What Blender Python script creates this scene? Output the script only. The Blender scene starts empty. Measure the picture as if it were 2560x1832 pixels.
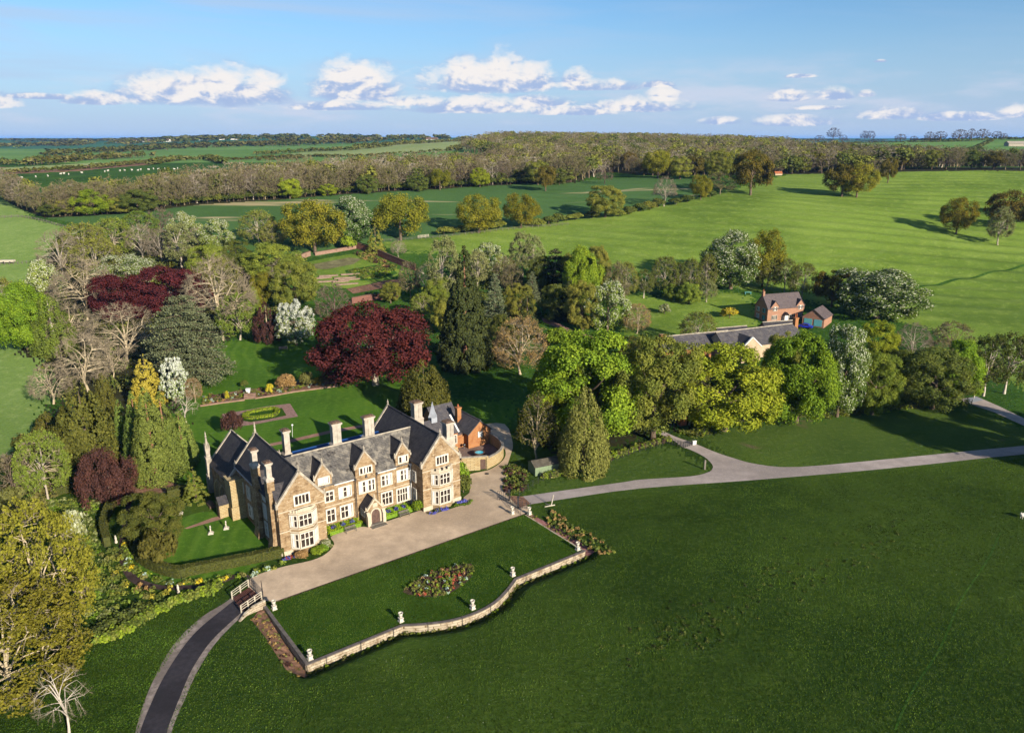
import bpy, bmesh, math, random
import numpy as np
from mathutils import Vector, Matrix

R = math.radians
sc = bpy.context.scene
COL = sc.collection

# ------------------------------------------------------------------ camera
CAM_H, FPX, PITCH = 58.0, 1924.145, R(16.53)
CP, SP = math.cos(PITCH), math.sin(PITCH)
cd = bpy.data.cameras.new('camera')
cam = bpy.data.objects.new('camera', cd)
COL.objects.link(cam)
cam.location = (0, 0, CAM_H)
cam.rotation_euler = (R(90) - PITCH, 0, 0)
cd.sensor_width = 36.0
cd.lens = 36.0 * FPX / 2560.0
cd.clip_start, cd.clip_end = 0.5, 80000
sc.camera = cam

# ------------------------------------------------------------------ light, sky, exposure
SUN_EL = R(21.0)
SUN_AZ = R(141.5)            # clockwise from +Y
sun_dir = Vector((math.sin(SUN_AZ) * math.cos(SUN_EL), math.cos(SUN_AZ) * math.cos(SUN_EL), math.sin(SUN_EL)))
sl = bpy.data.lights.new('sun', 'SUN')
sl.energy = 5.0
sl.angle = R(0.5)
sl.color = (1.0, 0.90, 0.74)
so = bpy.data.objects.new('sun', sl)
COL.objects.link(so)
so.location = (60, -80, 120)
so.rotation_euler = (-sun_dir).to_track_quat('-Z', 'Y').to_euler()

sc.view_settings.view_transform = 'Standard'
sc.view_settings.look = 'None'
sc.view_settings.exposure = 1.1
sc.view_settings.gamma = 1.0
sc.view_settings.use_curve_mapping = False
sc.cycles.max_bounces = 5
sc.cycles.diffuse_bounces = 2
sc.cycles.glossy_bounces = 2
sc.cycles.transmission_bounces = 3
sc.cycles.transparent_max_bounces = 4
sc.cycles.volume_bounces = 0
sc.cycles.use_adaptive_sampling = True
sc.cycles.adaptive_threshold = 0.015
sc.cycles.use_denoising = True
sc.cycles.denoiser = 'OPENIMAGEDENOISE'


class NT:
    """tiny helper for building node trees"""
    def __init__(s, tree):
        s.t = tree
    def n(s, typ, **kw):
        nd = s.t.nodes.new(typ)
        for k, v in kw.items():
            setattr(nd, k, v)
        return nd
    def put(s, sock, v):
        if v is None:
            return
        if hasattr(v, 'is_output'):
            s.t.links.new(v, sock)
        else:
            try:
                sock.default_value = v
            except Exception:
                sock.default_value = (*v, 1.0)
    def m(s, op, a, b=None, c=None, clamp=False):
        nd = s.n('ShaderNodeMath', operation=op, use_clamp=clamp)
        for i, v in enumerate((a, b, c)):
            if v is not None:
                s.put(nd.inputs[i], v)
        return nd.outputs[0]
    def mix(s, fac, a, b, blend='MIX'):
        nd = s.n('ShaderNodeMix', data_type='RGBA', blend_type=blend)
        s.put(nd.inputs[0], fac)
        s.put(nd.inputs[6], a if hasattr(a, 'is_output') else (*a, 1.0))
        s.put(nd.inputs[7], b if hasattr(b, 'is_output') else (*b, 1.0))
        return nd.outputs[2]
    def noise(s, vec, scale, detail=4.0, rough=0.55, dist=0.0):
        nd = s.n('ShaderNodeTexNoise')
        if vec is not None:
            s.put(nd.inputs['Vector'], vec)
        nd.inputs['Scale'].default_value = scale
        nd.inputs['Detail'].default_value = detail
        nd.inputs['Roughness'].default_value = rough
        nd.inputs['Distortion'].default_value = dist
        return nd.outputs['Fac']
    def ramp(s, v, lo, hi, a=0.0, b=1.0, smooth=True):
        nd = s.n('ShaderNodeMapRange', interpolation_type='SMOOTHSTEP' if smooth else 'LINEAR')
        s.put(nd.inputs[0], v)
        for i, q in ((1, lo), (2, hi), (3, a), (4, b)):
            nd.inputs[i].default_value = q
        return nd.outputs[0]
    def xyz(s, x, y, z):
        nd = s.n('ShaderNodeCombineXYZ')
        for i, q in enumerate((x, y, z)):
            s.put(nd.inputs[i], q)
        return nd.outputs[0]
    def sep(s, v):
        nd = s.n('ShaderNodeSeparateXYZ')
        s.put(nd.inputs[0], v)
        return nd.outputs


def px_azel(px, py):
    u, v = px - 1280, py - 916
    d = (u, FPX * CP - v * SP, -(FPX * SP + v * CP))
    return math.atan2(d[0], d[1]), math.atan2(d[2], math.hypot(d[0], d[1]))


# clouds of the day: image column, base row, half width, height (photo pixels) turned into azimuth and elevation
CLOUDS = [(505, 250, 215, 74), (560, 249, 120, 88), (640, 245, 90, 70), (235, 256, 75, 32), (890, 238, 115, 86), (860, 236, 70, 88), (1225, 220, 175, 66), (1160, 218, 70, 72), (1330, 216, 70, 66),
          (1260, 205, 70, 76), (1500, 222, 110, 24), (1440, 214, 40, 46), (1180, 276, 200, 36), (1340, 264, 90, 28), (1600, 274, 140, 32), (1655, 250, 44, 34),
          (1640, 216, 46, 14), (1970, 249, 54, 26), (2082, 244, 54, 30), (2166, 240, 24, 16), (1980, 311, 105, 27), (1800, 308, 56, 18), (2230, 294, 80, 28),
          (2400, 298, 110, 20), (2555, 290, 70, 28), (2050, 273, 70, 10), (2000, 193, 38, 9), (2200, 155, 18, 7), (860, 272, 120, 22), (2700, 292, 90, 40), (1430, 284, 130, 20), (120, 246, 110, 13), (1050, 262, 100, 24), (-120, 262, 160, 40)]

world = bpy.data.worlds.new('World')
sc.world = world
world.use_nodes = True
wt = world.node_tree
wt.nodes.clear()
W = NT(wt)
sky = W.n('ShaderNodeTexSky', sky_type='NISHITA', sun_disc=False)
sky.sun_elevation = SUN_EL
sky.sun_rotation = SUN_AZ
sky.altitude = 100
sky.air_density = 1.0
sky.dust_density = 0.6
sky.ozone_density = 2.2
tc = W.n('ShaderNodeTexCoord')
dx, dy, dz = W.sep(tc.outputs['Generated'])
az = W.m('ARCTAN2', dx, dy)
el = W.m('ARCSINE', dz)
cv = W.xyz(W.m('MULTIPLY', az, 1.0), W.m('MULTIPLY', el, 1.7), 0.31)
f1 = W.noise(cv, 26.0, 7.0, 0.58, 0.3)
cv2 = W.xyz(W.m('ADD', az, 0.004), W.m('ADD', W.m('MULTIPLY', el, 1.7), -0.008), 0.31)
f2 = W.noise(cv2, 26.0, 7.0, 0.58, 0.3)
lump = W.noise(cv, 60.0, 4.0, 0.6)
best = None
shade = None
for (cx, by, hw, ht) in CLOUDS:
    a0, e0 = px_azel(cx, by)
    a1, _ = px_azel(cx + hw, by)
    _, e1 = px_azel(cx, by - ht)
    wq, hq = (a1 - a0), (e1 - e0)
    X = W.m('MULTIPLY', W.m('SUBTRACT', az, a0), 1.0 / wq)
    E = W.m('MULTIPLY', W.m('SUBTRACT', el, e0), 1.0 / hq)
    Ee = W.m('MAXIMUM', E, W.m('MULTIPLY', E, -4.5))
    q = W.m('SUBTRACT', 1.0, W.m('ADD', W.m('MULTIPLY', X, X), W.m('MULTIPLY', Ee, Ee)))
    best = q if best is None else W.m('MAXIMUM', best, q)
    wgt = W.m('MULTIPLY', W.ramp(q, -0.35, 0.25), E)
    if ht < 30:
        wgt = W.m('MULTIPLY', wgt, 0.5)
    shade = wgt if shade is None else W.m('MAXIMUM', shade, wgt)
nz = W.m('ADD', W.m('MULTIPLY', W.m('SUBTRACT', f1, 0.44), 2.6), W.m('MULTIPLY', W.m('SUBTRACT', lump, 0.5), 0.9))
dens = W.ramp(W.m('ADD', W.m('MAXIMUM', best, -1.5), nz), -0.40, 0.95)
lit = W.m('ADD', W.m('MULTIPLY', shade, 1.0), W.m('ADD', W.m('MULTIPLY', W.m('SUBTRACT', f1, f2), 4.0), W.m('MULTIPLY', W.m('SUBTRACT', lump, 0.5), 0.55)))
# thin high streaks, stronger to the left, and the milky band over the horizon
sv = W.xyz(W.m('ADD', W.m('MULTIPLY', az, 1.3), W.m('MULTIPLY', el, 3.0)), W.m('MULTIPLY', el, 9.0), 0.7)
streak = W.ramp(W.noise(sv, 3.2, 5.0, 0.5, 0.6), 0.40, 0.78)
left = W.ramp(az, 0.55, -0.6)
SKYK = 0.056
tint = W.mix(1.0, sky.outputs[0], (0.62, 0.92, 1.20), 'MULTIPLY')


def KC(*c):                      # colours given at display scale, the Background strength divides out
    return tuple(q / 2.144 / SKYK for q in c)



veil = W.m('MULTIPLY', W.m('ADD', W.m('MULTIPLY', streak, 0.62), 0.10), W.m('ADD', W.m('MULTIPLY', left, 0.75), 0.22))
band = W.ramp(el, 0.17, -0.03, 0.0, 0.9)
SK1 = W.mix(W.m('MAXIMUM', veil, 0.0), tint, KC(0.50, 0.62, 0.81))
SK2 = W.mix(band, SK1, KC(0.47, 0.60, 0.85))
lowb = W.m('MULTIPLY', W.ramp(W.noise(W.xyz(W.m('MULTIPLY', az, 1.0), W.m('MULTIPLY', el, 5.0), 0.9), 7.0, 5.0, 0.55), 0.45, 0.72), W.m('MULTIPLY', W.ramp(el, 0.0, 0.03), W.ramp(el, 0.11, 0.04)))
SK3 = W.mix(W.m('MULTIPLY', lowb, 0.75), SK2, KC(0.66, 0.70, 0.84))
ccol = W.mix(W.ramp(lit, -0.15, 0.60), KC(0.40, 0.52, 0.77), KC(0.93, 0.89, 0.87))
SK4 = W.mix(dens, SK3, ccol)
bg = W.n('ShaderNodeBackground')
W.put(bg.inputs[0], SK4)
bg.inputs[1].default_value = SKYK
wo = W.n('ShaderNodeOutputWorld')
wt.links.new(bg.outputs[0], wo.inputs[0])

# ------------------------------------------------------------------ terrain
A_COLS = [-1.1, -0.64, -0.32, 0.0, 0.32, 0.64, 1.1]
T_ROWS = [
    [(0, 0), (170, 0), (220, 3), (300, 12), (400, 22), (500, 27), (600, 31), (800, 33), (1200, 30), (2500, 34), (5000, 44), (9000, 50), (70000, 50)],
    [(0, 0), (170, 0), (220, 2.5), (270, 8), (340, 16.5), (400, 22), (500, 28), (600, 31.5), (800, 33.5), (1200, 31), (2500, 36), (3600, 46), (5000, 42), (9000, 50), (70000, 50)],
    [(0, 0), (160, 0), (210, 1.0), (250, 4), (300, 10), (340, 17), (400, 24), (450, 29.5), (600, 34), (900, 34), (1300, 38.5), (2000, 42), (3000, 60), (4200, 52), (6000, 46), (9000, 50), (70000, 50)],
    [(0, 0), (160, 0), (200, 0.5), (250, 4), (300, 10), (340, 17), (400, 24), (450, 29), (600, 35), (800, 41), (1000, 48), (1200, 53), (1600, 50), (3000, 58), (5000, 46), (9000, 49), (70000, 50)],
    [(0, 0), (170, 0), (205, 0.5), (250, 3.5), (300, 10), (350, 19), (420, 28.5), (470, 32.5), (520, 35), (600, 36), (800, 41), (1000, 46), (1300, 49), (1600, 45), (3000, 40), (9000, 48), (70000, 50)],
    [(0, 0), (190, 0), (230, 1.5), (280, 6), (330, 13.5), (380, 21.5), (430, 29), (480, 34.5), (530, 37.6), (570, 37.8), (680, 33), (850, 39), (1100, 47), (1450, 55), (1700, 56), (2300, 46), (9000, 48), (70000, 50)],
    [(0, 0), (190, 0), (230, 1.5), (280, 6), (330, 13), (380, 20), (430, 28), (480, 34), (530, 38), (580, 39), (680, 36), (850, 40), (1100, 48), (1450, 56), (1700, 57), (2300, 48), (9000, 48), (70000, 50)],
]


def pchip(xs, ys, x):
    xs, ys = np.asarray(xs, float), np.asarray(ys, float)
    h = np.diff(xs)
    d = np.diff(ys) / h
    m = np.zeros(len(xs))
    for i in range(1, len(xs) - 1):
        if d[i - 1] * d[i] > 0:
            w1, w2 = 2 * h[i] + h[i - 1], h[i] + 2 * h[i - 1]
            m[i] = (w1 + w2) / (w1 / d[i - 1] + w2 / d[i])
    i = np.clip(np.searchsorted(xs, x) - 1, 0, len(xs) - 2)
    t = (x - xs[i]) / h[i]
    return ((2 * t**3 - 3 * t**2 + 1) * ys[i] + (t**3 - 2 * t**2 + t) * h[i] * m[i] + (-2 * t**3 + 3 * t**2) * ys[i + 1] + (t**3 - t**2) * h[i] * m[i + 1])


def sstep(lo, hi, x):
    t = np.clip((np.asarray(x, float) - lo) / (hi - lo), 0, 1)
    return t * t * (3 - 2 * t)


# the manor's own frame: x along the front, y into the house
TH = R(53.46)
MX0, MY0 = -33.192, 98.729
EX = np.array([math.sin(TH), math.cos(TH)])
EY = np.array([-math.cos(TH), math.sin(TH)])


def L(x, y):
    return (MX0 + x * EX[0] + y * EY[0], MY0 + x * EX[1] + y * EY[1])


HAHA = [(-6.3, -10.5), (-6.3, -24.75), (6, -24.75), (8.6, -26.3), (11.7, -27.6), (14.9, -28.0), (18, -27.6), (21, -26.3), (23.6, -24.75), (36.15, -24.75), (36.15, -10.5)]
HX, HY = [p[0] for p in HAHA[1:-1]], [p[1] for p in HAHA[1:-1]]


def ground(x, y):
    x = np.asarray(x, float)
    y = np.asarray(y, float)
    shp = np.broadcast(x, y).shape
    x, y = np.broadcast_to(x, shp).ravel(), np.broadcast_to(y, shp).ravel()
    yy = np.clip(y, 5.0, 69000)
    a = np.clip(x / np.maximum(yy, 60), -1.1, 1.1)
    rows = np.array([pchip([p[0] for p in r], [p[1] for p in r], yy) for r in T_ROWS])
    A = np.array(A_COLS)
    i = np.clip(np.searchsorted(A, a) - 1, 0, len(A) - 2)
    t = (a - A[i]) / (A[i + 1] - A[i])
    t = t * t * (3 - 2 * t)
    k = np.arange(len(a))
    z = rows[i, k] * (1 - t) + rows[i + 1, k] * t
    # the park drops about a metre in front of the terrace
    lx = (x - MX0) * EX[0] + (y - MY0) * EX[1]
    ly = (x - MX0) * EY[0] + (y - MY0) * EY[1]
    k_ = np.where((lx > -16) & (lx < 46) & (ly > -40) & (ly < -6))[0]
    if len(k_):
        qx, qy = lx[k_], ly[k_]
        dm = np.full(len(k_), 99.0)
        for (x0, y0), (x1, y1) in zip(HAHA[:-1], HAHA[1:]):
            ux, uy = x1 - x0, y1 - y0
            t_ = np.clip(((qx - x0) * ux + (qy - y0) * uy) / (ux * ux + uy * uy), 0, 1)
            dm = np.minimum(dm, np.hypot(qx - x0 - ux * t_, qy - y0 - uy * t_))
        ins = (qx > -6.3) & (qx < 36.15) & (qy > np.interp(qx, HX, HY)) & (qy < -10)
        front = sstep(-8.0, -21.0, qy)
        D = np.where(ins, 0.9, 1.05 * (1 - sstep(0.5, 2.7, dm)) * (0.12 + 0.88 * front))
        z[k_] -= D
    # gentle unevenness of the pasture and far country
    far = sstep(150, 320, y)
    z = z + far * (0.5 * np.sin(x * 0.021 + y * 0.013) * np.sin(y * 0.017 - x * 0.008 + 1.0))
    # ridge and furrow and soft swells in the hill pasture
    pst = sstep(235, 290, y) * (1 - sstep(500, 540, y)) * sstep(-40, 40, x - 0.02 * y)
    wv = x * 0.16 + y * 0.52 + 3.2 * np.sin(x * 0.013 + 0.6) + 1.6 * np.sin(y * 0.021 - x * 0.017)
    z = z + pst * (0.42 * np.sin(wv) * (0.35 + 0.65 * sstep(-0.3, 0.6, np.sin(x * 0.019 - y * 0.011 + 1.2))) + 0.9 * np.sin(x * 0.030 + y * 0.026 + 0.5 * np.sin(y * 0.02)))
    vf = sstep(900, 2200, y)
    z = z + vf * 5.0 * (np.sin(x * 0.0031 + 0.6) * np.sin(y * 0.0021 + x * 0.0011)) * (1 - 0.8 * sstep(5000, 12000, y))
    return z.reshape(shp)


def gz(x, y):
    return float(ground(np.array([x]), np.array([y]))[0])


def slope_of(py):
    v = py - 916
    return (FPX * SP + v * CP) / (FPX * CP - v * SP)


def at(px, py, off=0.0):
    """ground point seen in the photograph at column px, row py"""
    u, v = px - 1280, py - 916
    fw = FPX * CP - v * SP
    s = (FPX * SP + v * CP) / fw
    ys = 40 * (1.004 ** np.arange(1700))
    xs = ys * u / fw
    zr = CAM_H - s * ys
    d = zr - ground(xs, ys) - off
    k = np.argmax(d < 0)
    if d[k] >= 0:
        k = len(ys) - 1
    y0, y1 = ys[max(k - 1, 0)], ys[k]
    for _ in range(25):
        ym = 0.5 * (y0 + y1)
        if CAM_H - s * ym - gz(ym * u / fw, ym) - off > 0:
            y0 = ym
        else:
            y1 = ym
    return (ym * u / fw, ym, CAM_H - s * ym)


def flat_px(px, py, z=0.0):
    y = (CAM_H - z) / slope_of(py)
    u, v = px - 1280, py - 916
    return (y * u / (FPX * CP - v * SP), y)


def depth_of(y, z):
    return y * CP - (z - CAM_H) * SP


# ------------------------------------------------------------------ mesh helpers
class MB:
    """collects shapes, builds them as ONE mesh object"""
    def __init__(s):
        s.v, s.f, s.mi, s.cur = [], [], [], 0
    def add(s, vs, fs):
        o = len(s.v)
        s.v += [tuple(map(float, q)) for q in vs]
        for f in fs:
            s.f.append([i + o for i in f])
            s.mi.append(s.cur)
        return s
    def box(s, x0, x1, y0, y1, z0, z1):
        if x0 > x1: x0, x1 = x1, x0
        if y0 > y1: y0, y1 = y1, y0
        if z0 > z1: z0, z1 = z1, z0
        return s.add([(x0, y0, z0), (x1, y0, z0), (x1, y1, z0), (x0, y1, z0), (x0, y0, z1), (x1, y0, z1), (x1, y1, z1), (x0, y1, z1)],
                     [(0, 3, 2, 1), (4, 5, 6, 7), (0, 1, 5, 4), (1, 2, 6, 5), (2, 3, 7, 6), (3, 0, 4, 7)])
    def hexa(s, p):
        """8 corners, first four one face, last four the opposite"""
        return s.add(p, [(0, 3, 2, 1), (4, 5, 6, 7), (0, 1, 5, 4), (1, 2, 6, 5), (2, 3, 7, 6), (3, 0, 4, 7)])
    def slab(s, q, th):
        a, b, c = [Vector(t) for t in q[:3]]
        n = (b - a).cross(c - a).normalized()
        if n.z < 0: n = -n
        return s.hexa([tuple(Vector(t) - n * th) for t in q] + [tuple(t) for t in q])
    def prism(s, poly, d):
        """planar polygon (3-D points) extruded by vector d"""
        n = len(poly)
        d = Vector(d)
        vs = [tuple(p) for p in poly] + [tuple(Vector(p) + d) for p in poly]
        return s.add(vs, [tuple(range(n))[::-1], tuple(range(n, 2 * n))] + [(i, (i + 1) % n, n + (i + 1) % n, n + i) for i in range(n)])
    def face(s, pts):
        return s.add(pts, [tuple(range(len(pts)))])
    def tube(s, pts, rad, n=6, cap=True):
        pts = [Vector(p) for p in pts]
        if not hasattr(rad, '__len__'): rad = [rad] * len(pts)
        vs, fs = [], []
        for i, p in enumerate(pts):
            t = (pts[min(i + 1, len(pts) - 1)] - pts[max(i - 1, 0)]).normalized()
            a = t.cross(Vector((0, 0, 1)))
            if a.length < 1e-3: a = Vector((1, 0, 0))
            a.normalize()
            b = t.cross(a)
            for k in range(n):
                q = 2 * math.pi * k / n
                vs.append(p + (a * math.cos(q) + b * math.sin(q)) * rad[i])
        for i in range(len(pts) - 1):
            for k in range(n):
                fs.append((i * n + k, i * n + (k + 1) % n, (i + 1) * n + (k + 1) % n, (i + 1) * n + k))
        if cap:
            fs.append(tuple(range(n))[::-1])
            fs.append(tuple(range((len(pts) - 1) * n, len(pts) * n)))
        return s.add(vs, fs)
    def lathe(s, prof, cx=0, cy=0, n=12):
        vs, fs = [], []
        for r, z in prof:
            for k in range(n):
                q = 2 * math.pi * k / n
                vs.append((cx + r * math.cos(q), cy + r * math.sin(q), z))
        m = len(prof)
        for i in range(m - 1):
            for k in range(n):
                fs.append((i * n + k, i * n + (k + 1) % n, (i + 1) * n + (k + 1) % n, (i + 1) * n + k))
        fs.append(tuple(range(n))[::-1])
        fs.append(tuple(range((m - 1) * n, m * n)))
        return s.add(vs, fs)
    def build(s, name, mats, parent=None, loc=None, rz=0.0):
        me = bpy.data.meshes.new(name)
        me.from_pydata(s.v, [], s.f)
        if not isinstance(mats, (list, tuple)): mats = [mats]
        for m in mats: me.materials.append(m)
        if len(mats) > 1:
            me.polygons.foreach_set('material_index', s.mi)
        bm = bmesh.new()
        bm.from_mesh(me)
        bmesh.ops.recalc_face_normals(bm, faces=bm.faces)
        bm.to_mesh(me)
        bm.free()
        return link(name, me, parent, loc, rz)


def link(name, me, parent=None, loc=None, rz=0.0):
    o = bpy.data.objects.new(name, me)
    COL.objects.link(o)
    if parent is not None: o.parent = parent
    if loc is not None: o.location = loc
    o.rotation_euler.z = rz
    return o


def tag(o, label=None, cat=None, group=None, kind=None):
    if label: o['label'] = label
    if cat: o['category'] = cat
    if group: o['group'] = group
    if kind: o['kind'] = kind
    return o


def thing(name, label, cat, loc=(0, 0, 0), rz=0.0, group=None):
    o = link(name, None, None, loc, rz)
    o.empty_display_size = 0.5
    return tag(o, label, cat, group)


def mesh_np(name, V, groups, mats=(), smooth=False):
    """groups: list of (faces (n,k) int array, material index or array)"""
    me = bpy.data.meshes.new(name)
    V = np.asarray(V, np.float32)
    groups = [(np.asarray(f, np.int32), m) for f, m in groups if len(f)]
    nl = sum(f.size for f, _ in groups)
    nf = sum(len(f) for f, _ in groups)
    me.vertices.add(len(V))
    me.vertices.foreach_set('co', V.ravel())
    me.loops.add(nl)
    me.loops.foreach_set('vertex_index', np.concatenate([f.ravel() for f, _ in groups]))
    me.polygons.add(nf)
    ls = np.concatenate([np.full(len(f), f.shape[1], np.int32) for f, _ in groups])
    start = np.concatenate([[0], np.cumsum(ls)[:-1]]).astype(np.int32)
    me.polygons.foreach_set('loop_start', start)
    for m in mats: me.materials.append(m)
    mi = np.concatenate([np.broadcast_to(np.asarray(m, np.int32), (len(f),)) for f, m in groups]).astype(np.int32)
    if len(mats) > 1:
        me.polygons.foreach_set('material_index', mi)
    me.polygons.foreach_set('use_smooth', np.full(nf, smooth, bool))
    me.update(calc_edges=True)
    return me


def copy_thing(src, name=None):
    r = src.copy()
    COL.objects.link(r)
    for ch in list(src.children):
        c = ch.copy()
        COL.objects.link(c)
        c.parent = r
        for g in list(ch.children):
            d = g.copy()
            COL.objects.link(d)
            d.parent = c
    return r


# ------------------------------------------------------------------ materials
MATS = {}


def newmat(name):
    m = bpy.data.materials.new(name)
    m.use_nodes = True
    m.node_tree.nodes.clear()
    t = NT(m.node_tree)
    MATS[name] = m
    return m, t


def finish(t, col, rough=0.9, bump=None, bstr=0.3, bdist=0.1, spec=0.2, metal=0.0, emis=None):
    p = t.n('ShaderNodeBsdfPrincipled')
    t.put(p.inputs['Base Color'], col if hasattr(col, 'is_output') else (*col, 1))
    t.put(p.inputs['Roughness'], rough)
    p.inputs['Specular IOR Level'].default_value = spec
    p.inputs['Metallic'].default_value = metal
    if bump is not None:
        b = t.n('ShaderNodeBump')
        b.inputs['Strength'].default_value = bstr
        b.inputs['Distance'].default_value = bdist
        t.put(b.inputs['Height'], bump)
        t.t.links.new(b.outputs[0], p.inputs['Normal'])
    o = t.n('ShaderNodeOutputMaterial')
    t.t.links.new(p.outputs[0], o.inputs[0])


def pos(t):
    return t.n('ShaderNodeNewGeometry').outputs['Position']


def objco(t):
    return t.n('ShaderNodeTexCoord').outputs['Object']


def plain(name, c, rough=0.8, var=0.25, scale=3.0, spec=0.2, metal=0.0):
    m, t = newmat(name)
    n = t.noise(objco(t), scale, 5, 0.6)
    lo = tuple(q * (1 - var) for q in c)
    hi = tuple(min(1, q * (1 + var)) for q in c)
    finish(t, t.mix(t.ramp(n, 0.3, 0.7), lo, hi), rough, n, 0.15, 0.05, spec, metal)
    return m


def grassmat(name, dark, mid, light, big=0.02, clump=0.5, dist=0.25, bstr=0.6, bare=None, streak=None, flecks=0.0):
    m, t = newmat(name)
    P = pos(t)
    n1 = t.noise(P, big, 5, 0.6, 0.4)
    n2 = t.noise(P, clump, 6, 0.7, 0.1)
    n3 = t.noise(P, clump * 6, 4, 0.6)
    n0 = t.noise(P, big * 5, 6, 0.65, 0.2)
    c = t.mix(t.ramp(n1, 0.36, 0.64), dark, mid)
    c = t.mix(t.m('MULTIPLY', t.ramp(n2, 0.47, 0.72), 0.6), c, light)
    c = t.mix(t.m('MULTIPLY', t.ramp(n0, 0.55, 0.8), 0.45), c, light)
    c = t.mix(t.m('MULTIPLY', t.ramp(n3, 0.55, 0.35), 0.35), c, tuple(q * 0.45 for q in dark))
    h = t.m('ADD', t.m('MULTIPLY', n2, 1.0), t.m('MULTIPLY', n3, 0.35))
    if streak is not None:
        sx, sy, sc_ = streak
        x, y, z = t.sep(P)
        wv = t.m('ADD', t.m('MULTIPLY', x, sx), t.m('MULTIPLY', y, sy))
        wv = t.m('ADD', wv, t.m('MULTIPLY', t.noise(P, 0.012, 3), 22.0))
        s = t.m('SINE', t.m('MULTIPLY', wv, sc_))
        h = t.m('ADD', h, t.m('MULTIPLY', s, t.ramp(t.noise(P, 0.012, 2), 0.4, 0.65, 0.0, 0.55)))
        c = t.mix(t.m('MULTIPLY', t.m('MULTIPLY', t.ramp(s, -0.2, 1.0), t.ramp(t.noise(P, 0.03, 3), 0.4, 0.6)), 0.25), c, light)
    if bare is not None:
        sx_, sy_, _ = bare[1]
        px0, py0, _z = t.sep(P)
        c = t.mix(t.m('MULTIPLY', t.ramp(t.noise(t.xyz(t.m('MULTIPLY', px0, sx_), t.m('MULTIPLY', py0, sy_), 0.4), 1.0, 4, 0.6, 0.3), bare[2], bare[2] + 0.07), 0.8), c, bare[0])
    if flecks > 0:
        v = t.n('ShaderNodeTexVoronoi')
        t.put(v.inputs['Vector'], P)
        v.inputs['Scale'].default_value = 1.1
        fl = t.m('MULTIPLY', t.ramp(v.outputs['Distance'], 0.10, 0.05), t.ramp(n1, 0.45, 0.6))
        c = t.mix(t.m('MULTIPLY', fl, flecks), c, (0.5, 0.52, 0.35))
    finish(t, c, 0.95, h, bstr, dist, 0.05)
    return m


M_FIELD = grassmat('park_grass', (0.018, 0.041, 0.005), (0.045, 0.080, 0.010), (0.088, 0.122, 0.021), 0.022, 1.3, 0.35, 1.0, flecks=0.4)
M_PADDOCK = grassmat('paddock_grass', (0.040, 0.074, 0.011), (0.062, 0.102, 0.016), (0.105, 0.135, 0.030), 0.03, 0.9, 0.35, 0.9, bare=((0.10, 0.08, 0.045), (0.055, 0.05, 0.0), 0.635))
M_PASTURE = grassmat('hill_grass', (0.082, 0.135, 0.017), (0.142, 0.212, 0.030), (0.21, 0.27, 0.058), 0.014, 0.35, 0.5, 0.6, streak=(0.30, 0.95, 0.45))
M_LEFTF = grassmat('meadow_grass', (0.125, 0.195, 0.042), (0.175, 0.255, 0.062), (0.27, 0.33, 0.11), 0.012, 0.3, 0.3, 0.4)
M_LAWN = grassmat('lawn_grass', (0.022, 0.055, 0.005), (0.034, 0.076, 0.007), (0.062, 0.108, 0.014), 0.06, 1.6, 0.15, 0.7)
M_BACKLAWN = grassmat('garden_grass', (0.042, 0.100, 0.009), (0.062, 0.135, 0.012), (0.12, 0.19, 0.026), 0.05, 0.9, 0.15, 0.5, streak=(1.0, 0.25, 2.4))
M_ROUGH = grassmat('rough_grass', (0.022, 0.062, 0.008), (0.042, 0.10, 0.012), (0.10, 0.16, 0.030), 0.05, 0.8, 0.5, 1.0)
M_CROP = grassmat('crop_green', (0.048, 0.098, 0.026), (0.060, 0.120, 0.033), (0.075, 0.135, 0.040), 0.012, 0.4, 0.2, 0.3, bare=((0.34, 0.27, 0.15), (0.006, 0.055, 0.0), 0.59))
M_FARF = grassmat('far_field_green', (0.085, 0.17, 0.035), (0.125, 0.22, 0.050), (0.17, 0.25, 0.075), 0.004, 0.05, 0.3, 0.2)
M_VALLEY = grassmat('valley_green', (0.030, 0.085, 0.050), (0.045, 0.125, 0.065), (0.07, 0.14, 0.06), 0.0015, 0.012, 0.3, 0.1)
M_PALE = grassmat('pale_field', (0.20, 0.25, 0.085), (0.25, 0.29, 0.11), (0.31, 0.32, 0.14), 0.004, 0.05, 0.3, 0.2)
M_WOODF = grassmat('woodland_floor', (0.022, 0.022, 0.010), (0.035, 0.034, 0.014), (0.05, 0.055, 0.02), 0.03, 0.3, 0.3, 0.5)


def soil(name, c, sc_=0.6, var=0.35):
    m, t = newmat(name)
    P = pos(t)
    n = t.noise(P, sc_, 6, 0.65)
    n2 = t.noise(P, sc_ * 0.12, 4, 0.6)
    q = t.mix(t.ramp(n, 0.3, 0.7), tuple(k * (1 - var) for k in c), tuple(k * (1 + var) for k in c))
    q = t.mix(t.m('MULTIPLY', t.ramp(n2, 0.42, 0.62), 0.75), q, tuple(k * 0.62 for k in c))
    q = t.mix(t.m('MULTIPLY', t.ramp(t.noise(P, sc_ * 6, 3, 0.6), 0.5, 0.7), 0.25), q, tuple(k * 1.4 for k in c))
    finish(t, q, 0.95, n, 0.5, 0.1, 0.05)
    return m


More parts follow.
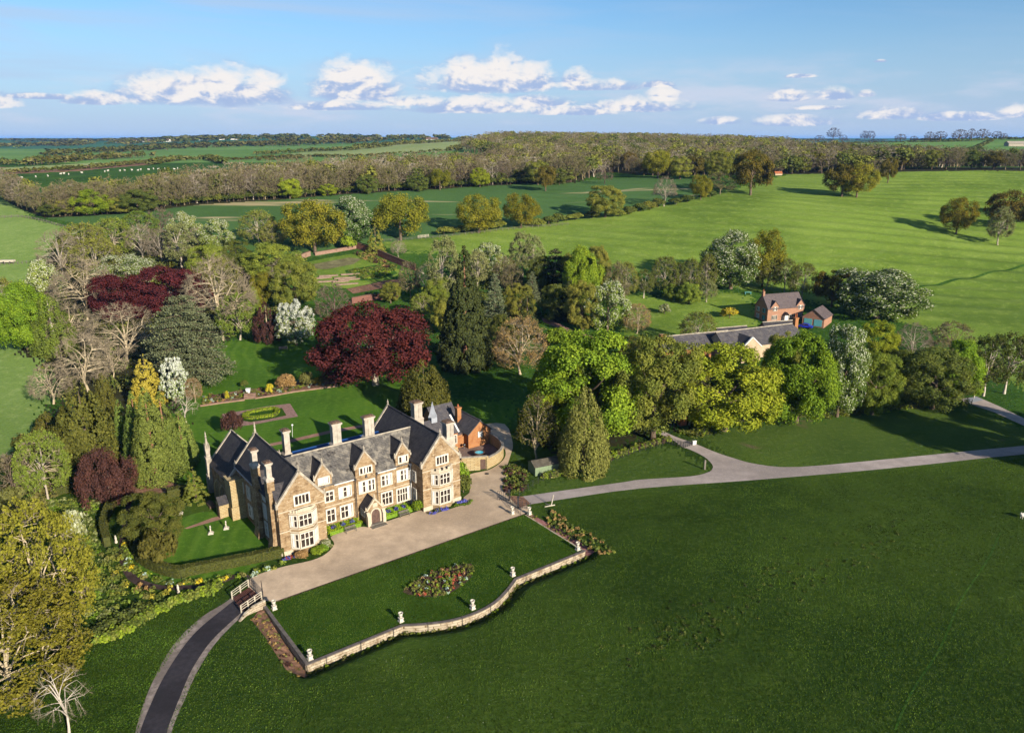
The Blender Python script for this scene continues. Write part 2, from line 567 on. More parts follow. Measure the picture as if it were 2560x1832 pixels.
M_PLOUGH = soil('ploughed_soil', (0.22, 0.125, 0.075), 0.05)
M_SOIL = soil('bed_soil', (0.075, 0.045, 0.035), 1.2, 0.5)
M_MULCH = soil('bark_mulch', (0.17, 0.095, 0.062), 1.8, 0.5)
M_GRAVEL = soil('gravel', (0.43, 0.325, 0.225), 0.5, 0.16)
M_TRACK = soil('track_gravel', (0.30, 0.255, 0.235), 0.35, 0.15)
M_TARMAC = soil('tarmac', (0.034, 0.031, 0.036), 1.5, 0.2)
M_VERGE = soil('drive_edging', (0.20, 0.165, 0.145), 1.4, 0.4)
M_PATH = soil('earth_path', (0.05, 0.034, 0.03), 1.0, 0.4)
M_PATIO = soil('patio_stone', (0.17, 0.12, 0.10), 1.0, 0.2)
M_FLAG = soil('flagstone_path', (0.28, 0.16, 0.12), 1.0, 0.25)


def masonry(name, cols, bw, bh, mortar, msize=0.02, vert=True, blotch=0.5, rough=0.9, bstr=0.4, diag=True):
    """coursed stone or brick; courses follow z, columns follow x+y"""
    m, t = newmat(name)
    O = objco(t)
    x, y, z = t.sep(O)
    vec = t.xyz(t.m('ADD', x, y), z, 0.0)
    b = t.n('ShaderNodeTexBrick')
    t.put(b.inputs['Vector'], vec)
    b.inputs['Scale'].default_value = 1.0
    b.inputs['Brick Width'].default_value = bw
    b.inputs['Row Height'].default_value = bh
    b.inputs['Mortar Size'].default_value = msize
    b.inputs['Mortar Smooth'].default_value = 0.3
    b.inputs['Bias'].default_value = 0.0
    b.inputs['Color1'].default_value = (*cols[0], 1)
    b.inputs['Color2'].default_value = (*cols[1], 1)
    b.inputs['Mortar'].default_value = (*mortar, 1)
    n = t.noise(O, 0.9, 5, 0.65)
    n2 = t.noise(t.xyz(t.m('MULTIPLY', t.m('ADD', x, y), 1.0), t.m('MULTIPLY', z, 2.2), 0.0), 1.7, 5, 0.75, 0.2)
    c = t.mix(t.m('MULTIPLY', t.ramp(n, 0.45, 0.68), blotch), b.outputs[0], cols[2])
    c = t.mix(t.m('MULTIPLY', t.ramp(n2, 0.52, 0.75), blotch * 0.9), c, cols[3])
    h = t.m('ADD', t.m('MULTIPLY', b.outputs[1], -1.0), t.m('MULTIPLY', n2, 0.6))
    finish(t, c, rough, h, bstr, 0.05, 0.1)
    return m


M_STONE = masonry('ironstone_wall', ((0.20, 0.128, 0.066), (0.275, 0.20, 0.118), (0.105, 0.062, 0.030), (0.46, 0.385, 0.275)), 0.75, 0.28, (0.22, 0.16, 0.098), 0.02, blotch=1.0)
M_GOLD = masonry('golden_stone_wall', ((0.30, 0.22, 0.11), (0.35, 0.28, 0.155), (0.24, 0.16, 0.07), (0.42, 0.35, 0.22)), 0.6, 0.25, (0.17, 0.125, 0.07), 0.03, blotch=0.5)
M_BRICK = masonry('orange_brick_wall', ((0.26, 0.105, 0.038), (0.31, 0.14, 0.055), (0.19, 0.065, 0.026), (0.36, 0.20, 0.105)), 0.46, 0.16, (0.26, 0.16, 0.09), 0.015, blotch=0.6)
M_PINKBRICK = masonry('pink_brick_wall', ((0.25, 0.125, 0.075), (0.29, 0.155, 0.10), (0.20, 0.095, 0.055), (0.33, 0.21, 0.145)), 0.46, 0.16, (0.28, 0.19, 0.14), 0.015, blotch=0.4)
M_GARDENBRICK = masonry('garden_brick_wall', ((0.13, 0.052, 0.040), (0.17, 0.075, 0.055), (0.10, 0.042, 0.032), (0.22, 0.13, 0.09)), 0.5, 0.2, (0.17, 0.10, 0.08), 0.02, blotch=0.6)
M_BORDERW = masonry('border_wall', ((0.20, 0.12, 0.085), (0.25, 0.16, 0.115), (0.13, 0.075, 0.05), (0.30, 0.22, 0.17)), 0.5, 0.2, (0.19, 0.13, 0.10), 0.02, blotch=0.7)
M_TERWALL = masonry('lichened_wall', ((0.30, 0.245, 0.175), (0.36, 0.31, 0.23), (0.10, 0.062, 0.030), (0.44, 0.40, 0.32)), 0.9, 0.32, (0.12, 0.085, 0.045), 0.03, blotch=0.85)
M_CREAM = masonry('cream_stone_wall', ((0.36, 0.27, 0.18), (0.41, 0.32, 0.22), (0.30, 0.20, 0.12), (0.45, 0.37, 0.28)), 0.6, 0.25, (0.28, 0.20, 0.13), 0.02, blotch=0.4)


def slate(name, c0, c1, lichen, spot, amt=0.6, row=0.28):
    m, t = newmat(name)
    O = objco(t)
    x, y, z = t.sep(O)
    vec = t.xyz(t.m('ADD', x, y), t.m('MULTIPLY', z, 1.35), 0.0)
    b = t.n('ShaderNodeTexBrick')
    t.put(b.inputs['Vector'], vec)
    b.inputs['Scale'].default_value = 1.0
    b.inputs['Brick Width'].default_value = 0.42
    b.inputs['Row Height'].default_value = row
    b.inputs['Mortar Size'].default_value = 0.018
    b.inputs['Color1'].default_value = (*c0, 1)
    b.inputs['Color2'].default_value = (*c1, 1)
    b.inputs['Mortar'].default_value = (*[q * 0.45 for q in c0], 1)
    n = t.noise(O, 0.8, 6, 0.72, 0.3)
    n2 = t.noise(O, 1.15, 3, 0.5)
    st = t.noise(t.xyz(t.m('MULTIPLY', t.m('ADD', x, y), 3.0), t.m('MULTIPLY', z, 0.5), 0.2), 1.0, 4, 0.6)
    c = t.mix(t.m('MULTIPLY', t.ramp(n, 0.45, 0.66), amt), b.outputs[0], lichen)
    c = t.mix(t.m('MULTIPLY', t.ramp(n2, 0.60, 0.68), 0.75), c, spot)
    c = t.mix(t.m('MULTIPLY', t.ramp(st, 0.5, 0.8), 0.35), c, lichen)
    finish(t, c, 0.75, t.m('ADD', t.m('MULTIPLY', b.outputs[1], -1.0), n), 0.35, 0.04, 0.14)
    return m


M_SLATE = slate('lichened_slate', (0.062, 0.057, 0.053), (0.098, 0.090, 0.082), (0.20, 0.178, 0.145), (0.018, 0.015, 0.014), 0.8)
M_SLATE2 = slate('dark_slate', (0.030, 0.029, 0.033), (0.044, 0.041, 0.046), (0.070, 0.060, 0.055), (0.018, 0.017, 0.02), 0.45)
M_SLATE3 = slate('grey_slate', (0.050, 0.047, 0.053), (0.068, 0.063, 0.069), (0.115, 0.104, 0.095), (0.03, 0.027, 0.03), 0.5)
M_ASHLAR = plain('ashlar_trim', (0.36, 0.305, 0.225), 0.85, 0.14, 1.6)
M_COPE = plain('coping_stone', (0.27, 0.235, 0.185), 0.85, 0.3, 1.2)
M_CHIM = plain('chimney_stone', (0.30, 0.262, 0.215), 0.85, 0.2, 1.3)
M_MULL = plain('painted_mullion', (0.47, 0.43, 0.36), 0.7, 0.08, 2.0)
M_WHITE = plain('white_paint', (0.52, 0.51, 0.485), 0.5, 0.04, 2.0)
M_LEAD = plain('lead_sheet', (0.24, 0.255, 0.285), 0.45, 0.15, 1.0, 0.4)
M_FLASH = plain('white_flashing', (0.52, 0.52, 0.52), 0.5, 0.08, 1.0, 0.3)
M_IRON = plain('black_iron', (0.022, 0.021, 0.023), 0.5, 0.2, 4.0, 0.4)
M_OAK = plain('oak_door', (0.075, 0.045, 0.035), 0.6, 0.3, 4.0)
M_TIMBER = plain('pale_timber', (0.37, 0.33, 0.255), 0.75, 0.2, 3.0)
M_BENCH = plain('weathered_wood', (0.12, 0.105, 0.085), 0.8, 0.3, 4.0)
M_FELT = plain('roofing_felt', (0.075, 0.065, 0.05), 0.9, 0.3, 1.0)
M_GREENP = plain('green_paint', (0.13, 0.17, 0.10), 0.7, 0.15, 2.0)
M_URN = plain('carved_stone', (0.42, 0.38, 0.31), 0.85, 0.18, 4.0)
M_TERRA = plain('terracotta', (0.26, 0.085, 0.035), 0.8, 0.2, 3.0)
M_BLUEG = plain('blue_glaze', (0.02, 0.03, 0.30), 0.3, 0.2, 3.0, 0.5)
M_WATER = plain('tub_water', (0.05, 0.42, 0.55), 0.08, 0.12, 4.0, 0.5)
M_CAR = plain('blue_car_paint', (0.012, 0.02, 0.28), 0.3, 0.1, 1.0, 0.5)
M_RUBBER = plain('black_rubber', (0.02, 0.02, 0.02), 0.8, 0.1, 3.0)
M_WOOL = plain('sheep_wool', (0.50, 0.47, 0.40), 0.95, 0.1, 4.0)
M_RUST = plain('rust_red_bars', (0.12, 0.045, 0.035), 0.8, 0.3, 4.0)
M_TEAL = plain('teal_paint', (0.10, 0.30, 0.31), 0.6, 0.1, 2.0)
M_SKYREFL = plain('sky_reflection_roof', (0.008, 0.040, 0.14), 0.5, 0.15, 1.0, 0.4)  # blue of the sky reflected on shaded lead, painted into the base colour


def glassmat():
    m, t = newmat('window_glass')
    n = t.noise(objco(t), 1.3, 2)
    finish(t, t.mix(t.ramp(n, 0.4, 0.6), (0.016, 0.011, 0.010), (0.045, 0.034, 0.028)), 0.12, None, spec=0.5)
    return m


M_GLASS = glassmat()


def leafmat(name, c0, c1, trans=0.28, hue=0.06):
    m, t = newmat(name)
    g = t.n('ShaderNodeNewGeometry').outputs['Random Per Island']
    oi = t.n('ShaderNodeObjectInfo').outputs['Random']
    c = t.mix(t.ramp(g, 0.0, 1.0, smooth=False), c0, c1)
    hs = t.n('ShaderNodeHueSaturation')
    t.put(hs.inputs['Color'], c)
    t.put(hs.inputs['Hue'], t.m('ADD', t.m('MULTIPLY', oi, hue * 0.5), 0.5 - hue * 0.25))
    t.put(hs.inputs['Value'], t.m('ADD', t.m('MULTIPLY', t.m('FRACT', t.m('MULTIPLY', oi, 7.3)), 0.3), 0.86))
    d = t.n('ShaderNodeBsdfDiffuse')
    t.put(d.inputs[0], hs.outputs[0])
    tr = t.n('ShaderNodeBsdfTranslucent')
    t.put(tr.inputs[0], t.mix(1.0, hs.outputs[0], (1.15, 1.1, 0.55), 'MULTIPLY'))
    mx = t.n('ShaderNodeMixShader')
    mx.inputs[0].default_value = trans
    t.t.links.new(d.outputs[0], mx.inputs[1])
    t.t.links.new(tr.outputs[0], mx.inputs[2])
    o = t.n('ShaderNodeOutputMaterial')
    t.t.links.new(mx.outputs[0], o.inputs[0])
    return m


LEAF = dict(
    sycamore=leafmat('sycamore_leaf', (0.085, 0.135, 0.012), (0.20, 0.275, 0.026)),
    maple=leafmat('maple_leaf', (0.120, 0.165, 0.014), (0.250, 0.295, 0.028)),
    lime=leafmat('lime_leaf', (0.10, 0.14, 0.020), (0.20, 0.25, 0.042)),
    chestnut=leafmat('chestnut_leaf', (0.045, 0.085, 0.016), (0.105, 0.165, 0.030)),
    oak=leafmat('oak_leaf', (0.105, 0.108, 0.013), (0.205, 0.195, 0.025)),
    darkoak=leafmat('dark_oak_leaf', (0.069, 0.063, 0.015), (0.138, 0.110, 0.023)),
    olive=leafmat('olive_leaf', (0.115, 0.130, 0.022), (0.215, 0.225, 0.046)),
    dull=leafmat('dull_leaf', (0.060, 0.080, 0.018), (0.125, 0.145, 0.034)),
    copper=leafmat('copper_leaf', (0.035, 0.010, 0.010), (0.100, 0.026, 0.026), 0.2, 0.03),
    purple=leafmat('purple_leaf', (0.040, 0.018, 0.016), (0.085, 0.042, 0.034), 0.2, 0.03),
    blossom=leafmat('white_blossom', (0.26, 0.28, 0.17), (0.42, 0.43, 0.31), 0.15, 0.0),
    pureblossom=leafmat('bright_blossom', (0.35, 0.365, 0.32), (0.55, 0.56, 0.49), 0.15, 0.0),
    yew=leafmat('yew_leaf', (0.041, 0.044, 0.010), (0.096, 0.091, 0.020), 0.12),
    cypress=leafmat('cypress_leaf', (0.070, 0.100, 0.020), (0.165, 0.205, 0.045), 0.12),
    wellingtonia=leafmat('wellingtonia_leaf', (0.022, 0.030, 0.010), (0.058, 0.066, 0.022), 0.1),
    cedar=leafmat('cedar_leaf', (0.069, 0.090, 0.045), (0.164, 0.185, 0.095), 0.1),
    gold=leafmat('golden_leaf', (0.210, 0.182, 0.021), (0.350, 0.301, 0.049), 0.2),
    twig=leafmat('twig_leaf', (0.085, 0.085, 0.024), (0.15, 0.145, 0.045), 0.1),
    yellowbud=leafmat('yellow_bud_leaf', (0.115, 0.118, 0.014), (0.225, 0.215, 0.028), 0.25),
    willow=leafmat('willow_leaf', (0.110, 0.118, 0.026), (0.200, 0.198, 0.052), 0.2),
    birch=leafmat('birch_leaf', (0.078, 0.106, 0.017), (0.138, 0.170, 0.032), 0.25),
    pale=leafmat('pale_leaf', (0.154, 0.168, 0.056), (0.238, 0.245, 0.098), 0.2),
    hedge=leafmat('hedge_leaf', (0.032, 0.041, 0.009), (0.078, 0.078, 0.020), 0.1),
    box=leafmat('box_leaf', (0.128, 0.203, 0.011), (0.217, 0.307, 0.022), 0.2),
    tan=leafmat('tan_leaf', (0.195, 0.111, 0.039), (0.312, 0.195, 0.085), 0.15),
    red=leafmat('red_leaf', (0.230, 0.046, 0.028), (0.386, 0.110, 0.064), 0.1),
    blue=leafmat('blue_flower', (0.05, 0.05, 0.22), (0.13, 0.12, 0.42), 0.1),
    yellow=leafmat('yellow_flower', (0.330, 0.240, 0.012), (0.450, 0.360, 0.024), 0.1),
    silver=leafmat('silver_leaf', (0.184, 0.248, 0.193), (0.313, 0.386, 0.313), 0.1),
)

_tone = {}


def tone2(k):
    """a yellower, lighter foliage of the same kind for some of the clumps"""
    if k not in _tone:
        mats = [n for n in LEAF[k].node_tree.nodes if n.type == 'MIX' and n.blend_type == 'MIX']
        a, b = [tuple(mats[0].inputs[i].default_value)[:3] for i in (6, 7)]
        f = (1.28, 1.18, 1.1)
        _tone[k] = leafmat(LEAF[k].name + '_light', tuple(p * q for p, q in zip(a, f)), tuple(p * q for p, q in zip(b, f)))
    return _tone[k]


def barkmat(name, c0, c1):
    m, t = newmat(name)
    oi = t.n('ShaderNodeObjectInfo').outputs['Random']
    n = t.noise(objco(t), 2.0, 4, 0.6)
    c = t.mix(t.ramp(n, 0.3, 0.7), c0, c1)
    c = t.mix(t.m('MULTIPLY', oi, 0.35), c, tuple(0.65 * q for q in c0))
    finish(t, c, 0.95, None, spec=0.05)
    return m


BARK = dict(
    twigs=barkmat('fine_twigs', (0.14, 0.112, 0.075), (0.22, 0.18, 0.125)),
    tan=barkmat('tan_bark', (0.27, 0.215, 0.135), (0.44, 0.365, 0.25)),
    grey=barkmat('grey_bark', (0.24, 0.205, 0.155), (0.36, 0.31, 0.24)),
    brown=barkmat('brown_bark', (0.086, 0.063, 0.043), (0.144, 0.108, 0.076)),
    wood=barkmat('wood_bark', (0.135, 0.108, 0.058), (0.215, 0.175, 0.10)),
    white=barkmat('white_bark', (0.36, 0.31, 0.252), (0.475, 0.418, 0.346)),
    purple=barkmat('purple_bark', (0.086, 0.054, 0.049), (0.144, 0.094, 0.083)),
    red=barkmat('red_bark', (0.187, 0.09, 0.054), (0.259, 0.133, 0.083)),
)

# ------------------------------------------------------------------ ground sheet
def inpoly(x, y, poly):
    x, y = np.asarray(x), np.asarray(y)
    r = np.zeros(x.shape, bool)
    n = len(poly)
    for i in range(n):
        x0, y0 = poly[i][:2]
        x1, y1 = poly[(i + 1) % n][:2]
        c = ((y0 > y) != (y1 > y))
        with np.errstate(divide='ignore', invalid='ignore'):
            xi = (x1 - x0) * (y - y0) / (y1 - y0 if y1 != y0 else 1e-9) + x0
        r ^= c & (x < xi)
    return r


def pxpoly(pts):
    return [at(*p)[:2] for p in pts]


AX = np.concatenate([np.linspace(-3.2, -0.82, 50)[:-1], np.linspace(-0.82, 0.82, 620), np.linspace(0.82, 3.2, 50)[1:]])
YS = [-60.0, -20.0, 10.0, 30.0]
while YS[-1] < 27500:
    YS.append(YS[-1] * (1.0042 if 225 < YS[-1] < 545 else 1.009 if YS[-1] < 1500 else 1.03) + 0.02)
YS = np.array(YS)
gx = np.outer(np.maximum(YS, 110.0) * 0 + np.where(YS < 110, 60 + YS * 0.4545, YS), AX)
gx[YS < 110] = np.outer((60 + 0.4545 * YS[YS < 110]), AX)
gy = np.repeat(YS[:, None], len(AX), 1)
gzv = ground(gx, gy)
ni, nj = gx.shape
V = np.stack([gx, gy, gzv], -1).reshape(-1, 3)
idx = np.arange(ni * nj).reshape(ni, nj)
Fq = np.stack([idx[:-1, :-1], idx[:-1, 1:], idx[1:, 1:], idx[1:, :-1]], -1).reshape(-1, 4)
cxm = V[Fq].mean(1)
fx, fy = cxm[:, 0], cxm[:, 1]
fa = fx / np.maximum(fy, 60)
mi = np.zeros(len(Fq), int)
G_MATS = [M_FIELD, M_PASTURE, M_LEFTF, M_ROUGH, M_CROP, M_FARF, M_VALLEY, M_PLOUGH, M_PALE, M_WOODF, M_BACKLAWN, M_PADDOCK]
mi[fy > 150] = 3
mi[fy > 800] = 5
mi[fy > 1900] = 6


ZJ = np.random.default_rng(1).normal(0, 1.3, (2, len(Fq)))      # ragged edges between one kind of grass and the next


def zone(pts, k, ymax=1e9):
    q = ZJ * {4: .25, 7: .25, 8: .25, 5: .25}.get(k, 1.0)
    mi[inpoly(fx + q[0], fy + q[1], pxpoly(pts)) & (fy < ymax)] = k


# park pasture on the right (climbs to the wood), from the tree belt up to the far hedge
zone([(940, 605), (1100, 590), (1310, 560), (1500, 535), (1650, 512), (1760, 492), (1830, 475), (1900, 452), (1990, 434), (2150, 427), (2400, 423), (2700, 428), (3100, 440), (3100, 900), (2600, 1000), (2430, 880), (2320, 820), (2060, 760), (1850, 720), (1600, 680), (1400, 640), (1200, 640), (1000, 630)], 1)
# teal crop field
zone([(330, 530), (480, 512), (640, 500), (800, 488), (950, 478), (1100, 470), (1240, 460), (1400, 458), (1620, 444), (1740, 443), (1770, 470), (1740, 498), (1650, 515), (1500, 538), (1310, 564), (1100, 592), (960, 606), (800, 640), (600, 640), (440, 600), (200, 560), (120, 545)], 4)
# meadows at the far left
zone([(-700, 1160), (-700, 540), (-100, 500), (30, 498), (80, 545), (200, 575), (170, 600), (140, 700), (120, 1000), (60, 1150)], 2)
# distant fields above the long wood
zone([(-600, 430), (-200, 420), (180, 417), (360, 400), (392, 396), (380, 412), (200, 428), (-100, 440), (-600, 450)], 7)
zone([(-600, 412), (-100, 428), (190, 410), (250, 406), (258, 410), (100, 424), (-600, 436)], 8)
zone([(940, 362), (1230, 352), (1240, 368), (1100, 380), (760, 392), (700, 388)], 8)
# wood floors
EDGE = [(10, 500), (50, 522), (112, 545), (200, 541), (300, 535), (400, 524), (500, 512), (600, 506), (700, 500), (800, 491), (900, 484), (1000, 478), (1100, 473), (1200, 466), (1280, 462), (1340, 460), (1400, 459), (1440, 457)]
FK = np.interp([p[0] for p in EDGE], [0, 112, 400, 640, 1000, 1450], [1.04, 1.07, 1.12, 1.17, 1.25, 1.33])
_p = pxpoly(EDGE)
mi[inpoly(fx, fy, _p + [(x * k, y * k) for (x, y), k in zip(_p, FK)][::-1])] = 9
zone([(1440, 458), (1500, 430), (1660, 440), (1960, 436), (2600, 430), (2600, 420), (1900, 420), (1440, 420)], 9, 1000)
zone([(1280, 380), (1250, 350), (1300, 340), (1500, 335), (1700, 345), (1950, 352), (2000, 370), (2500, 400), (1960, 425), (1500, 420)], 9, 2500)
zone([(1740, 1095), (1850, 1060), (2000, 1050), (2400, 1008), (2460, 1020), (2700, 1130), (2560, 1126), (2234, 1155), (1950, 1178), (1840, 1160)], 11)
zone([(1300, 1245), (1350, 1208), (1470, 1172), (1670, 1110), (1790, 1180), (1730, 1200), (1560, 1215)], 11)
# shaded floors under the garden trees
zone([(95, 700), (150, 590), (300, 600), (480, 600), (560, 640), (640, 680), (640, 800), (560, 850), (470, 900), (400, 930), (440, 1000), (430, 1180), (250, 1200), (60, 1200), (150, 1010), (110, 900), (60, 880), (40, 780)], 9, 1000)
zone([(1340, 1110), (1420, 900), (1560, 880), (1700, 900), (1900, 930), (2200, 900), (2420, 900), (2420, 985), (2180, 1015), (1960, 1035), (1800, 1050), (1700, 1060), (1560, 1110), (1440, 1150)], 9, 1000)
# lawn of the back garden
zone([(430, 1180), (440, 1000), (470, 900), (560, 852), (700, 850), (900, 860), (1060, 1000), (1300, 1000), (1280, 1060), (1230, 1070), (1100, 1120), (900, 1200), (600, 1250)], 10)
zone([(1540, 730), (1640, 745), (1780, 725), (1880, 740), (1900, 830), (1640, 850), (1560, 835), (1520, 780)], 1)
me = mesh_np('ground', V, [(Fq, mi)], G_MATS, smooth=True)
tag(link('ground', me), kind='structure')


def sheet(name, pts, mat, off=0.03, step=None, flat=None, kind='structure', parent=None):
    """a surface laid on the ground along a polygon of world points"""
    bm = bmesh.new()
    vs = [bm.verts.new((p[0], p[1], 0)) for p in pts]
    f = bm.faces.new(vs)
    bmesh.ops.triangulate(bm, faces=[f])
    if step:
        xs = [p[0] for p in pts]
        ys = [p[1] for p in pts]
        for ax, lo, hi in ((0, min(xs), max(xs)), (1, min(ys), max(ys))):
            k = math.ceil((hi - lo) / step)
            for i in range(1, k):
                c = lo + (hi - lo) * i / k
                co = (c, 0, 0) if ax == 0 else (0, c, 0)
                no = (1, 0, 0) if ax == 0 else (0, 1, 0)
                bmesh.ops.bisect_plane(bm, geom=bm.verts[:] + bm.edges[:] + bm.faces[:], plane_co=co, plane_no=no)
    bm.verts.ensure_lookup_table()
    co = np.array([v.co[:] for v in bm.verts])
    z = ground(co[:, 0], co[:, 1]) if flat is None else np.full(len(co), flat)
    for v, q in zip(bm.verts, z): v.co.z = q + off
    bmesh.ops.recalc_face_normals(bm, faces=bm.faces)
    for f in bm.faces:
        if f.normal.z < 0: f.normal_flip()
    me = bpy.data.meshes.new(name)
    bm.to_mesh(me)
    bm.free()
    me.materials.append(mat)
    o = link(name, me, parent)
    if kind: o['kind'] = kind
    return o


def smooth(pts, k=4, closed=False):
    """Catmull-Rom through the points"""
    n = len(pts)
    out = []
    rng_ = range(n) if closed else range(n - 1)
    for i in rng_:
        if closed:
            p = [pts[(i + j) % n] for j in (-1, 0, 1, 2)]
        else:
            p = [pts[max(i - 1, 0)], pts[i], pts[i + 1], pts[min(i + 2, n - 1)]]
        for s in range(k):
            t = s / k
            out.append(tuple(0.5 * ((2 * b) + (c - a) * t + (2 * a - 5 * b + 4 * c - d) * t * t + (-a + 3 * b - 3 * c + d) * t**3) for a, b, c, d in zip(*p)))
    if not closed: out.append(tuple(pts[-1]))
    return out


def strip(name, left, right, mat, off=0.03, flat=None):
    """a road or path as one band of faces between its two edges"""
    def resample(P, n):
        P = np.array(P)
        t = np.concatenate([[0], np.cumsum(np.hypot(*np.diff(P, axis=0).T))])
        q = np.linspace(0, t[-1], n)
        return np.column_stack([np.interp(q, t, P[:, 0]), np.interp(q, t, P[:, 1])])
    n = 60
    A, B = resample(left, n), resample(right, n)
    ks = np.linspace(0, 1, 5)
    G = A[:, None] * (1 - ks)[None, :, None] + B[:, None] * ks[None, :, None]
    z = ground(G[..., 0], G[..., 1]) + off if flat is None else np.full(G.shape[:2], flat + off)
    i = np.arange(n * 5).reshape(n, 5)
    F = np.stack([i[:-1, :-1], i[:-1, 1:], i[1:, 1:], i[1:, :-1]], -1).reshape(-1, 4)
    v = np.dstack([G, z]).reshape(-1, 3)
    e1, e2 = v[F[0, 1]] - v[F[0, 0]], v[F[0, 3]] - v[F[0, 0]]
    if np.cross(e1, e2)[2] < 0: F = F[:, ::-1]
    return tag(link(name, mesh_np(name, v, [(F, 0)], [mat])), kind='structure')


# ------------------------------------------------------------------ foliage
def cards(C, N, S, rng, asp=1.0):
    """leaf-sized quads at C facing N"""
    n = len(C)
    N = N / (np.linalg.norm(N, axis=1, keepdims=True) + 1e-9)
    r = rng.normal(size=(n, 3))
    U = np.cross(N, r)
    U /= np.linalg.norm(U, axis=1, keepdims=True) + 1e-9
    Wv = np.cross(N, U)
    s = (np.broadcast_to(S, (n,)) * 0.5)[:, None]
    bend = N * s * 0.35
    V = np.stack([C - U * s * asp, C - Wv * s + bend, C + U * s * asp, C + Wv * s + bend], 1).reshape(-1, 3)
    F = np.arange(4 * n).reshape(n, 4)
    return V, F


def sph(n, rng, zmin=-1.0):
    z = rng.uniform(zmin, 1, n)
    a = rng.uniform(0, 2 * math.pi, n)
    r = np.sqrt(np.maximum(0, 1 - z * z))
    return np.stack([r * np.cos(a), r * np.sin(a), z], 1)


def join(parts):
    V, G, o = [], [], 0
    for v, fs in parts:
        V.append(v)
        for f, m in fs: G.append((f + o, m))
        o += len(v)
    return np.concatenate(V), G


def tubes_np(paths, sides):
    Vs, Fs, o = [], [], 0
    for P, rad in paths:
        P = np.asarray(P, float)
        k = len(P)
        T = np.gradient(P, axis=0)
        T /= np.linalg.norm(T, axis=1, keepdims=True) + 1e-9
        a = np.cross(T, [0.13, 0.21, 1.0])
        a /= np.linalg.norm(a, axis=1, keepdims=True) + 1e-9
        b = np.cross(T, a)
        q = np.arange(sides) * 2 * math.pi / sides
        rr = np.asarray(rad)[:, None, None]
        Q = P[:, None] + (a[:, None] * np.cos(q)[None, :, None] + b[:, None] * np.sin(q)[None, :, None]) * rr
        Vs.append(Q.reshape(-1, 3))
        i = np.arange(k - 1)[:, None] * sides
        j = np.arange(sides)[None]
        f = np.stack([i + j, i + (j + 1) % sides, i + sides + (j + 1) % sides, i + sides + j], -1).reshape(-1, 4)
        Fs.append(f + o)
        o += k * sides
    return np.concatenate(Vs), np.concatenate(Fs)


def bez(p0, p1, p2, k=5):
    t = np.linspace(0, 1, k)[:, None]
    return (1 - t)**2 * p0 + 2 * t * (1 - t) * p1 + t * t * p2


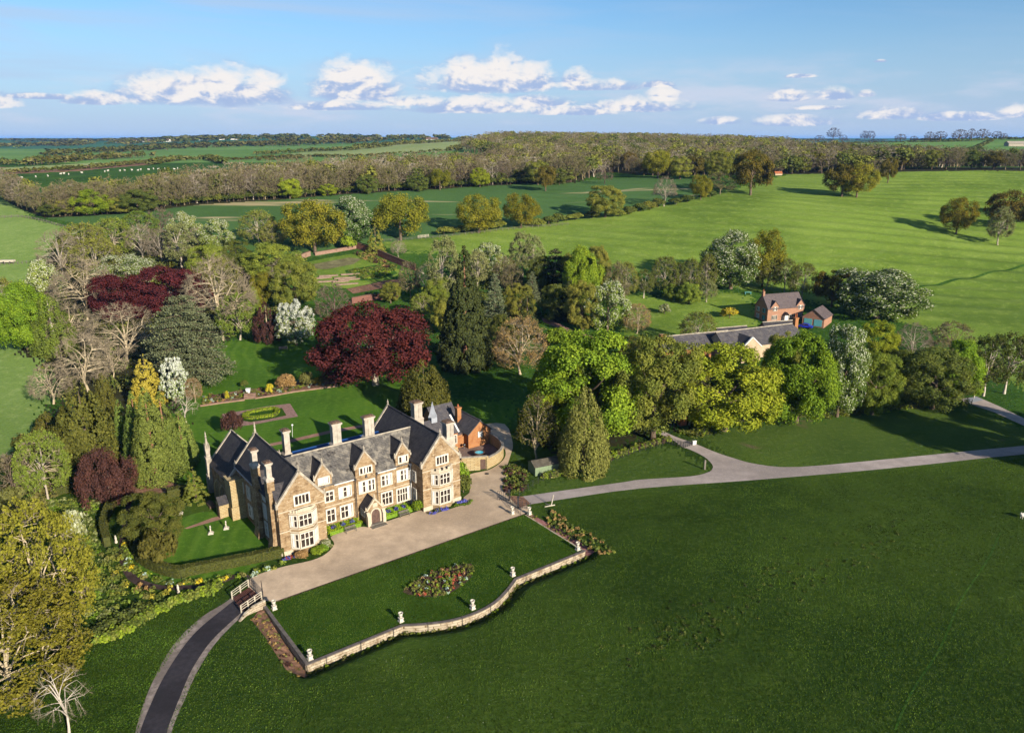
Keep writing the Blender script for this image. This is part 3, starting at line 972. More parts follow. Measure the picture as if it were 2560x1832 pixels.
def skeleton(rng, h, r, z0, shape='dome', n1=7, n2=30, n3=150, fine=10, spread=0.35, trunkr=0.019, fork=0.17, tw=0.05):
    """trunk, limbs, branches and twigs that fill a crown of radius r between z0 and h"""
    zc = z0 + (h - z0) * (0.3 if shape == 'vase' else 0.42)
    rz_up, rz_dn = h - zc, zc - z0
    def ends(n, f0, f1, zmin):
        d = sph(n, rng, zmin)
        f = rng.uniform(f0, f1, n)[:, None]
        if shape == 'vase':
            d[:, 2] = np.where(d[:, 2] < 0, -d[:, 2] * .6 if False else np.abs(d[:, 2]) * .75, d[:, 2]) - .02
            d /= np.linalg.norm(d, axis=1, keepdims=True)
        zz = np.where(d[:, 2] > 0, rz_up, rz_dn)
        return np.stack([d[:, 0] * r, d[:, 1] * r, d[:, 2] * zz], 1) * f + [0, 0, zc]
    base = np.array([0., 0, 0])
    fk = np.array([rng.normal(0, .02) * h, rng.normal(0, .02) * h, fork * h])
    top = np.array([rng.normal(0, .05) * h, rng.normal(0, .05) * h, zc + rz_up * 0.7])
    tr = trunkr * h
    trunk = [(np.array([base + [0, 0, -0.4], base * .5 + fk * .5 + rng.normal(0, .01, 3) * h, fk, (fk + top) / 2 + rng.normal(0, .015, 3) * h, top]), [tr * 1.35, tr * .95, tr * .85, tr * .5, tr * .15])]
    e1 = ends(n1, 0.45, 0.68, -0.15)
    limbs, br, tw_ = [], [], []
    l1 = []
    for p in e1:
        s = fk + (top - fk) * rng.uniform(0, 0.7)**1.4
        if p[2] < s[2] + 0.1 * h: s = fk * rng.uniform(.9, 1.1)
        mid = s + (p - s) * 0.4 + np.array([0, 0, 0.2 * np.linalg.norm(p - s)])
        q = bez(s, mid, p, 6)
        limbs.append((q, np.linspace(tr * .5, tr * .18, 6)))
        l1.append(q)
    J1 = np.concatenate([q[2:] for q in l1] + [trunk[0][0][3:]])
    e2 = ends(n2, 0.68, 0.9, -0.5)
    l2 = []
    for p in e2:
        d = np.linalg.norm(J1 - p, axis=1) + 0.6 * np.maximum(0, J1[:, 2] - p[2])
        s = J1[np.argmin(d)]
        q = bez(s, s + (p - s) * .5 + [0, 0, .1 * np.linalg.norm(p - s)] + rng.normal(0, .015, 3) * h, p, 5)
        br.append((q, np.linspace(tr * .24, tr * .09, 5)))
        l2.append(q)
    J2 = np.concatenate([q[1:] for q in l2] + [q[3:] for q in l1])
    e3 = ends(n3, 0.86, 1.0, -0.75)
    tips, tdir = [], []
    for p in e3:
        d = np.linalg.norm(J2 - p, axis=1)
        s = J2[np.argmin(d)]
        q = bez(s, s + (p - s) * .5 + rng.normal(0, .012, 3) * h, p, 4)
        tw_.append((q, np.linspace(tr * .075, tr * .024, 4)))
        tips += [q[1], q[2], q[3]]
        tdir += [p - s] * 3
    tips, tdir = np.array(tips), np.array(tdir)
    tdir /= np.linalg.norm(tdir, axis=1, keepdims=True) + 1e-9
    # fine twigs: slim upright strips fanning out of each tip
    n = len(tips) * fine
    S = np.repeat(tips, fine, 0)
    D = np.repeat(tdir, fine, 0) * 0.7 + rng.normal(0, .55, (n, 3)) + (S - [0, 0, zc - .2 * h]) / r * .35
    D /= np.linalg.norm(D, axis=1, keepdims=True) + 1e-9
    Ln = rng.uniform(.05, .15, n)[:, None] * r * 1.2
    S = S - D * Ln * .1
    E = S + D * Ln
    u = np.cross(D, rng.normal(size=(n, 3)))
    u /= np.linalg.norm(u, axis=1, keepdims=True) + 1e-9
    TV = np.stack([S - u * tw * .5, S + u * tw * .5, E], 1).reshape(-1, 3)
    TF = np.arange(3 * n).reshape(n, 3)
    return trunk, limbs, br, tw_, (TV, TF), tips, E


TREELIB = {}


def lib(key, trunk, crown, h, r):
    TREELIB.setdefault(key, []).append((trunk, crown, h, r))


def make_bare(key, bark, seed, shape='dome', h=16., r=6.5, z0=1.6, leaf=None, nleaf=0, lsize=.3, trunkbark=None, finebark='twigs', **kw):
    rng = np.random.default_rng(seed)
    tr, li, br, tw, (TV, TF), tips, E = skeleton(rng, h, r, z0, shape, **kw)
    tv, tf = tubes_np(tr + li, 6)
    bv, bf = tubes_np(br + tw, 4)
    parts = [(bv, [(bf, 0)]), (TV, [(TF, 1)])]
    mats = [BARK[bark], BARK[finebark]]
    if leaf:
        sel = np.where(np.repeat(rng.uniform(size=len(E) // max(1, kw.get('fine', 10)) + 1) < .62, max(1, kw.get('fine', 10)))[:len(E)])[0]
        c = E[rng.choice(sel, nleaf)] + rng.normal(0, .22, (nleaf, 3))
        lv, lf = cards(c, rng.normal(size=(nleaf, 3)) + [0, 0, .6], rng.uniform(.6, 1.3, nleaf) * lsize, rng)
        parts.append((lv, [(lf, 2)]))
        mats.append(LEAF[leaf])
    v, g = join(parts)
    lib(key, mesh_np(key + '_trunk', tv, [(tf, 0)], [BARK[trunkbark or bark]], True), mesh_np(key + '_branches', v, g, mats), h, r)


def trunk_simple(key, rng, h, bark, z1, n=5, r=None):
    tr = (r or 0.024 * h)
    paths = [(np.array([[0, 0, -.4], [rng.normal(0, .01) * h, 0, z1 * .5], [0, rng.normal(0, .01) * h, z1]]), [tr * 1.35, tr, tr * .6])]
    for i in range(n):
        a = i * 2 * math.pi / n + rng.uniform(-.4, .4)
        s = np.array([0, 0, z1 * rng.uniform(.55, .95)])
        e = s + np.array([math.cos(a), math.sin(a), rng.uniform(.6, 1.2)]) * h * .2
        paths.append((bez(s, (s + e) / 2 + [0, 0, -.02 * h], e, 4), np.linspace(tr * .5, tr * .2, 4)))
    v, f = tubes_np(paths, 6)
    return mesh_np(key + '_trunk', v, [(f, 0)], [BARK[bark]], True)


def make_leafy(key, leaf, seed, h=16., r=7., z0=2.2, nl=60, n=9000, size=.5, bark='brown', crad=(.20, .30), blossom=None, bfrac=0., flat=1.0, inner=0.12, shell=(.66, .93), droop=0.0, up=.25, gaps=.0, full=.5, bough=13):
    rng = np.random.default_rng(seed)
    zc = z0 + (h - z0) * .46
    up_, dn = h - zc, zc - z0
    # the crown is a handful of big boughs, each carrying its own clumps of leaves
    nb = bough
    d = sph(nb, rng, -.8)
    for _ in range(12):
        df = d[:, None] - d[None]
        dist = np.linalg.norm(df, axis=2) + np.eye(nb)
        d += (df / dist[..., None]**3).sum(1) * .03
        d /= np.linalg.norm(d, axis=1, keepdims=True)
    hm = np.sqrt(np.maximum(1e-4, d[:, 0]**2 + d[:, 1]**2))
    hf = np.where(d[:, 2] < 0, np.minimum(hm**(full - 1), 1.6), 1.0)
    bf = rng.uniform(.50, .68, nb)
    B = np.stack([d[:, 0] * r * hf, d[:, 1] * r * hf, d[:, 2] * np.where(d[:, 2] > 0, up_, dn)], 1) * bf[:, None] + [0, 0, zc]
    br = rng.uniform(.34, .50, nb) * r * (13 / nb)**.18
    bi = rng.integers(0, nb, nl)
    q0 = sph(nl, rng, -.8)
    q0 = q0 + d[bi] * .55
    q0 /= np.linalg.norm(q0, axis=1, keepdims=True)
    C = B[bi] + q0 * (br[bi] * rng.uniform(.55, .95, nl))[:, None] * [1, 1, .85]
    C[:, 2] = np.clip(C[:, 2], z0 * .6 + .3, h * .97)
    cr = rng.uniform(*crad, nl) * r
    d = q0
    keep = rng.uniform(size=nl) > gaps
    C, cr, d, bi = C[keep], cr[keep], d[keep], bi[keep]
    m = len(C)
    w = cr**2
    k = rng.choice(m, n, p=w / w.sum())
    q = sph(n, rng, -.75)
    out = (q * d[k]).sum(1)
    q = np.where((out < -.15)[:, None], -q, q)
    q[:, 2] += up
    q /= np.linalg.norm(q, axis=1, keepdims=True)
    P = C[k] + q * (cr[k] * rng.uniform(.45, 1.2, n))[:, None] * [1, 1, flat]
    if droop: P[:, 2] -= droop * rng.uniform(0, 1, n)**2 * r
    P[:, 2] = np.maximum(P[:, 2], .15)
    N = q + rng.normal(0, .45, (n, 3)) + [0, 0, .15]
    S = rng.uniform(.6, 1.35, n) * size
    v, fq = cards(P, N, S, rng)
    tone = (rng.uniform(size=m) < .45).astype(int)
    mi_ = tone[k]
    mats = [LEAF[leaf], tone2(leaf)]
    if blossom:
        rel = (P[:, 2] - z0) / (h - z0)
        mi_[rng.uniform(size=n) < bfrac * (.35 + 1.3 * rel)] = 2
        mats.append(LEAF[blossom])
    lib(key, trunk_simple(key, rng, h, bark, zc), mesh_np(key + '_crown', v, [(fq, mi_)], mats), h, r)


def make_profile(key, leaf, seed, prof, h, r, n=9000, size=.45, nl=150, bark='brown', crad=.16, vert=1.6, out=.35, down=0.0, trunkz=1.0, blossom=None, bfrac=0):
    """crown following a radius profile prof(t) for t in 0..1 from ground to tip"""
    rng = np.random.default_rng(seed)
    t = rng.uniform(.03, 1, nl * 4)
    pr = np.array([prof(q) for q in t])
    t = t[rng.uniform(size=len(t)) < np.maximum(pr, .12)][:nl]
    nl = len(t)
    pr = np.array([prof(q) for q in t])
    a = np.arange(nl) * 2.39996 + rng.uniform(-.5, .5, nl)
    rad = pr * r * rng.uniform(.72, .98, nl)
    C = np.stack([rad * np.cos(a), rad * np.sin(a), t * h * .97], 1)
    cr = crad * r * (0.35 + .65 * pr) * rng.uniform(.7, 1.3, nl)
    w = cr**2
    k = rng.choice(nl, n, p=w / w.sum())
    q = sph(n, rng, -1)
    rd = np.stack([np.cos(a), np.sin(a), np.full(nl, .25)], 1)
    s_ = (q * rd[k]).sum(1)
    q = np.where((s_ < -.25)[:, None], -q, q)
    P = C[k] + q * (cr[k] * rng.uniform(.7, 1.1, n))[:, None] * [1, 1, vert]
    P[:, 2] -= down * np.linalg.norm(P[:, :2], axis=1)
    P[:, 2] = np.maximum(P[:, 2], .1)
    N = q + rd[k] * out + rng.normal(0, .4, (n, 3))
    v, fq = cards(P, N, rng.uniform(.6, 1.4, n) * size, rng, .75)
    mi_ = np.zeros(n, int)
    mats = [LEAF[leaf]]
    if blossom:
        mi_[rng.uniform(size=n) < bfrac] = 1
        mats.append(LEAF[blossom])
    tv, tf = tubes_np([(np.array([[0, 0, -.4], [0, 0, h * .3], [0, 0, h * .9]]), [.03 * h, .022 * h, .003 * h])], 7)
    lib(key, mesh_np(key + '_trunk', tv, [(tf, 0)], [BARK[bark]], True), mesh_np(key + '_crown', v, [(fq, mi_)], mats), h, r)


def make_tiers(key, leaf, seed, h, r, tiers, n=9000, size=.5, prof=None, bark='brown', thick=.025, sag=.12, perbranch=7):
    """cedar-like flat plates of foliage on level branches"""
    rng = np.random.default_rng(seed)
    C, paths = [], [(np.array([[0, 0, -.4], [0, 0, h * .5], [0, 0, h * .97]]), [.035 * h, .024 * h, .004 * h])]
    for i in range(tiers):
        t = .10 + .87 * i / (tiers - 1)
        R_ = r * prof(t)
        nb = max(4, int(perbranch * (.5 + prof(t))))
        for b in range(nb):
            a = b * 2 * math.pi / nb + i * 1.1 + rng.uniform(-.3, .3)
            ln = R_ * rng.uniform(.75, 1.05)
            z = t * h + rng.normal(0, .012) * h
            e = np.array([ln * math.cos(a), ln * math.sin(a), z - sag * ln * rng.uniform(.3, 1.0)])
            paths.append((np.array([[0, 0, z - .02 * h], e * .6 + [0, 0, z * .4 + .01 * h - e[2] * .0 - 0], e]) if False else bez(np.array([0, 0, z]), np.array([ln * .5 * math.cos(a), ln * .5 * math.sin(a), z + .02 * h]), e, 4), [.006 * h, .005 * h, .003 * h, .001 * h]))
            m = int(14 * (.3 + prof(t)))
            s = rng.uniform(.25, 1.0, m)
            wd = .28 * ln * (1.15 - s * .6)
            off = rng.normal(0, 1, m) * wd * .6
            x = s * ln * math.cos(a) - off * math.sin(a)
            y = s * ln * math.sin(a) + off * math.cos(a)
            C.append(np.stack([x, y, z - sag * ln * s**2 * .6 + rng.normal(0, thick * .5, m) * h], 1))
    C = np.concatenate(C)
    k = rng.integers(0, len(C), n)
    P = C[k] + rng.normal(0, 1, (n, 3)) * [r * .055, r * .055, thick * h * .35]
    N = rng.normal(0, .45, (n, 3)) + [0, 0, 1.0]
    v, fq = cards(P, N, rng.uniform(.6, 1.4, n) * size, rng, .7)
    tv, tf = tubes_np(paths, 5)
    lib(key, mesh_np(key + '_trunk', tv, [(tf, 0)], [BARK[bark]], True), mesh_np(key + '_crown', v, [(fq, 0)], [LEAF[leaf]]), h, r)


def make_weep(key, leaf, seed, h, r, bark='white', strands=420, per=26, size=.32, z0=1.0, droop=.55):
    rng = np.random.default_rng(seed)
    tr, li, br, tw, (TV, TF), tips, E = skeleton(rng, h, r, h * .3, 'dome', n1=7, n2=26, n3=60, fine=3)
    k = rng.integers(0, len(tips), strands)
    S = tips[k]
    out = S * [1, 1, 0]
    out /= np.linalg.norm(out, axis=1, keepdims=True) + 1e-6
    ln = rng.uniform(.25, 1, strands) * np.minimum(h * droop, np.maximum(.8, S[:, 2] - z0))
    t = np.linspace(0, 1, per)
    P = S[:, None] + out[:, None] * (np.sqrt(t) * .10 * r)[None, :, None] - np.stack([np.zeros((strands, per)), np.zeros((strands, per)), ln[:, None] * t[None]], -1)
    P = (P + rng.normal(0, .10, P.shape)).reshape(-1, 3)
    n = len(P)
    N = np.repeat(out, per, 0) + rng.normal(0, .5, (n, 3))
    v, fq = cards(P, N, rng.uniform(.6, 1.3, n) * size, rng, .8)
    tv, tf = tubes_np(tr + li, 6)
    bv, bf = tubes_np(br + tw, 3)
    vv, g = join([(bv, [(bf, 0)]), (v, [(fq, 1)])])
    lib(key, mesh_np(key + '_trunk', tv, [(tf, 0)], [BARK[bark]], True), mesh_np(key + '_crown', vv, g, [BARK['brown'], LEAF[leaf]]), h, r)


def make_bush(key, leaf, seed, h=2.2, r=1.5, n=1400, size=.28, nl=14, leaf2=None, frac=.0):
    rng = np.random.default_rng(seed)
    d = sph(nl, rng, -.1)
    cr = rng.uniform(.3, .5, nl) * r
    C = np.stack([d[:, 0] * r * .62, d[:, 1] * r * .62, .38 * h + d[:, 2] * h * .38], 1)
    k = rng.integers(0, nl, n)
    q = sph(n, rng, -.6)
    P = C[k] + q * (cr[k] * rng.uniform(.7, 1.1, n))[:, None] * [1, 1, h / (2 * r) * .9]
    P[:, 2] = np.maximum(P[:, 2], .05)
    v, fq = cards(P, q + rng.normal(0, .5, (n, 3)) + [0, 0, .2], rng.uniform(.6, 1.4, n) * size, rng)
    mi_ = np.zeros(n, int)
    mats = [LEAF[leaf]]
    if leaf2:
        mi_[rng.uniform(size=n) < frac] = 1
        mats.append(LEAF[leaf2])
    tv, tf = tubes_np([(np.array([[0, 0, -.2], [0, 0, h * .35], [.1 * r, 0, h * .6]]), [.04 * h, .03 * h, .012 * h])], 5)
    lib(key, mesh_np(key + '_stem', tv, [(tf, 0)], [BARK['brown']], True), mesh_np(key + '_crown', v, [(fq, mi_)], mats), h, r)


# one or more models of each kind of tree
for s in (1, 2):
    make_leafy('sycamore', 'sycamore', bough=19, seed=10 + s, nl=184, n=47576, size=0.30, r=7.5, crad=(.13, .22), z0=.3)
    make_leafy('maple', 'maple', bough=19, seed=20 + s, nl=131, n=28546, size=0.30, crad=(.14, .24), gaps=.04, z0=.4)
    make_leafy('lime', 'lime', bough=19, seed=30 + s, nl=163, n=34889, size=0.26, crad=(.12, .22), gaps=.04, z0=.4)
    make_leafy('chestnut', 'chestnut', bough=24, seed=40 + s, nl=135, n=32986, size=0.29, crad=(.14, .23), blossom='blossom', bfrac=.26, z0=.3)
    make_leafy('palechestnut', 'lime', 45 + s, nl=101, n=14500, size=0.39, crad=(.15, .25), blossom='blossom', bfrac=.33, z0=.4)
    make_leafy('oak', 'oak', full=.8, seed=50 + s, nl=92, n=16312, size=0.36, r=8., h=15., z0=2.6, crad=(.17, .27), bark='brown')
    make_leafy('darkoak', 'darkoak', full=.8, seed=60 + s, nl=83, n=13593, size=0.39, r=7.5, h=15., z0=2.4, crad=(.16, .26), gaps=.1)
    make_leafy('copper', 'copper', bough=24, seed=70 + s, nl=151, n=27187, size=0.32, r=8., z0=.8, crad=(.12, .21), droop=.10, bark='grey')
    make_leafy('olive', 'olive', bough=19, seed=80 + s, nl=163, n=31718, size=0.25, crad=(.11, .2), gaps=.04, z0=.4)
    make_leafy('dull', 'dull', bough=19, seed=85 + s, nl=163, n=31718, size=0.25, crad=(.11, .2), gaps=.04, z0=.3)
    make_bare('baretan', 'tan', 100 + s, n1=12, n2=70, n3=420, fine=7, tw=.045)
    make_bare('baregrey', 'grey', 110 + s, shape='vase' if s == 1 else 'dome', n1=11, n2=64, n3=400, fine=7, tw=.045)
    make_bare('barewood', 'wood', 115 + s, n1=10, n2=50, n3=300, fine=8, tw=.07, leaf='twig', nleaf=1800, lsize=.4)
    make_bare('barebrown', 'brown', 120 + s, n1=10, n2=50, n3=300, fine=8, tw=.06)
    make_bare('semi', 'grey', 130 + s, n1=10, n2=50, n3=280, fine=6, tw=.05, leaf='olive', nleaf=7500, lsize=.34)
    make_bare('semiyellow', 'tan', 140 + s, n1=10, n2=50, n3=260, fine=6, tw=.05, leaf='lime', nleaf=11000, lsize=.34, trunkbark='grey')
    make_bare('bigyellow', 'tan', 145 + s, n1=10, n2=55, n3=320, fine=4, tw=.035, leaf='yellowbud', nleaf=17000, lsize=.32, trunkbark='tan', r=7.5, z0=.6)
    make_bare('feather', 'grey', 150 + s, h=16, r=4.5, z0=2, n1=8, n2=36, n3=170, fine=7, tw=.045, leaf='pale', nleaf=9000, lsize=.3)
    make_bare('wispy', 'grey', 155 + s, h=14, r=4.5, z0=2, n1=7, n2=30, n3=150, fine=6, tw=.045, leaf='dull', nleaf=7000, lsize=.3, trunkbark='white')
make_bare('barepurple', 'purple', 161, n1=8, n2=36, n3=200, fine=9, tw=.07, leaf='purple', nleaf=900, lsize=.3)
make_bare('barevase', 'tan', 162, shape='vase', n1=12, n2=70, n3=440, fine=7, tw=.045, fork=.14, z0=2.0)
make_bare('barevase', 'tan', 163, shape='vase', n1=12, n2=70, n3=440, fine=7, tw=.045, fork=.17, z0=2.0)
make_bare('barewhite', 'white', 164, h=8, r=3.6, z0=1.6, n1=8, n2=24, n3=90, fine=7, tw=.02, trunkr=.02, fork=.25)
make_bare('beechtan', 'tan', 165, n1=11, n2=64, n3=400, fine=8, tw=.05, z0=1.2, leaf='tan', nleaf=6500, lsize=.25)
make_bare('skytree', 'brown', 188, n1=9, n2=34, n3=170, fine=8, tw=.2, trunkr=.03, finebark='brown')
make_leafy('hawthorn', 'palechestnut' if False else 'lime', 170, nl=101, n=14500, size=0.32, blossom='blossom', bfrac=.42, z0=.4)
make_leafy(bough=20, key='blossomtree', leaf='lime', seed=171, h=12, r=5.0, nl=286, n=21750, size=0.23, crad=(.07, .13), blossom='pureblossom', bfrac=.62, z0=.2)
make_leafy('acer', 'purple', 172, h=7, r=6.5, nl=83, n=16312, size=0.26, z0=.6, bark='grey', crad=(.15, .25), droop=.12)
make_profile('coppercone', 'purple', 173, lambda t: min(1, (1 - t) * 1.9)**.8 * min(1, .55 + t * 3), 12, 4.2, n=9000, size=.36, bark='tan')
make_profile('wellingtonia', 'wellingtonia', 174, lambda t: (1 - t)**.82 * (.62 + .38 * min(1, (t + .02) * 6)) + .015, 32, 8.6, n=34000, size=.56, nl=800, bark='red', crad=.115, vert=1.15, down=.10)
make_profile('cypress', 'cypress', 175, lambda t: max(.0, 1 - t)**.75 * (.8 + .2 * min(1, t * 6)), 18, 3.6, n=15000, size=.30, nl=420, bark='red', crad=.20, vert=1.35, out=.6)
make_profile('cypress', 'cypress', 176, lambda t: max(.0, 1 - t)**.55 * (.8 + .2 * min(1, t * 6)), 18, 3.6, n=15000, size=.30, nl=420, bark='red', crad=.20, vert=1.35, out=.6)
make_profile('yew', 'yew', 177, lambda t: max(.0, 1 - t**1.6)**.7 * (.86 + .14 * min(1, t * 6)), 12, 7.5, n=17000, size=.42, nl=230, bark='brown', crad=.16, vert=1.5, out=.5)
make_profile('yew', 'yew', 178, lambda t: max(.0, 1 - t**1.3)**.75 * (.86 + .14 * min(1, t * 6)), 12, 6.0, n=12000, size=.42, nl=200, bark='brown', crad=.17, vert=1.5, out=.5)
make_profile('goldcone', 'gold', 179, lambda t: max(.0, 1 - t)**.7 * (.75 + .25 * min(1, t * 5)), 13, 4.8, n=9000, size=.40, nl=150, bark='brown', crad=.2, vert=.8, down=.12)
make_profile('darkcone', 'wellingtonia', 180, lambda t: max(.0, 1 - t)**.75, 14, 4.4, n=8000, size=.4, nl=130, bark='brown', crad=.2, vert=1.2, down=.25)
make_profile('palecone', 'olive', 181, lambda t: max(.0, 1 - t)**.85, 14, 4.2, n=6000, size=.4, nl=110, bark='brown', crad=.2, vert=.6, down=.2)
make_tiers('cedar', 'cedar', 182, 20, 12, 15, n=34000, size=.48, prof=lambda t: max(.05, (1 - max(0, t - .1) / .95))**.55, sag=.10, thick=.016, perbranch=9)
make_tiers('smallcedar', 'cedar', 183, 16, 6, 13, n=9000, size=.45, prof=lambda t: max(.05, 1 - t)**.6, sag=.22)
make_tiers('pine', 'wellingtonia', 184, 15, 6, 8, n=6500, size=.5, prof=lambda t: (.0 if t < .3 else max(.1, 1 - abs(t - .6) * 1.6)), bark='tan')
make_profile('weeping', 'willow', 185, lambda t: max(.02, 1 - t)**.62 * (.72 + .28 * min(1, t * 5)), 15, 6.5, n=20000, size=.33, nl=190, bark='brown', crad=.18, vert=2.3, out=.4, down=.15)
make_profile('weepbirch', 'birch', 186, lambda t: max(.02, 1 - t)**.5 * (.75 + .25 * min(1, t * 5)), 15, 5.5, n=13000, size=.33, nl=240, bark='white', crad=.13, vert=2.8, out=.4, down=.15)
make_bare('opencedar', 'tan', 187, shape='vase', h=15, r=5.0, z0=1.0, n1=13, n2=50, n3=200, fine=5, tw=.05, leaf='yew', nleaf=4200, lsize=.34, fork=.14, trunkbark='tan')
make_bush('greenbush', 'box', 190)
make_bush('laurel', 'sycamore', 191, h=3.5, r=2.4, n=2600, size=.34, nl=22)
make_bush('darkbush', 'yew', 192, h=3., r=2.2, n=2200)
make_bush('hedgebush', 'olive', 193, h=3, r=2.2, n=1800, size=.34)
make_bush('hedgebush', 'dull', 194, h=3, r=2.2, n=1800, size=.34)
make_bush('tanbush', 'tan', 195, h=2.4, r=1.7, n=1700, size=.2, nl=18)
make_bush('gorse', 'gold', 196, h=2.4, r=2.0, n=1500, size=.25, leaf2='yellow', frac=.45)
make_bush('whitebush', 'pale', 197, h=2, r=1.6, n=1300, size=.22, leaf2='blossom', frac=.4)
make_bush('brownbush', 'twig', 198, h=2.4, r=1.6, n=1500, size=.22)
make_bush('limebush', 'maple', 199, h=2.4, r=1.8, n=1500, size=.28)
make_bush('purplebush', 'purple', 200, h=2.8, r=2.2, n=2200, size=.22)

TRNG = random.Random(5)
BIGGER = {'sycamore', 'maple', 'lime', 'chestnut', 'palechestnut', 'oak', 'darkoak', 'copper', 'olive', 'dull', 'hawthorn', 'blossomtree', 'weeping', 'cypress', 'yew', 'baretan', 'barevase', 'baregrey', 'semi', 'semiyellow', 'feather'}


def plant(kind, name, label, cat, x, y, h, w, group=None, rz=None, zoff=0.0, seed=None, z=None):
    vs = TREELIB[kind]
    tr, cr, h0, r0 = vs[(seed if seed is not None else TRNG.randrange(99)) % len(vs)]
    if z is None: z = gz(x, y)
    t = thing(name, label, cat, (x, y, z + zoff), TRNG.uniform(0, 6.28) if rz is None else rz, group)
    big = 1.13 if kind in BIGGER else 1.04
    sx = w * big / (2 * r0)
    t.scale = (sx, sx, h * (1.05 if kind in BIGGER else 1.0) / h0)
    link('trunk' if 'trunk' in tr.name else 'stem', tr, t)
    link('branches' if 'branches' in cr.name else 'crown', cr, t)
    return t


def plant_px(kind, name, label, cat, px, base, top, wpx, group=None, **kw):
    x, y, z = at(px, base)
    h = CAM_H - y * slope_of(top) - z
    w = wpx * depth_of(y, z + h * .5) / FPX
    return plant(kind, name, label, cat, x, y, h, w, group, **kw)

# ------------------------------------------------------------------ the manor house
RZ = math.atan2(EX[1], EX[0])
manor = thing('manor_house', 'large honey stone manor house with slate roofs, gables and tall pale chimneys', 'house', (MX0, MY0, 0), RZ)


def frame_pt(o, u, n, a, d, z):
    """a along the wall, d out of it"""
    return (o[0] + u[0] * a + n[0] * d, o[1] + u[1] * a + n[1] * d, z)


def wbox(mb, o, u, n, a0, a1, d0, d1, z0, z1):
    P = lambda a, d, z: frame_pt(o, u, n, a, d, z)
    mb.hexa([P(a0, d0, z0), P(a1, d0, z0), P(a1, d1, z0), P(a0, d1, z0), P(a0, d0, z1), P(a1, d0, z1), P(a1, d1, z1), P(a0, d1, z1)])


def window(parent, o, u, n, a0, a1, z0, z1, lights, transom=True, pat=None, sur=.22, mats=None, name='window'):
    """stone surround and mullions, glass as a sub-part, blinds as another"""
    fr = MB()
    m_fr, m_gl, m_bl = mats or (M_MULL, M_GLASS, M_WHITE)
    wbox(fr, o, u, n, a0 - sur, a0, .002, .16, z0 - sur * .8, z1 + sur)
    wbox(fr, o, u, n, a1, a1 + sur, .002, .16, z0 - sur * .8, z1 + sur)
    wbox(fr, o, u, n, a0, a1, .002, .16, z1, z1 + sur)
    wbox(fr, o, u, n, a0, a1, .002, .20, z0 - sur * .8, z0)
    wl = (a1 - a0) / lights
    for i in range(1, lights):
        c = a0 + wl * i
        wbox(fr, o, u, n, c - .065, c + .065, .004, .14, z0, z1)
    zt = z0 + (z1 - z0) * .58
    if transom:
        for i in range(lights):
            wbox(fr, o, u, n, a0 + wl * i + .066, a0 + wl * (i + 1) - .066, .004, .13, zt - .055, zt + .055)
    f = fr.build(name, m_fr, parent)
    gl, bl = MB(), MB()
    pat = pat or 'd' * lights
    nb = 0
    for i in range(lights):
        c0, c1 = a0 + wl * i, a0 + wl * (i + 1)
        P = lambda a, d, z: frame_pt(o, u, n, a, d, z)
        wbox(gl, o, u, n, c0, c1, .001, .02, z0, z1)
        if pat[i % len(pat)] == 'w':
            wbox(bl, o, u, n, c0 + .07, c1 - .07, .021, .05, z0 + .04, z1 - .04)
            nb += 1
        elif pat[i % len(pat)] == 'h':
            wbox(bl, o, u, n, c0 + .07, (c0 + c1) / 2, .021, .05, z0 + .04, z1 - .04)
            nb += 1
    gl.build('pane', m_gl, f)
    if nb: bl.build('blind', m_bl, f)
    return f


FRONT = ((1, 0), (0, -1))
LEFTW = ((0, -1), (-1, 0))
RIGHTW = ((0, 1), (1, 0))


def finial(mb, x, y, z, h=.9, r=.14):
    mb.lathe([(r * 1.2, z), (r * 1.2, z + .12 * h), (r * .7, z + .2 * h), (r * 1.15, z + .45 * h), (r * .5, z + .7 * h), (r * .1, z + h)], x, y, 8)


def gable_range(x0, x1, y0, y1, zs, za, wall_mat, roof_mat, parent, cope_front=True, cope_back=True, fin=True, base=-.3):
    """a range with its ridge along y and gables at both ends"""
    xm = (x0 + x1) / 2
    w = MB()
    w.prism([(x0, y0, base), (x1, y0, base), (x1, y0, zs), (xm, y0, za), (x0, y0, zs)], (0, y1 - y0, 0))
    w.build('wall', wall_mat, parent)
    r = MB()
    sl = (za - zs) / (xm - x0)
    ov = .28
    ya, yb = y0 + (.3 if cope_front else -.25), y1 - (.3 if cope_back else -.25)
    for s, xe in ((-1, x0), (1, x1)):
        r.slab([(xm, ya, za + .18), (xm, yb, za + .18), (xe + s * ov, yb, zs - sl * ov + .18), (xe + s * ov, ya, zs - sl * ov + .18)], .16)
    ro = r.build('roof', roof_mat, parent)
    rd = MB()
    rd.tube([(xm, ya, za + .2), (xm, yb, za + .2)], .13, 6)
    rd.build('ridge_tiles', M_COPE if roof_mat is M_SLATE else roof_mat, ro)
    for on, yy, s in ((cope_front, y0, 1), (cope_back, y1, -1)):
        if not on: continue
        c = MB()
        y_a, y_b = (yy - .06, yy + .34) if s > 0 else (yy - .34, yy + .06)
        for sx, xe in ((-1, x0 - .12), (1, x1 + .12)):
            q = sl * .12
            c.slab([(xm, y_a, za + .42), (xm, y_b, za + .42), (xe, y_b, zs - q + .42), (xe, y_a, zs - q + .42)], .34)
            c.box(xe - .18, xe + .18, y_a - .02, y_b + .02, zs - .42, zs + .32)
            if fin: finial(c, xe, (y_a + y_b) / 2, zs + .3, .55, .1)
        if fin: finial(c, xm, (y_a + y_b) / 2, za + .3, 1.0, .16)
        c.build('coping', M_COPE, parent)
    return ro


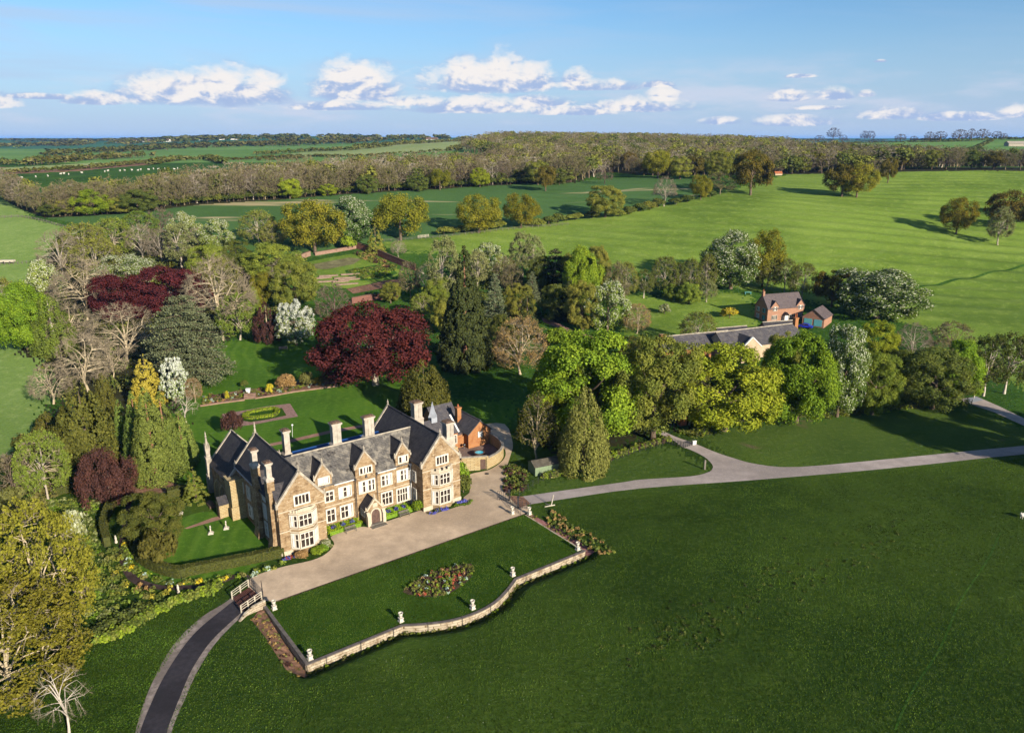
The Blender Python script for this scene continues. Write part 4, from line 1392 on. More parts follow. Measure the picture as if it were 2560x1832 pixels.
def chimney(parent, x, y, zb, zt, wx, wy, nfx=2, nfy=1, base=1.2, mat=None, flare=True, name='chimney', zbase_mat=None):
    """moulded base, fluted shaft of several flues, corbelled cap"""
    m = MB()
    m.box(x - wx / 2 - .12, x + wx / 2 + .12, y - wy / 2 - .12, y + wy / 2 + .12, zb, zb + base)
    zs = zb + base
    if flare:
        m.hexa([(x - wx / 2 - .22, y - wy / 2 - .22, zs), (x + wx / 2 + .22, y - wy / 2 - .22, zs), (x + wx / 2 + .22, y + wy / 2 + .22, zs), (x - wx / 2 - .22, y + wy / 2 + .22, zs),
                (x - wx / 2, y - wy / 2, zs + .3), (x + wx / 2, y - wy / 2, zs + .3), (x + wx / 2, y + wy / 2, zs + .3), (x - wx / 2, y + wy / 2, zs + .3)])
        zs += .3
    zc = zt - .38
    fx, fy = wx / nfx, wy / nfy
    m.box(x - wx / 2 + .12, x + wx / 2 - .12, y - wy / 2 + .12, y + wy / 2 - .12, zs, zc)
    for i in range(nfx):
        for j in range(nfy):
            a0, b0 = x - wx / 2 + fx * i, y - wy / 2 + fy * j
            m.box(a0 + .05, a0 + fx - .05, b0 + .04, b0 + fy - .04, zs, zc)
    m.box(x - wx / 2 - .06, x + wx / 2 + .06, y - wy / 2 - .06, y + wy / 2 + .06, zc, zc + .14)
    m.box(x - wx / 2 - .16, x + wx / 2 + .16, y - wy / 2 - .16, y + wy / 2 + .16, zc + .14, zt)
    ch = m.build(name, mat or M_CHIM, parent)
    c = MB()
    c.hexa([(x - wx / 2 - .13, y - wy / 2 - .13, zt), (x + wx / 2 + .13, y - wy / 2 - .13, zt), (x + wx / 2 + .13, y + wy / 2 + .13, zt), (x - wx / 2 - .13, y + wy / 2 + .13, zt),
            (x - wx / 2 + .18, y - wy / 2 + .15, zt + .22), (x + wx / 2 - .18, y - wy / 2 + .15, zt + .22), (x + wx / 2 - .18, y + wy / 2 - .15, zt + .22), (x - wx / 2 + .18, y + wy / 2 - .15, zt + .22)])
    c.build('chimney_cap', M_CAPM, ch)
    return ch


M_CAPM = plain('lichen_cap', (0.10, 0.062, 0.04), 0.9, 0.5, 4.0)

ZS, ZA = 8.0, 12.3
gable_range(0, 7.0, 0, 18.5, ZS, ZA, M_STONE, M_SLATE2, manor)
gable_range(23.55, 30.6, 0, 18.0, ZS, ZA, M_STONE, M_SLATE2, manor)
# central range, ridge along x
YC, YR, YB, ZE, ZRI = 4.0, 8.3, 12.6, 7.25, 11.35
w = MB()
w.prism([(6.9, YC, -.3), (6.9, YB, -.3), (6.9, YB, ZE), (6.9, YR, ZRI), (6.9, YC, ZE)], (16.8, 0, 0))
w.build('wall', M_STONE, manor)
r = MB()
sl = (ZRI - ZE) / (YR - YC)
r.slab([(3.6, YR, ZRI + .15), (27.0, YR, ZRI + .15), (27.0, YC - .22, ZE - sl * .22 + .15), (3.6, YC - .22, ZE - sl * .22 + .15)], .16)
r.slab([(3.6, YR, ZRI + .15), (27.0, YR, ZRI + .15), (27.0, YB + .22, ZE - sl * .22 + .15), (3.6, YB + .22, ZE - sl * .22 + .15)], .16)
ro = r.build('roof', M_SLATE, manor)
rd = MB()
rd.tube([(5.5, YR, ZRI + .17), (26.2, YR, ZRI + .17)], .14, 6)
rd.build('ridge_tiles', M_COPE, ro)
# rear parallel range whose roof colour holds the blue sky reflection on shaded lead
r = MB()
r.prism([(8.2, 12.9, -.3), (8.2, 16.6, -.3), (8.2, 16.6, 8.6), (8.2, 14.9, 9.1), (8.2, 12.9, 8.0)], (15.2, 0, 0))
r.build('rear_range', M_STONE, manor)
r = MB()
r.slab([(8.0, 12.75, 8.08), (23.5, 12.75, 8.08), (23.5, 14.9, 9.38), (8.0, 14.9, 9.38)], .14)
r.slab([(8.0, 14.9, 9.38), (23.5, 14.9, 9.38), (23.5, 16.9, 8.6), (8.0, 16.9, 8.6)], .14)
r.build('roof', M_SKYREFL, manor)
# parapet string, cornice and plinth of the centre
for x0, x1 in ((7.05, 13.5), (17.6, 23.5)):
    s = MB()
    s.box(x0, x1, YC - .07, YC - .002, 3.64, 3.76)
    s.build('string_course', M_ASHLAR, manor)
    s = MB()
    s.box(x0, x1, YC - .13, YC - .002, -.2, .62)
    s.build('plinth', M_ASHLAR, manor)
for x0, x1 in ((10.2, 13.7), (17.4, 20.8)):
    g = MB()
    g.box(x0, x1, YC - .40, YC - .26, ZE - .22, ZE - .08)
    g.build('gutter', M_WHITE, manor)
# strings of the wings
for x0, x1 in ((0, 7.0), (23.55, 30.6)):
    for z in (3.72, 6.85):
        s = MB()
        s.box(x0 - .05, x1 + .05, -.07, -.003, z, z + .13)
        s.build('string_course', M_ASHLAR, manor)
    s = MB()
    s.box(x0 - .08, x1 + .08, -.12, -.003, -.2, .75)
    s.build('plinth', M_ASHLAR, manor)

# bays of the wings
def bay(parent, x0, x1, proj, ztop, curved, patL, patF, patR):
    cw = .95
    P = [(x0, 0), (x0 + cw, -proj), (x1 - cw, -proj), (x1, 0)]
    m = MB()
    m.prism([(a, b, -.3) for a, b in P], (0, 0, 6.65))
    b = m.build('bay', M_STONE, parent)
    def ring(z0, z1, out, ins=0.0):
        t = MB()
        Q = [(x0 - out, 0.0), (x0 + cw - out * .6, -proj - out), (x1 - cw + out * .6, -proj - out), (x1 + out, 0.0)]
        t.prism([(a, c, z0) for a, c in Q], (0, 0, z1 - z0))
        t.build('string_course', M_ASHLAR, b)
    ring(.78, .92, .12)
    ring(3.46, 3.66, .10)
    ring(3.95, 4.12, .08)
    ring(6.35, 6.55, .12)
    t = MB()
    if curved:
        for i in range(12):
            a = (i + .5) / 12
            xx = x0 + .1 + (x1 - x0 - .2) * a
            hh = .25 + .28 * math.sin(a * math.pi)
            yy = -proj * min(1, min(a, 1 - a) * (x1 - x0) / cw)
            t.box(xx - (x1 - x0) / 24, xx + (x1 - x0) / 24, yy + .05, yy + .25, 6.55, 6.55 + hh)
    else:
        for (ax, ay), (bx, by) in zip(P[:-1], P[1:]):
            ln = math.hypot(bx - ax, by - ay)
            n = 5 if ln > 1.6 else 3
            for i in range(n):
                if i % 2 == 1: continue
                c0, c1 = i / n, (i + 1) / n
                u = ((bx - ax) / ln, (by - ay) / ln)
                nn = (u[1], -u[0])
                wbox(t, (ax, ay), u, nn, c0 * ln, c1 * ln, -.16, .05, 6.75, 7.15)
            u = ((bx - ax) / ln, (by - ay) / ln)
            nn = (u[1], -u[0])
            wbox(t, (ax, ay), u, nn, 0, ln, -.15, .04, 6.551, 6.75)
    t.build('parapet', M_ASHLAR, b)
    for z0, z1 in ((1.08, 3.22), (4.42, 6.12)):
        for (ax, ay), (bx, by), pat, nl in ((P[0], P[1], patL, 2), (P[1], P[2], patF, 3), (P[2], P[3], patR, 2)):
            ln = math.hypot(bx - ax, by - ay)
            u = ((bx - ax) / ln, (by - ay) / ln)
            nn = (u[1], -u[0])
            window(parent, (ax, ay), u, nn, .16, ln - .16, z0, z1, nl, True, pat, .13)


bay(manor, 1.55, 5.6, .85, 6.7, True, 'wd', 'ddd', 'ww')
bay(manor, 25.1, 29.1, .85, 6.7, False, 'wd', 'dd' 'd', 'dw')
window(manor, (0, 0), *FRONT, 2.55, 4.6, 7.55, 8.85, 4, False)
window(manor, (0, 0), *FRONT, 26.15, 28.15, 7.62, 8.85, 4, False, 'dddd')
for x0, x1, z0, z1, n, pat in [(8.75, 9.95, 4.62, 6.1, 2, 'dd'), (11.05, 12.85, 4.6, 6.15, 3, 'wdw'), (18.3, 19.95, 4.6, 6.25, 3, 'dhw'), (21.15, 23.2, 4.6, 6.3, 4, 'wdhw'),
                               (8.8, 10.0, 1.15, 3.1, 2, 'dd'), (11.1, 12.9, 1.1, 3.0, 3, 'ddw'), (18.2, 19.9, 1.2, 3.2, 3, 'ddd'), (20.95, 23.25, .95, 3.1, 5, 'ddddw')]:
    window(manor, (0, YC), *FRONT, x0, x1, z0, z1, n, True, pat)


# wall dormers and the entrance bay of the centre
def wall_dormer(xc, hw, zs, za, yf, win, pat, blank=False, zb=7.0):
    m = MB()
    m.prism([(xc - hw, yf, zb), (xc + hw, yf, zb), (xc + hw, yf, zs), (xc, yf, za), (xc - hw, yf, zs)], (0, .5, 0))
    m.prism([(xc - hw + .06, yf + .45, zb), (xc + hw - .06, yf + .45, zb), (xc + hw - .06, yf + .45, zs - .1), (xc, yf + .45, za - .15), (xc - hw + .06, yf + .45, zs - .1)], (0, 4.2, 0))
    d = m.build('dormer', M_STONE, manor)
    r = MB()
    sl = (za - zs) / hw
    yb = YC + (za - ZE) / ((ZRI - ZE) / (YR - YC)) + .25
    ye = YC + (zs - ZE) / ((ZRI - ZE) / (YR - YC)) + .1
    for s in (-1, 1):
        r.slab([(xc, yf + .3, za + .05), (xc, yb, za + .05), (xc + s * (hw + .12), ye, zs - .1), (xc + s * (hw + .12), yf + .3, zs - .1)], .12)
    r.build('dormer_roof', M_SLATE2, d)
    v = MB()
    for s in (-1,):
        a = Vector((xc, yb + .05, za + .12))
        b = Vector((xc + s * (hw + .2), ye, zs - .05))
        v.tube([tuple(a), tuple(b)], .10, 5)
    v.build('valley_lead', M_FLASH, d)
    c = MB()
    for s in (-1, 1):
        xe = xc + s * (hw + .06)
        c.slab([(xc, yf - .05, za + .24), (xc, yf + .28, za + .24), (xe, yf + .28, zs + .2), (xe, yf - .05, zs + .2)], .22)
        c.box(xe - .14, xe + .14, yf - .07, yf + .3, zs - .28, zs + .14)
        finial(c, xe, yf + .12, zs + .12, .6, .1)
    finial(c, xc, yf + .12, za + .15, .85, .12)
    c.build('dormer_coping', M_COPE, d)
    x0, x1, z0, z1, n = win
    window(manor, (0, yf), *FRONT, x0, x1, z0, z1, n, False, pat, .2)


wall_dormer(8.62, 1.38, 8.75, 10.95, YC - .05, (7.85, 9.4, 7.72, 8.62, 4), 'wwww')
wall_dormer(15.45, 1.72, 8.9, 11.35, YC - .32, (14.5, 16.4, 7.75, 8.7, 4), 'dhhd')
wall_dormer(22.25, 1.35, 8.9, 11.1, YC - .05, (21.5, 23.0, 7.75, 8.72, 3), 'dwh')
m = MB()
m.box(13.75, 17.15, YC - .319, YC + .3, -.3, 7.05)
m.build('entrance_bay', M_STONE, manor)
window(manor, (0, YC - .32), *FRONT, 14.3, 16.75, 4.6, 6.35, 5, True, 'wdwdh')
lan = MB()
lan.lathe([(.05, 6.95), (.22, 7.0), (.10, 7.3), (.03, 7.65)], 15.5, YC - .5, 8)
lan.box(15.47, 15.53, YC - .5, YC - .32, 7.3, 7.36)
lan.build('wall_lantern', M_IRON, manor)
# gabled stone porch with arched door
po = MB()
PX0, PX1, PY0, PXM = 14.25, 16.85, 1.15, 15.55
po.prism([(PX0, PY0, -.2), (PX1, PY0, -.2), (PX1, PY0, 2.5), (PXM, PY0, 4.15), (PX0, PY0, 2.5)], (0, 2.5, 0))
porch = po.build('porch', M_STONE, manor)
po = MB()
for s in (-1, 1):
    xe = PXM + s * 1.5
    po.slab([(PXM, PY0 - .06, 4.42), (PXM, PY0 + .26, 4.42), (xe, PY0 + .26, 2.55), (xe, PY0 - .06, 2.55)], .24)
    po.box(PXM + s * 1.3 - .25, PXM + s * 1.3 + .25, PY0 - .55, PY0 + .1, -.2, 1.7)
    po.hexa([(PXM + s * 1.3 - .25, PY0 - .55, 1.7), (PXM + s * 1.3 + .25, PY0 - .55, 1.7), (PXM + s * 1.3 + .25, PY0 - .001, 1.7), (PXM + s * 1.3 - .25, PY0 - .001, 1.7),
             (PXM + s * 1.3 - .25, PY0 - .15, 2.3), (PXM + s * 1.3 + .25, PY0 - .15, 2.3), (PXM + s * 1.3 + .25, PY0 - .001, 2.3), (PXM + s * 1.3 - .25, PY0 - .001, 2.3)])
    finial(po, xe, PY0 + .1, 2.5, .7, .13)
finial(po, PXM, PY0 + .1, 4.35, .8, .14)
po.box(PXM - .42, PXM + .42, PY0 - .05, PY0 - .002, 2.85, 3.55)
# arched door surround
ang = [math.pi * k / 10 for k in range(11)]
for k in range(10):
    a0, a1 = ang[k], ang[k + 1]
    pts = [(PXM + .72 * math.cos(a0), 1.55 + .95 * math.sin(a0)), (PXM + 1.0 * math.cos(a0), 1.55 + 1.2 * math.sin(a0)), (PXM + 1.0 * math.cos(a1), 1.55 + 1.2 * math.sin(a1)), (PXM + .72 * math.cos(a1), 1.55 + .95 * math.sin(a1))]
    po.prism([(x, PY0 - .12, z) for x, z in pts], (0, .115, 0))
po.box(PXM - 1.0, PXM - .72, PY0 - .12, PY0 - .005, 0, 1.55)
po.box(PXM + .72, PXM + 1.0, PY0 - .12, PY0 - .005, 0, 1.55)
po.build('porch_trim', M_ASHLAR, porch)
dr = MB()
dr.prism([(PXM - .72, PY0 - .03, .05), (PXM + .72, PY0 - .03, .05)] + [(PXM + .72 * math.cos(a), PY0 - .03, 1.55 + .95 * math.sin(a)) for a in ang], (0, .027, 0))
dr.build('door', M_OAK, porch)
st = MB()
st.box(PXM - 1.3, PXM + 1.3, PY0 - 1.5, PY0 - .56, -.1, .10)
st.box(PXM - 1.0, PXM + 1.0, PY0 - .56, PY0 - .13, -.1, .2)
st.build('door_step', M_BENCH, porch)
pr = MB()
for s in (-1, 1):
    pr.slab([(PXM, PY0 + .26, 4.25), (PXM, YC, 4.25), (PXM + s * 1.55, YC, 2.42), (PXM + s * 1.55, PY0 + .26, 2.42)], .12)
pr.build('porch_roof', M_SLATE2, porch)
window(manor, (PX0, 0), *LEFTW, -3.2, -2.1, 1.2, 2.2, 2, False, 'dd', .14)
for x in (13.6, 17.3, 23.38):
    p = MB()
    p.tube([(x, YC - .42, .1), (x, YC - .42, 7.0)], .065, 6)
    p.box(x - .16, x + .16, YC - .56, YC - .28, 6.95, 7.25)
    p.build('drainpipe', M_IRON if x < 23 else M_WHITE, manor)
# side of the right wing seen in the angle
for z0, z1 in ((1.1, 3.1), (4.5, 6.2)):
    window(manor, (23.55, 0), *LEFTW, -3.05, -2.15, z0, z1, 2, True, 'dw', .14)
# left flank of the left wing: two stacks and their gables
for yc, front in ((8.0, 0), (2.1, 1)):
    m = MB()
    m.prism([(-.08, yc - 1.75, 5.5), (-.08, yc + 1.75, 5.5), (-.08, yc + 1.75, 8.3), (-.08, yc, 10.5), (-.08, yc - 1.75, 8.3)], (2.6, 0, 0))
    d = m.build('flank_gable', M_STONE, manor)
    r = MB()
    for s in (-1, 1):
        r.slab([(-.1, yc, 10.62), (2.35, yc, 10.62), (.7, yc + s * 1.95, 8.2), (-.1, yc + s * 1.95, 8.2)], .12)
    r.build('gable_roof', M_SLATE2, d)
    v = MB()
    v.tube([(2.3, yc - .0, 10.7), (.62, yc - 1.95, 8.45)], .11, 5)
    v.build('valley_lead', M_FLASH, d)
    m = MB()
    m.box(-.62, .0 - .085, yc - .78, yc + .78, -.3, 9.7)
    m.hexa([(-1.05, yc - .95, -.3), (-.09, yc - .95, -.3), (-.09, yc + .95, -.3), (-1.05, yc + .95, -.3), (-.63, yc - .79, 2.4), (-.09, yc - .79, 2.4), (-.09, yc + .79, 2.4), (-.63, yc + .79, 2.4)])
    m.box(-.7, .35, yc - .6, yc + .6, 9.7, 11.4)
    m.build('chimney_stack', M_STONE, d)
    chimney(manor, -.18, yc, 11.3, 14.15, .85, 1.0, 1, 2, .35)
for y in (4.2, 9.7):
    p = MB()
    p.tube([(-.2, y, .1), (-.2, y, 7.7)], .06, 6)
    p.build('drainpipe', M_IRON, manor)
for y0, y1, z0, z1, n, pat in [(15.5, 16.6, 4.2, 6.1, 2, 'dw'), (12.3, 13.6, 4.2, 6.1, 2, 'dw'), (11.9, 13.5, 1.2, 3.0, 2, 'dw'), (4.75, 6.0, 6.95, 7.7, 3, 'www'), (4.7, 6.0, 4.0, 6.1, 2, 'ww'), (4.7, 6.0, 1.2, 3.1, 2, 'dw')]:
    window(manor, (0, 0), *LEFTW, -y1, -y0, z0, z1, n, z1 - z0 > 1.2, pat, .16)
ga = MB()
ga.box(-.42, -.29, 9.8, 18.3, 7.62, 7.74)
ga.build('gutter', M_LEAD, manor)
# ridge and rear chimneys
chimney(manor, 13.35, 9.3, 10.2, 14.9, 1.5, 1.15, 2, 1, 1.1)
chimney(manor, 19.05, 9.3, 10.2, 14.7, 1.75, .95, 3, 1, 1.0)
chimney(manor, 6.4, 12.6, 8.6, 14.2, 1.0, 1.2, 1, 2, 1.6)
chimney(manor, 33.0, 18.2, 6.0, 11.8, 1.7, 1.45, 2, 2, 2.6)
chimney(manor, 30.7, 3.6, 8.4, 12.9, 1.45, 1.5, 2, 2, 1.7)
ap = MB()
ap.box(30.0, 31.9, 2.6, 4.6, -.3, 8.4)
ap.slab([(30.2, 2.4, 9.3), (32.0, 2.4, 7.9), (32.0, 4.8, 7.9), (30.2, 4.8, 9.3)], .2)
ap.build('chimney_stack', M_GOLD, manor)
ae = MB()
ae.tube([(7.3, 12.0, 13.0), (7.35, 11.8, 14.9)], .03, 4)
ae.lathe([(.02, 14.9), (.16, 15.0), (.16, 15.12), (.02, 15.22)], 7.35, 11.8, 8)
ae.build('aerial', M_WHITE, manor)

# chapel beside the back of the left wing
chap = thing('chapel', 'dark slate roofed stone chapel with pinnacles joined to the left end of the manor', 'chapel', (MX0, MY0, 0), RZ)
gable_range(-1.5, 6.5, 18.55, 28.2, 5.3, 10.0, M_STONE, M_SLATE2, chap, True, True, False)
for (x, y, zt) in ((-1.75, 28.2, 11.0), (6.5, 28.2, 10.9)):
    pn = MB()
    pn.box(x - .55, x + .55, y - .55, y + .55, -.3, 3.2)
    pn.box(x - .42, x + .42, y - .42, y + .42, 3.2, 6.2)
    pn.box(x - .5, x + .5, y - .5, y + .5, 6.2, 6.45)
    pn.box(x - .32, x + .32, y - .32, y + .32, 6.45, 8.0)
    for sx in (-1, 1):
        for sy in (-1, 1):
            pn.lathe([(.11, 7.5), (.11, 8.3), (.02, 8.9)], x + sx * .3, y + sy * .3, 5)
    pn.lathe([(.3, 8.0), (.22, 8.8), (.12, 9.9), (.18, 10.05), (.06, 10.3), (.10, 10.45), (.02, zt)], x, y, 8)
    pn.build('pinnacle', M_COPE, chap)
for y in (25.0, 22.2):
    bt = MB()
    bt.box(-2.1, -1.5, y - .3, y + .3, -.3, 2.6)
    bt.hexa([(-2.1, y - .3, 2.6), (-1.5, y - .3, 2.6), (-1.5, y + .3, 2.6), (-2.1, y + .3, 2.6), (-1.62, y - .3, 3.5), (-1.5, y - .3, 3.5), (-1.5, y + .3, 3.5), (-1.62, y + .3, 3.5)])
    bt.build('buttress', M_GOLD, chap)
bt = MB()
bt.box(-2.05, .0, 15.4, 18.4, -.3, 6.1)
bt.box(-2.15, .05, 15.3, 15.75, 6.1, 6.75)
bt.box(-2.15, -1.75, 15.75, 18.5, 6.1, 6.55)
bt.box(-2.25, .0, 15.2, 15.4, -.3, 2.2)
bt.build('stair_turret', M_GOLD, chap)
pc = MB()
pc.prism([(-3.6, 17.2, -.2), (-3.6, 19.0, -.2), (-3.6, 19.0, 2.3), (-3.6, 18.1, 3.3), (-3.6, 17.2, 2.3)], (2.1, 0, 0))
pch = pc.build('chapel_porch', M_GOLD, chap)
pc = MB()
for s in (-1, 1):
    pc.slab([(-3.7, 18.1, 3.45), (-1.6, 18.1, 3.45), (-1.6, 18.1 + s * 1.1, 2.3), (-3.7, 18.1 + s * 1.1, 2.3)], .14)
pc.build('porch_roof', M_SLATE2, pch)
pc = MB()
pc.box(-3.66, -3.602, 17.65, 18.55, 0, 2.0)
pc.build('door', M_OAK, pch)

# service range, brick annexe and the walled yard behind the right wing
serv = thing('service_range', 'low slate roofed service range with leaded spirelet behind the right wing', 'outbuilding', (MX0, MY0, 0), RZ)
m = MB()
m.prism([(30.7, 15.8, -.3), (30.7, 21.4, -.3), (30.7, 21.4, 5.0), (30.7, 18.6, 7.3), (30.7, 15.8, 5.0)], (9.6, 0, 0))
m.build('wall', M_BRICK, serv)
r = MB()
for s in (-1, 1):
    r.slab([(30.7, 18.6, 7.45), (40.35, 18.6, 7.45), (40.35, 18.6 + s * 3.05, 4.95), (30.7, 18.6 + s * 3.05, 4.95)], .16)
r.build('roof', M_SLATE3, serv)
r = MB()
for s in (-1, 1):
    r.slab([(40.2, 18.6, 7.62), (40.55, 18.6, 7.62), (40.55, 18.6 + s * 3.1, 5.1), (40.2, 18.6 + s * 3.1, 5.1)], .2)
r.build('verge', M_WHITE, serv)
sp_ = MB()
sp_.box(36.0, 37.2, 18.0, 19.2, 6.6, 8.0)
sp_.lathe([(.98, 8.0), (.55, 9.0), (.02, 11.0)], 36.6, 18.6, 4)
sp_.build('spirelet', M_LEAD, serv)
window(serv, (38.4, 15.8), *FRONT, .3, 1.5, 2.9, 4.4, 2, False, 'dd', .16)

annexe = thing('brick_annexe', 'orange brick single storey annexe with black slate roof beside the walled yard', 'outbuilding', (MX0, MY0, 0), RZ)
gable_range(43.9, 49.2, 17.7, 24.3, 3.0, 5.2, M_BRICK, M_SLATE3, annexe, False, False, False)
window(annexe, (0, 17.7), *FRONT, 46.1, 47.1, 1.9, 3.0, 1, False, 'w', .06)
window(annexe, (43.9, 0), *LEFTW, -21.0, -19.8, 1.0, 2.3, 2, False, 'dd', .12)
c = MB()
c.box(44.6, 45.5, 22.6, 23.5, 3.5, 6.6)
c.box(44.5, 45.6, 22.5, 23.6, 6.6, 6.85)
ch = c.build('chimney', M_BRICK, annexe)
c = MB()
c.lathe([(.18, 6.85), (.14, 7.4), (.16, 7.45)], 45.05, 23.05, 8)
c.build('chimney_pot', M_TERRA, ch)
link_m = MB()
link_m.box(40.3, 43.9, 19.3, 22.5, -.3, 2.8)
link_m.build('link_wall', M_BRICK, annexe)
link_m = MB()
link_m.slab([(40.3, 19.2, 2.75), (44.0, 19.2, 2.75), (44.0, 22.6, 3.6), (40.3, 22.6, 3.6)], .15)
link_m.build('link_roof', M_SLATE3, annexe)
backr = thing('slate_outbuilding', 'plain slate roofed outbuilding half hidden behind the orange brick annexe', 'outbuilding', (MX0, MY0, 0), RZ)
m = MB()
m.prism([(40.6, 24.6, -.3), (40.6, 30.0, -.3), (40.6, 30.0, 3.6), (40.6, 27.3, 6.4), (40.6, 24.6, 3.6)], (5.4, 0, 0))
m.build('wall', M_BRICK, backr)
r = MB()
for s in (-1, 1):
    r.slab([(40.4, 27.3, 6.55), (46.2, 27.3, 6.55), (46.2, 27.3 + s * 3.0, 3.45), (40.4, 27.3 + s * 3.0, 3.45)], .16)
r.build('roof', M_SLATE3, backr)

yard = thing('yard_wall', 'golden stone yard wall curving round the hot tub, with a dark doorway', 'wall', (MX0, MY0, 0), RZ)
yp = [(31.0, 13.9), (38.2, 11.9)]
wl = MB()


def wall_run(mb, pts, th, z0, z1, cope=None, cth=.12):
    pts = [Vector((p[0], p[1], 0)) for p in pts]
    n = len(pts)
    Ls, Rs = [], []
    for i in range(n):
        t = (pts[min(i + 1, n - 1)] - pts[max(i - 1, 0)]).normalized()
        nn = Vector((-t.y, t.x, 0)) * th * .5
        Ls.append(pts[i] + nn)
        Rs.append(pts[i] - nn)
    za = z0 if hasattr(z0, '__len__') else [z0] * n
    zb = z1 if hasattr(z1, '__len__') else [z1] * n
    o = len(mb.v)
    vs, fs = [], []
    for i in range(n):
        for p, z in ((Ls[i], za[i]), (Rs[i], za[i]), (Rs[i], zb[i]), (Ls[i], zb[i])):
            vs.append((p.x, p.y, z))
    for i in range(n - 1):
        a, b = i * 4, (i + 1) * 4
        for k in range(4):
            fs.append((a + k, a + (k + 1) % 4, b + (k + 1) % 4, b + k))
    fs += [(0, 1, 2, 3), tuple((n - 1) * 4 + k for k in (3, 2, 1, 0))]
    mb.add(vs, fs)


CURV = smooth([(41.6, 7.9), (44.6, 8.9), (46.9, 10.6), (48.3, 12.9), (48.9, 15.6), (49.0, 17.6)], 4)
wall_run(wl, [(37.2, 9.8), (40.2, 8.25)], .4, -.2, 2.55)
wall_run(wl, [(41.2, 7.75), (41.6, 7.9)], .4, -.2, 2.55)
wall_run(wl, [(40.2, 8.25), (41.2, 7.75)], .4, 2.1, 2.55)
wall_run(wl, CURV, .4, -.2, 2.05)
wall_run(wl, [(31.0, 11.6), (34.5, 11.0), (37.2, 9.8)], .4, -.2, 2.1)
wl.build('wall', M_GOLD, yard)
wl = MB()
wall_run(wl, CURV, .5, 2.05, 2.17)
wall_run(wl, [(37.2, 9.8), (40.2, 8.25), (41.3, 7.7)], .52, 2.55, 2.68)
wl.build('coping', M_COPE, yard)
wl = MB()
wall_run(wl, [(40.22, 8.4), (41.18, 7.92)], .08, 0, 2.08)
wl.build('door', M_OAK, yard)
tub = thing('hot_tub', 'round hot tub with bright turquoise water in the walled yard', 'hot tub', (*L(43.6, 13.5), 0), RZ)
t = MB()
t.lathe([(1.05, 0), (1.08, .85), (.85, .86), (.82, .70)], 0, 0, 24)
t.build('tub', M_OAK, tub)
t = MB()
t.lathe([(.84, .72), (.84, .76)], 0, 0, 24)
t.build('water', M_WATER, tub)
ch = thing('garden_chair', 'small white garden chair in the walled yard near the gate wall', 'chair', (*L(39.0, 11.8), 0), RZ + .5)
t = MB()
t.box(-.3, .3, -.3, .3, .40, .46)
t.build('seat', M_WHITE, ch)
t = MB()
t.box(-.3, .3, .25, .31, .46, .95)
t.build('backrest', M_WHITE, ch)
for sx in (-.26, .26):
    for sy in (-.26, .26):
        t = MB()
        t.box(sx - .03, sx + .03, sy - .03, sy + .03, 0, .40)
        t.build('leg', M_WHITE, ch)
bb = thing('barbecue', 'black kettle barbecue beside the brick annexe wall', 'barbecue', (*L(43.3, 18.3), 0), RZ)
t = MB()
t.lathe([(.05, .5), (.3, .65), (.34, .8), (.25, 1.0), (.03, 1.08)], 0, 0, 12)
t.build('bowl', M_IRON, bb)
for k in range(3):
    t = MB()
    t.tube([(.1 * math.cos(k * 2.1), .1 * math.sin(k * 2.1), .6), (.35 * math.cos(k * 2.1), .35 * math.sin(k * 2.1), 0)], .025, 5)
    t.build('leg', M_IRON, bb)

# ------------------------------------------------------------------ forecourt, lawn, roads, beds
LW_ = lambda pts: [L(*p) for p in pts]
sheet('forecourt_gravel', LW_(smooth([(-6.2, -8.8), (-6.6, -5.4), (-5.4, -2.8), (-1, -2.6), (3, -3.4), (5.5, -2.9), (7.6, -1.0), (8.0, 1.2), (9.5, 1.6), (13, 1.5), (14, .6)], 3) + [(24, .8), (25, -1.6), (30.5, -1.8), (31.5, .5)] + smooth([(33.3, 1.4), (35.6, 4.5), (37.4, 7.6), (41.3, 7.2), (45.0, 8.6), (47.6, 10.6), (49.4, 13.4), (50.2, 17.5), (50.5, 21), (52.5, 26.8), (57.5, 24.5), (52.6, 15), (48.5, 10.2), (44.6, 6), (40.5, .5), (38.2, -3), (38.6, -7.2), (37.4, -9.9)], 3) + [(36.2, -10.25), (-4.9, -10.3)]), M_GRAVEL, .035, flat=0)
sheet('yard_paving', LW_([(31.0, 12), (34.5, 11.2), (37.2, 10.0), (40.2, 8.6), (41.6, 8.2), (44.5, 9.1), (46.7, 10.8), (48, 13), (48.6, 15.6), (48.7, 17.6), (43.9, 17.7), (43.9, 19.2), (40.4, 19.2), (40.4, 15.7), (31, 15.7)]), M_PATIO, .03, flat=0)
lawn_out = [(-6.1, -10.4), (36.0, -10.4), (36.0, -24.6)] + smooth([(23.6, -24.6), (21, -26.1), (18, -27.4), (14.9, -27.8), (11.7, -27.4), (8.6, -26.1), (6, -24.6)], 5) + [(-6.1, -24.6)]
lm = MB()
lw = LW_(lawn_out)
lm.prism([(x, y, -1.4) for x, y in lw], (0, 0, 1.42))
lo = lm.build('lawn', M_LAWN)
tag(lo, kind='structure')
sheet('lawn_edge_path', LW_([(-4.9, -10.28), (36.1, -10.23), (36.1, -10.48), (-4.9, -10.55)]), M_SOIL, .045, flat=0)

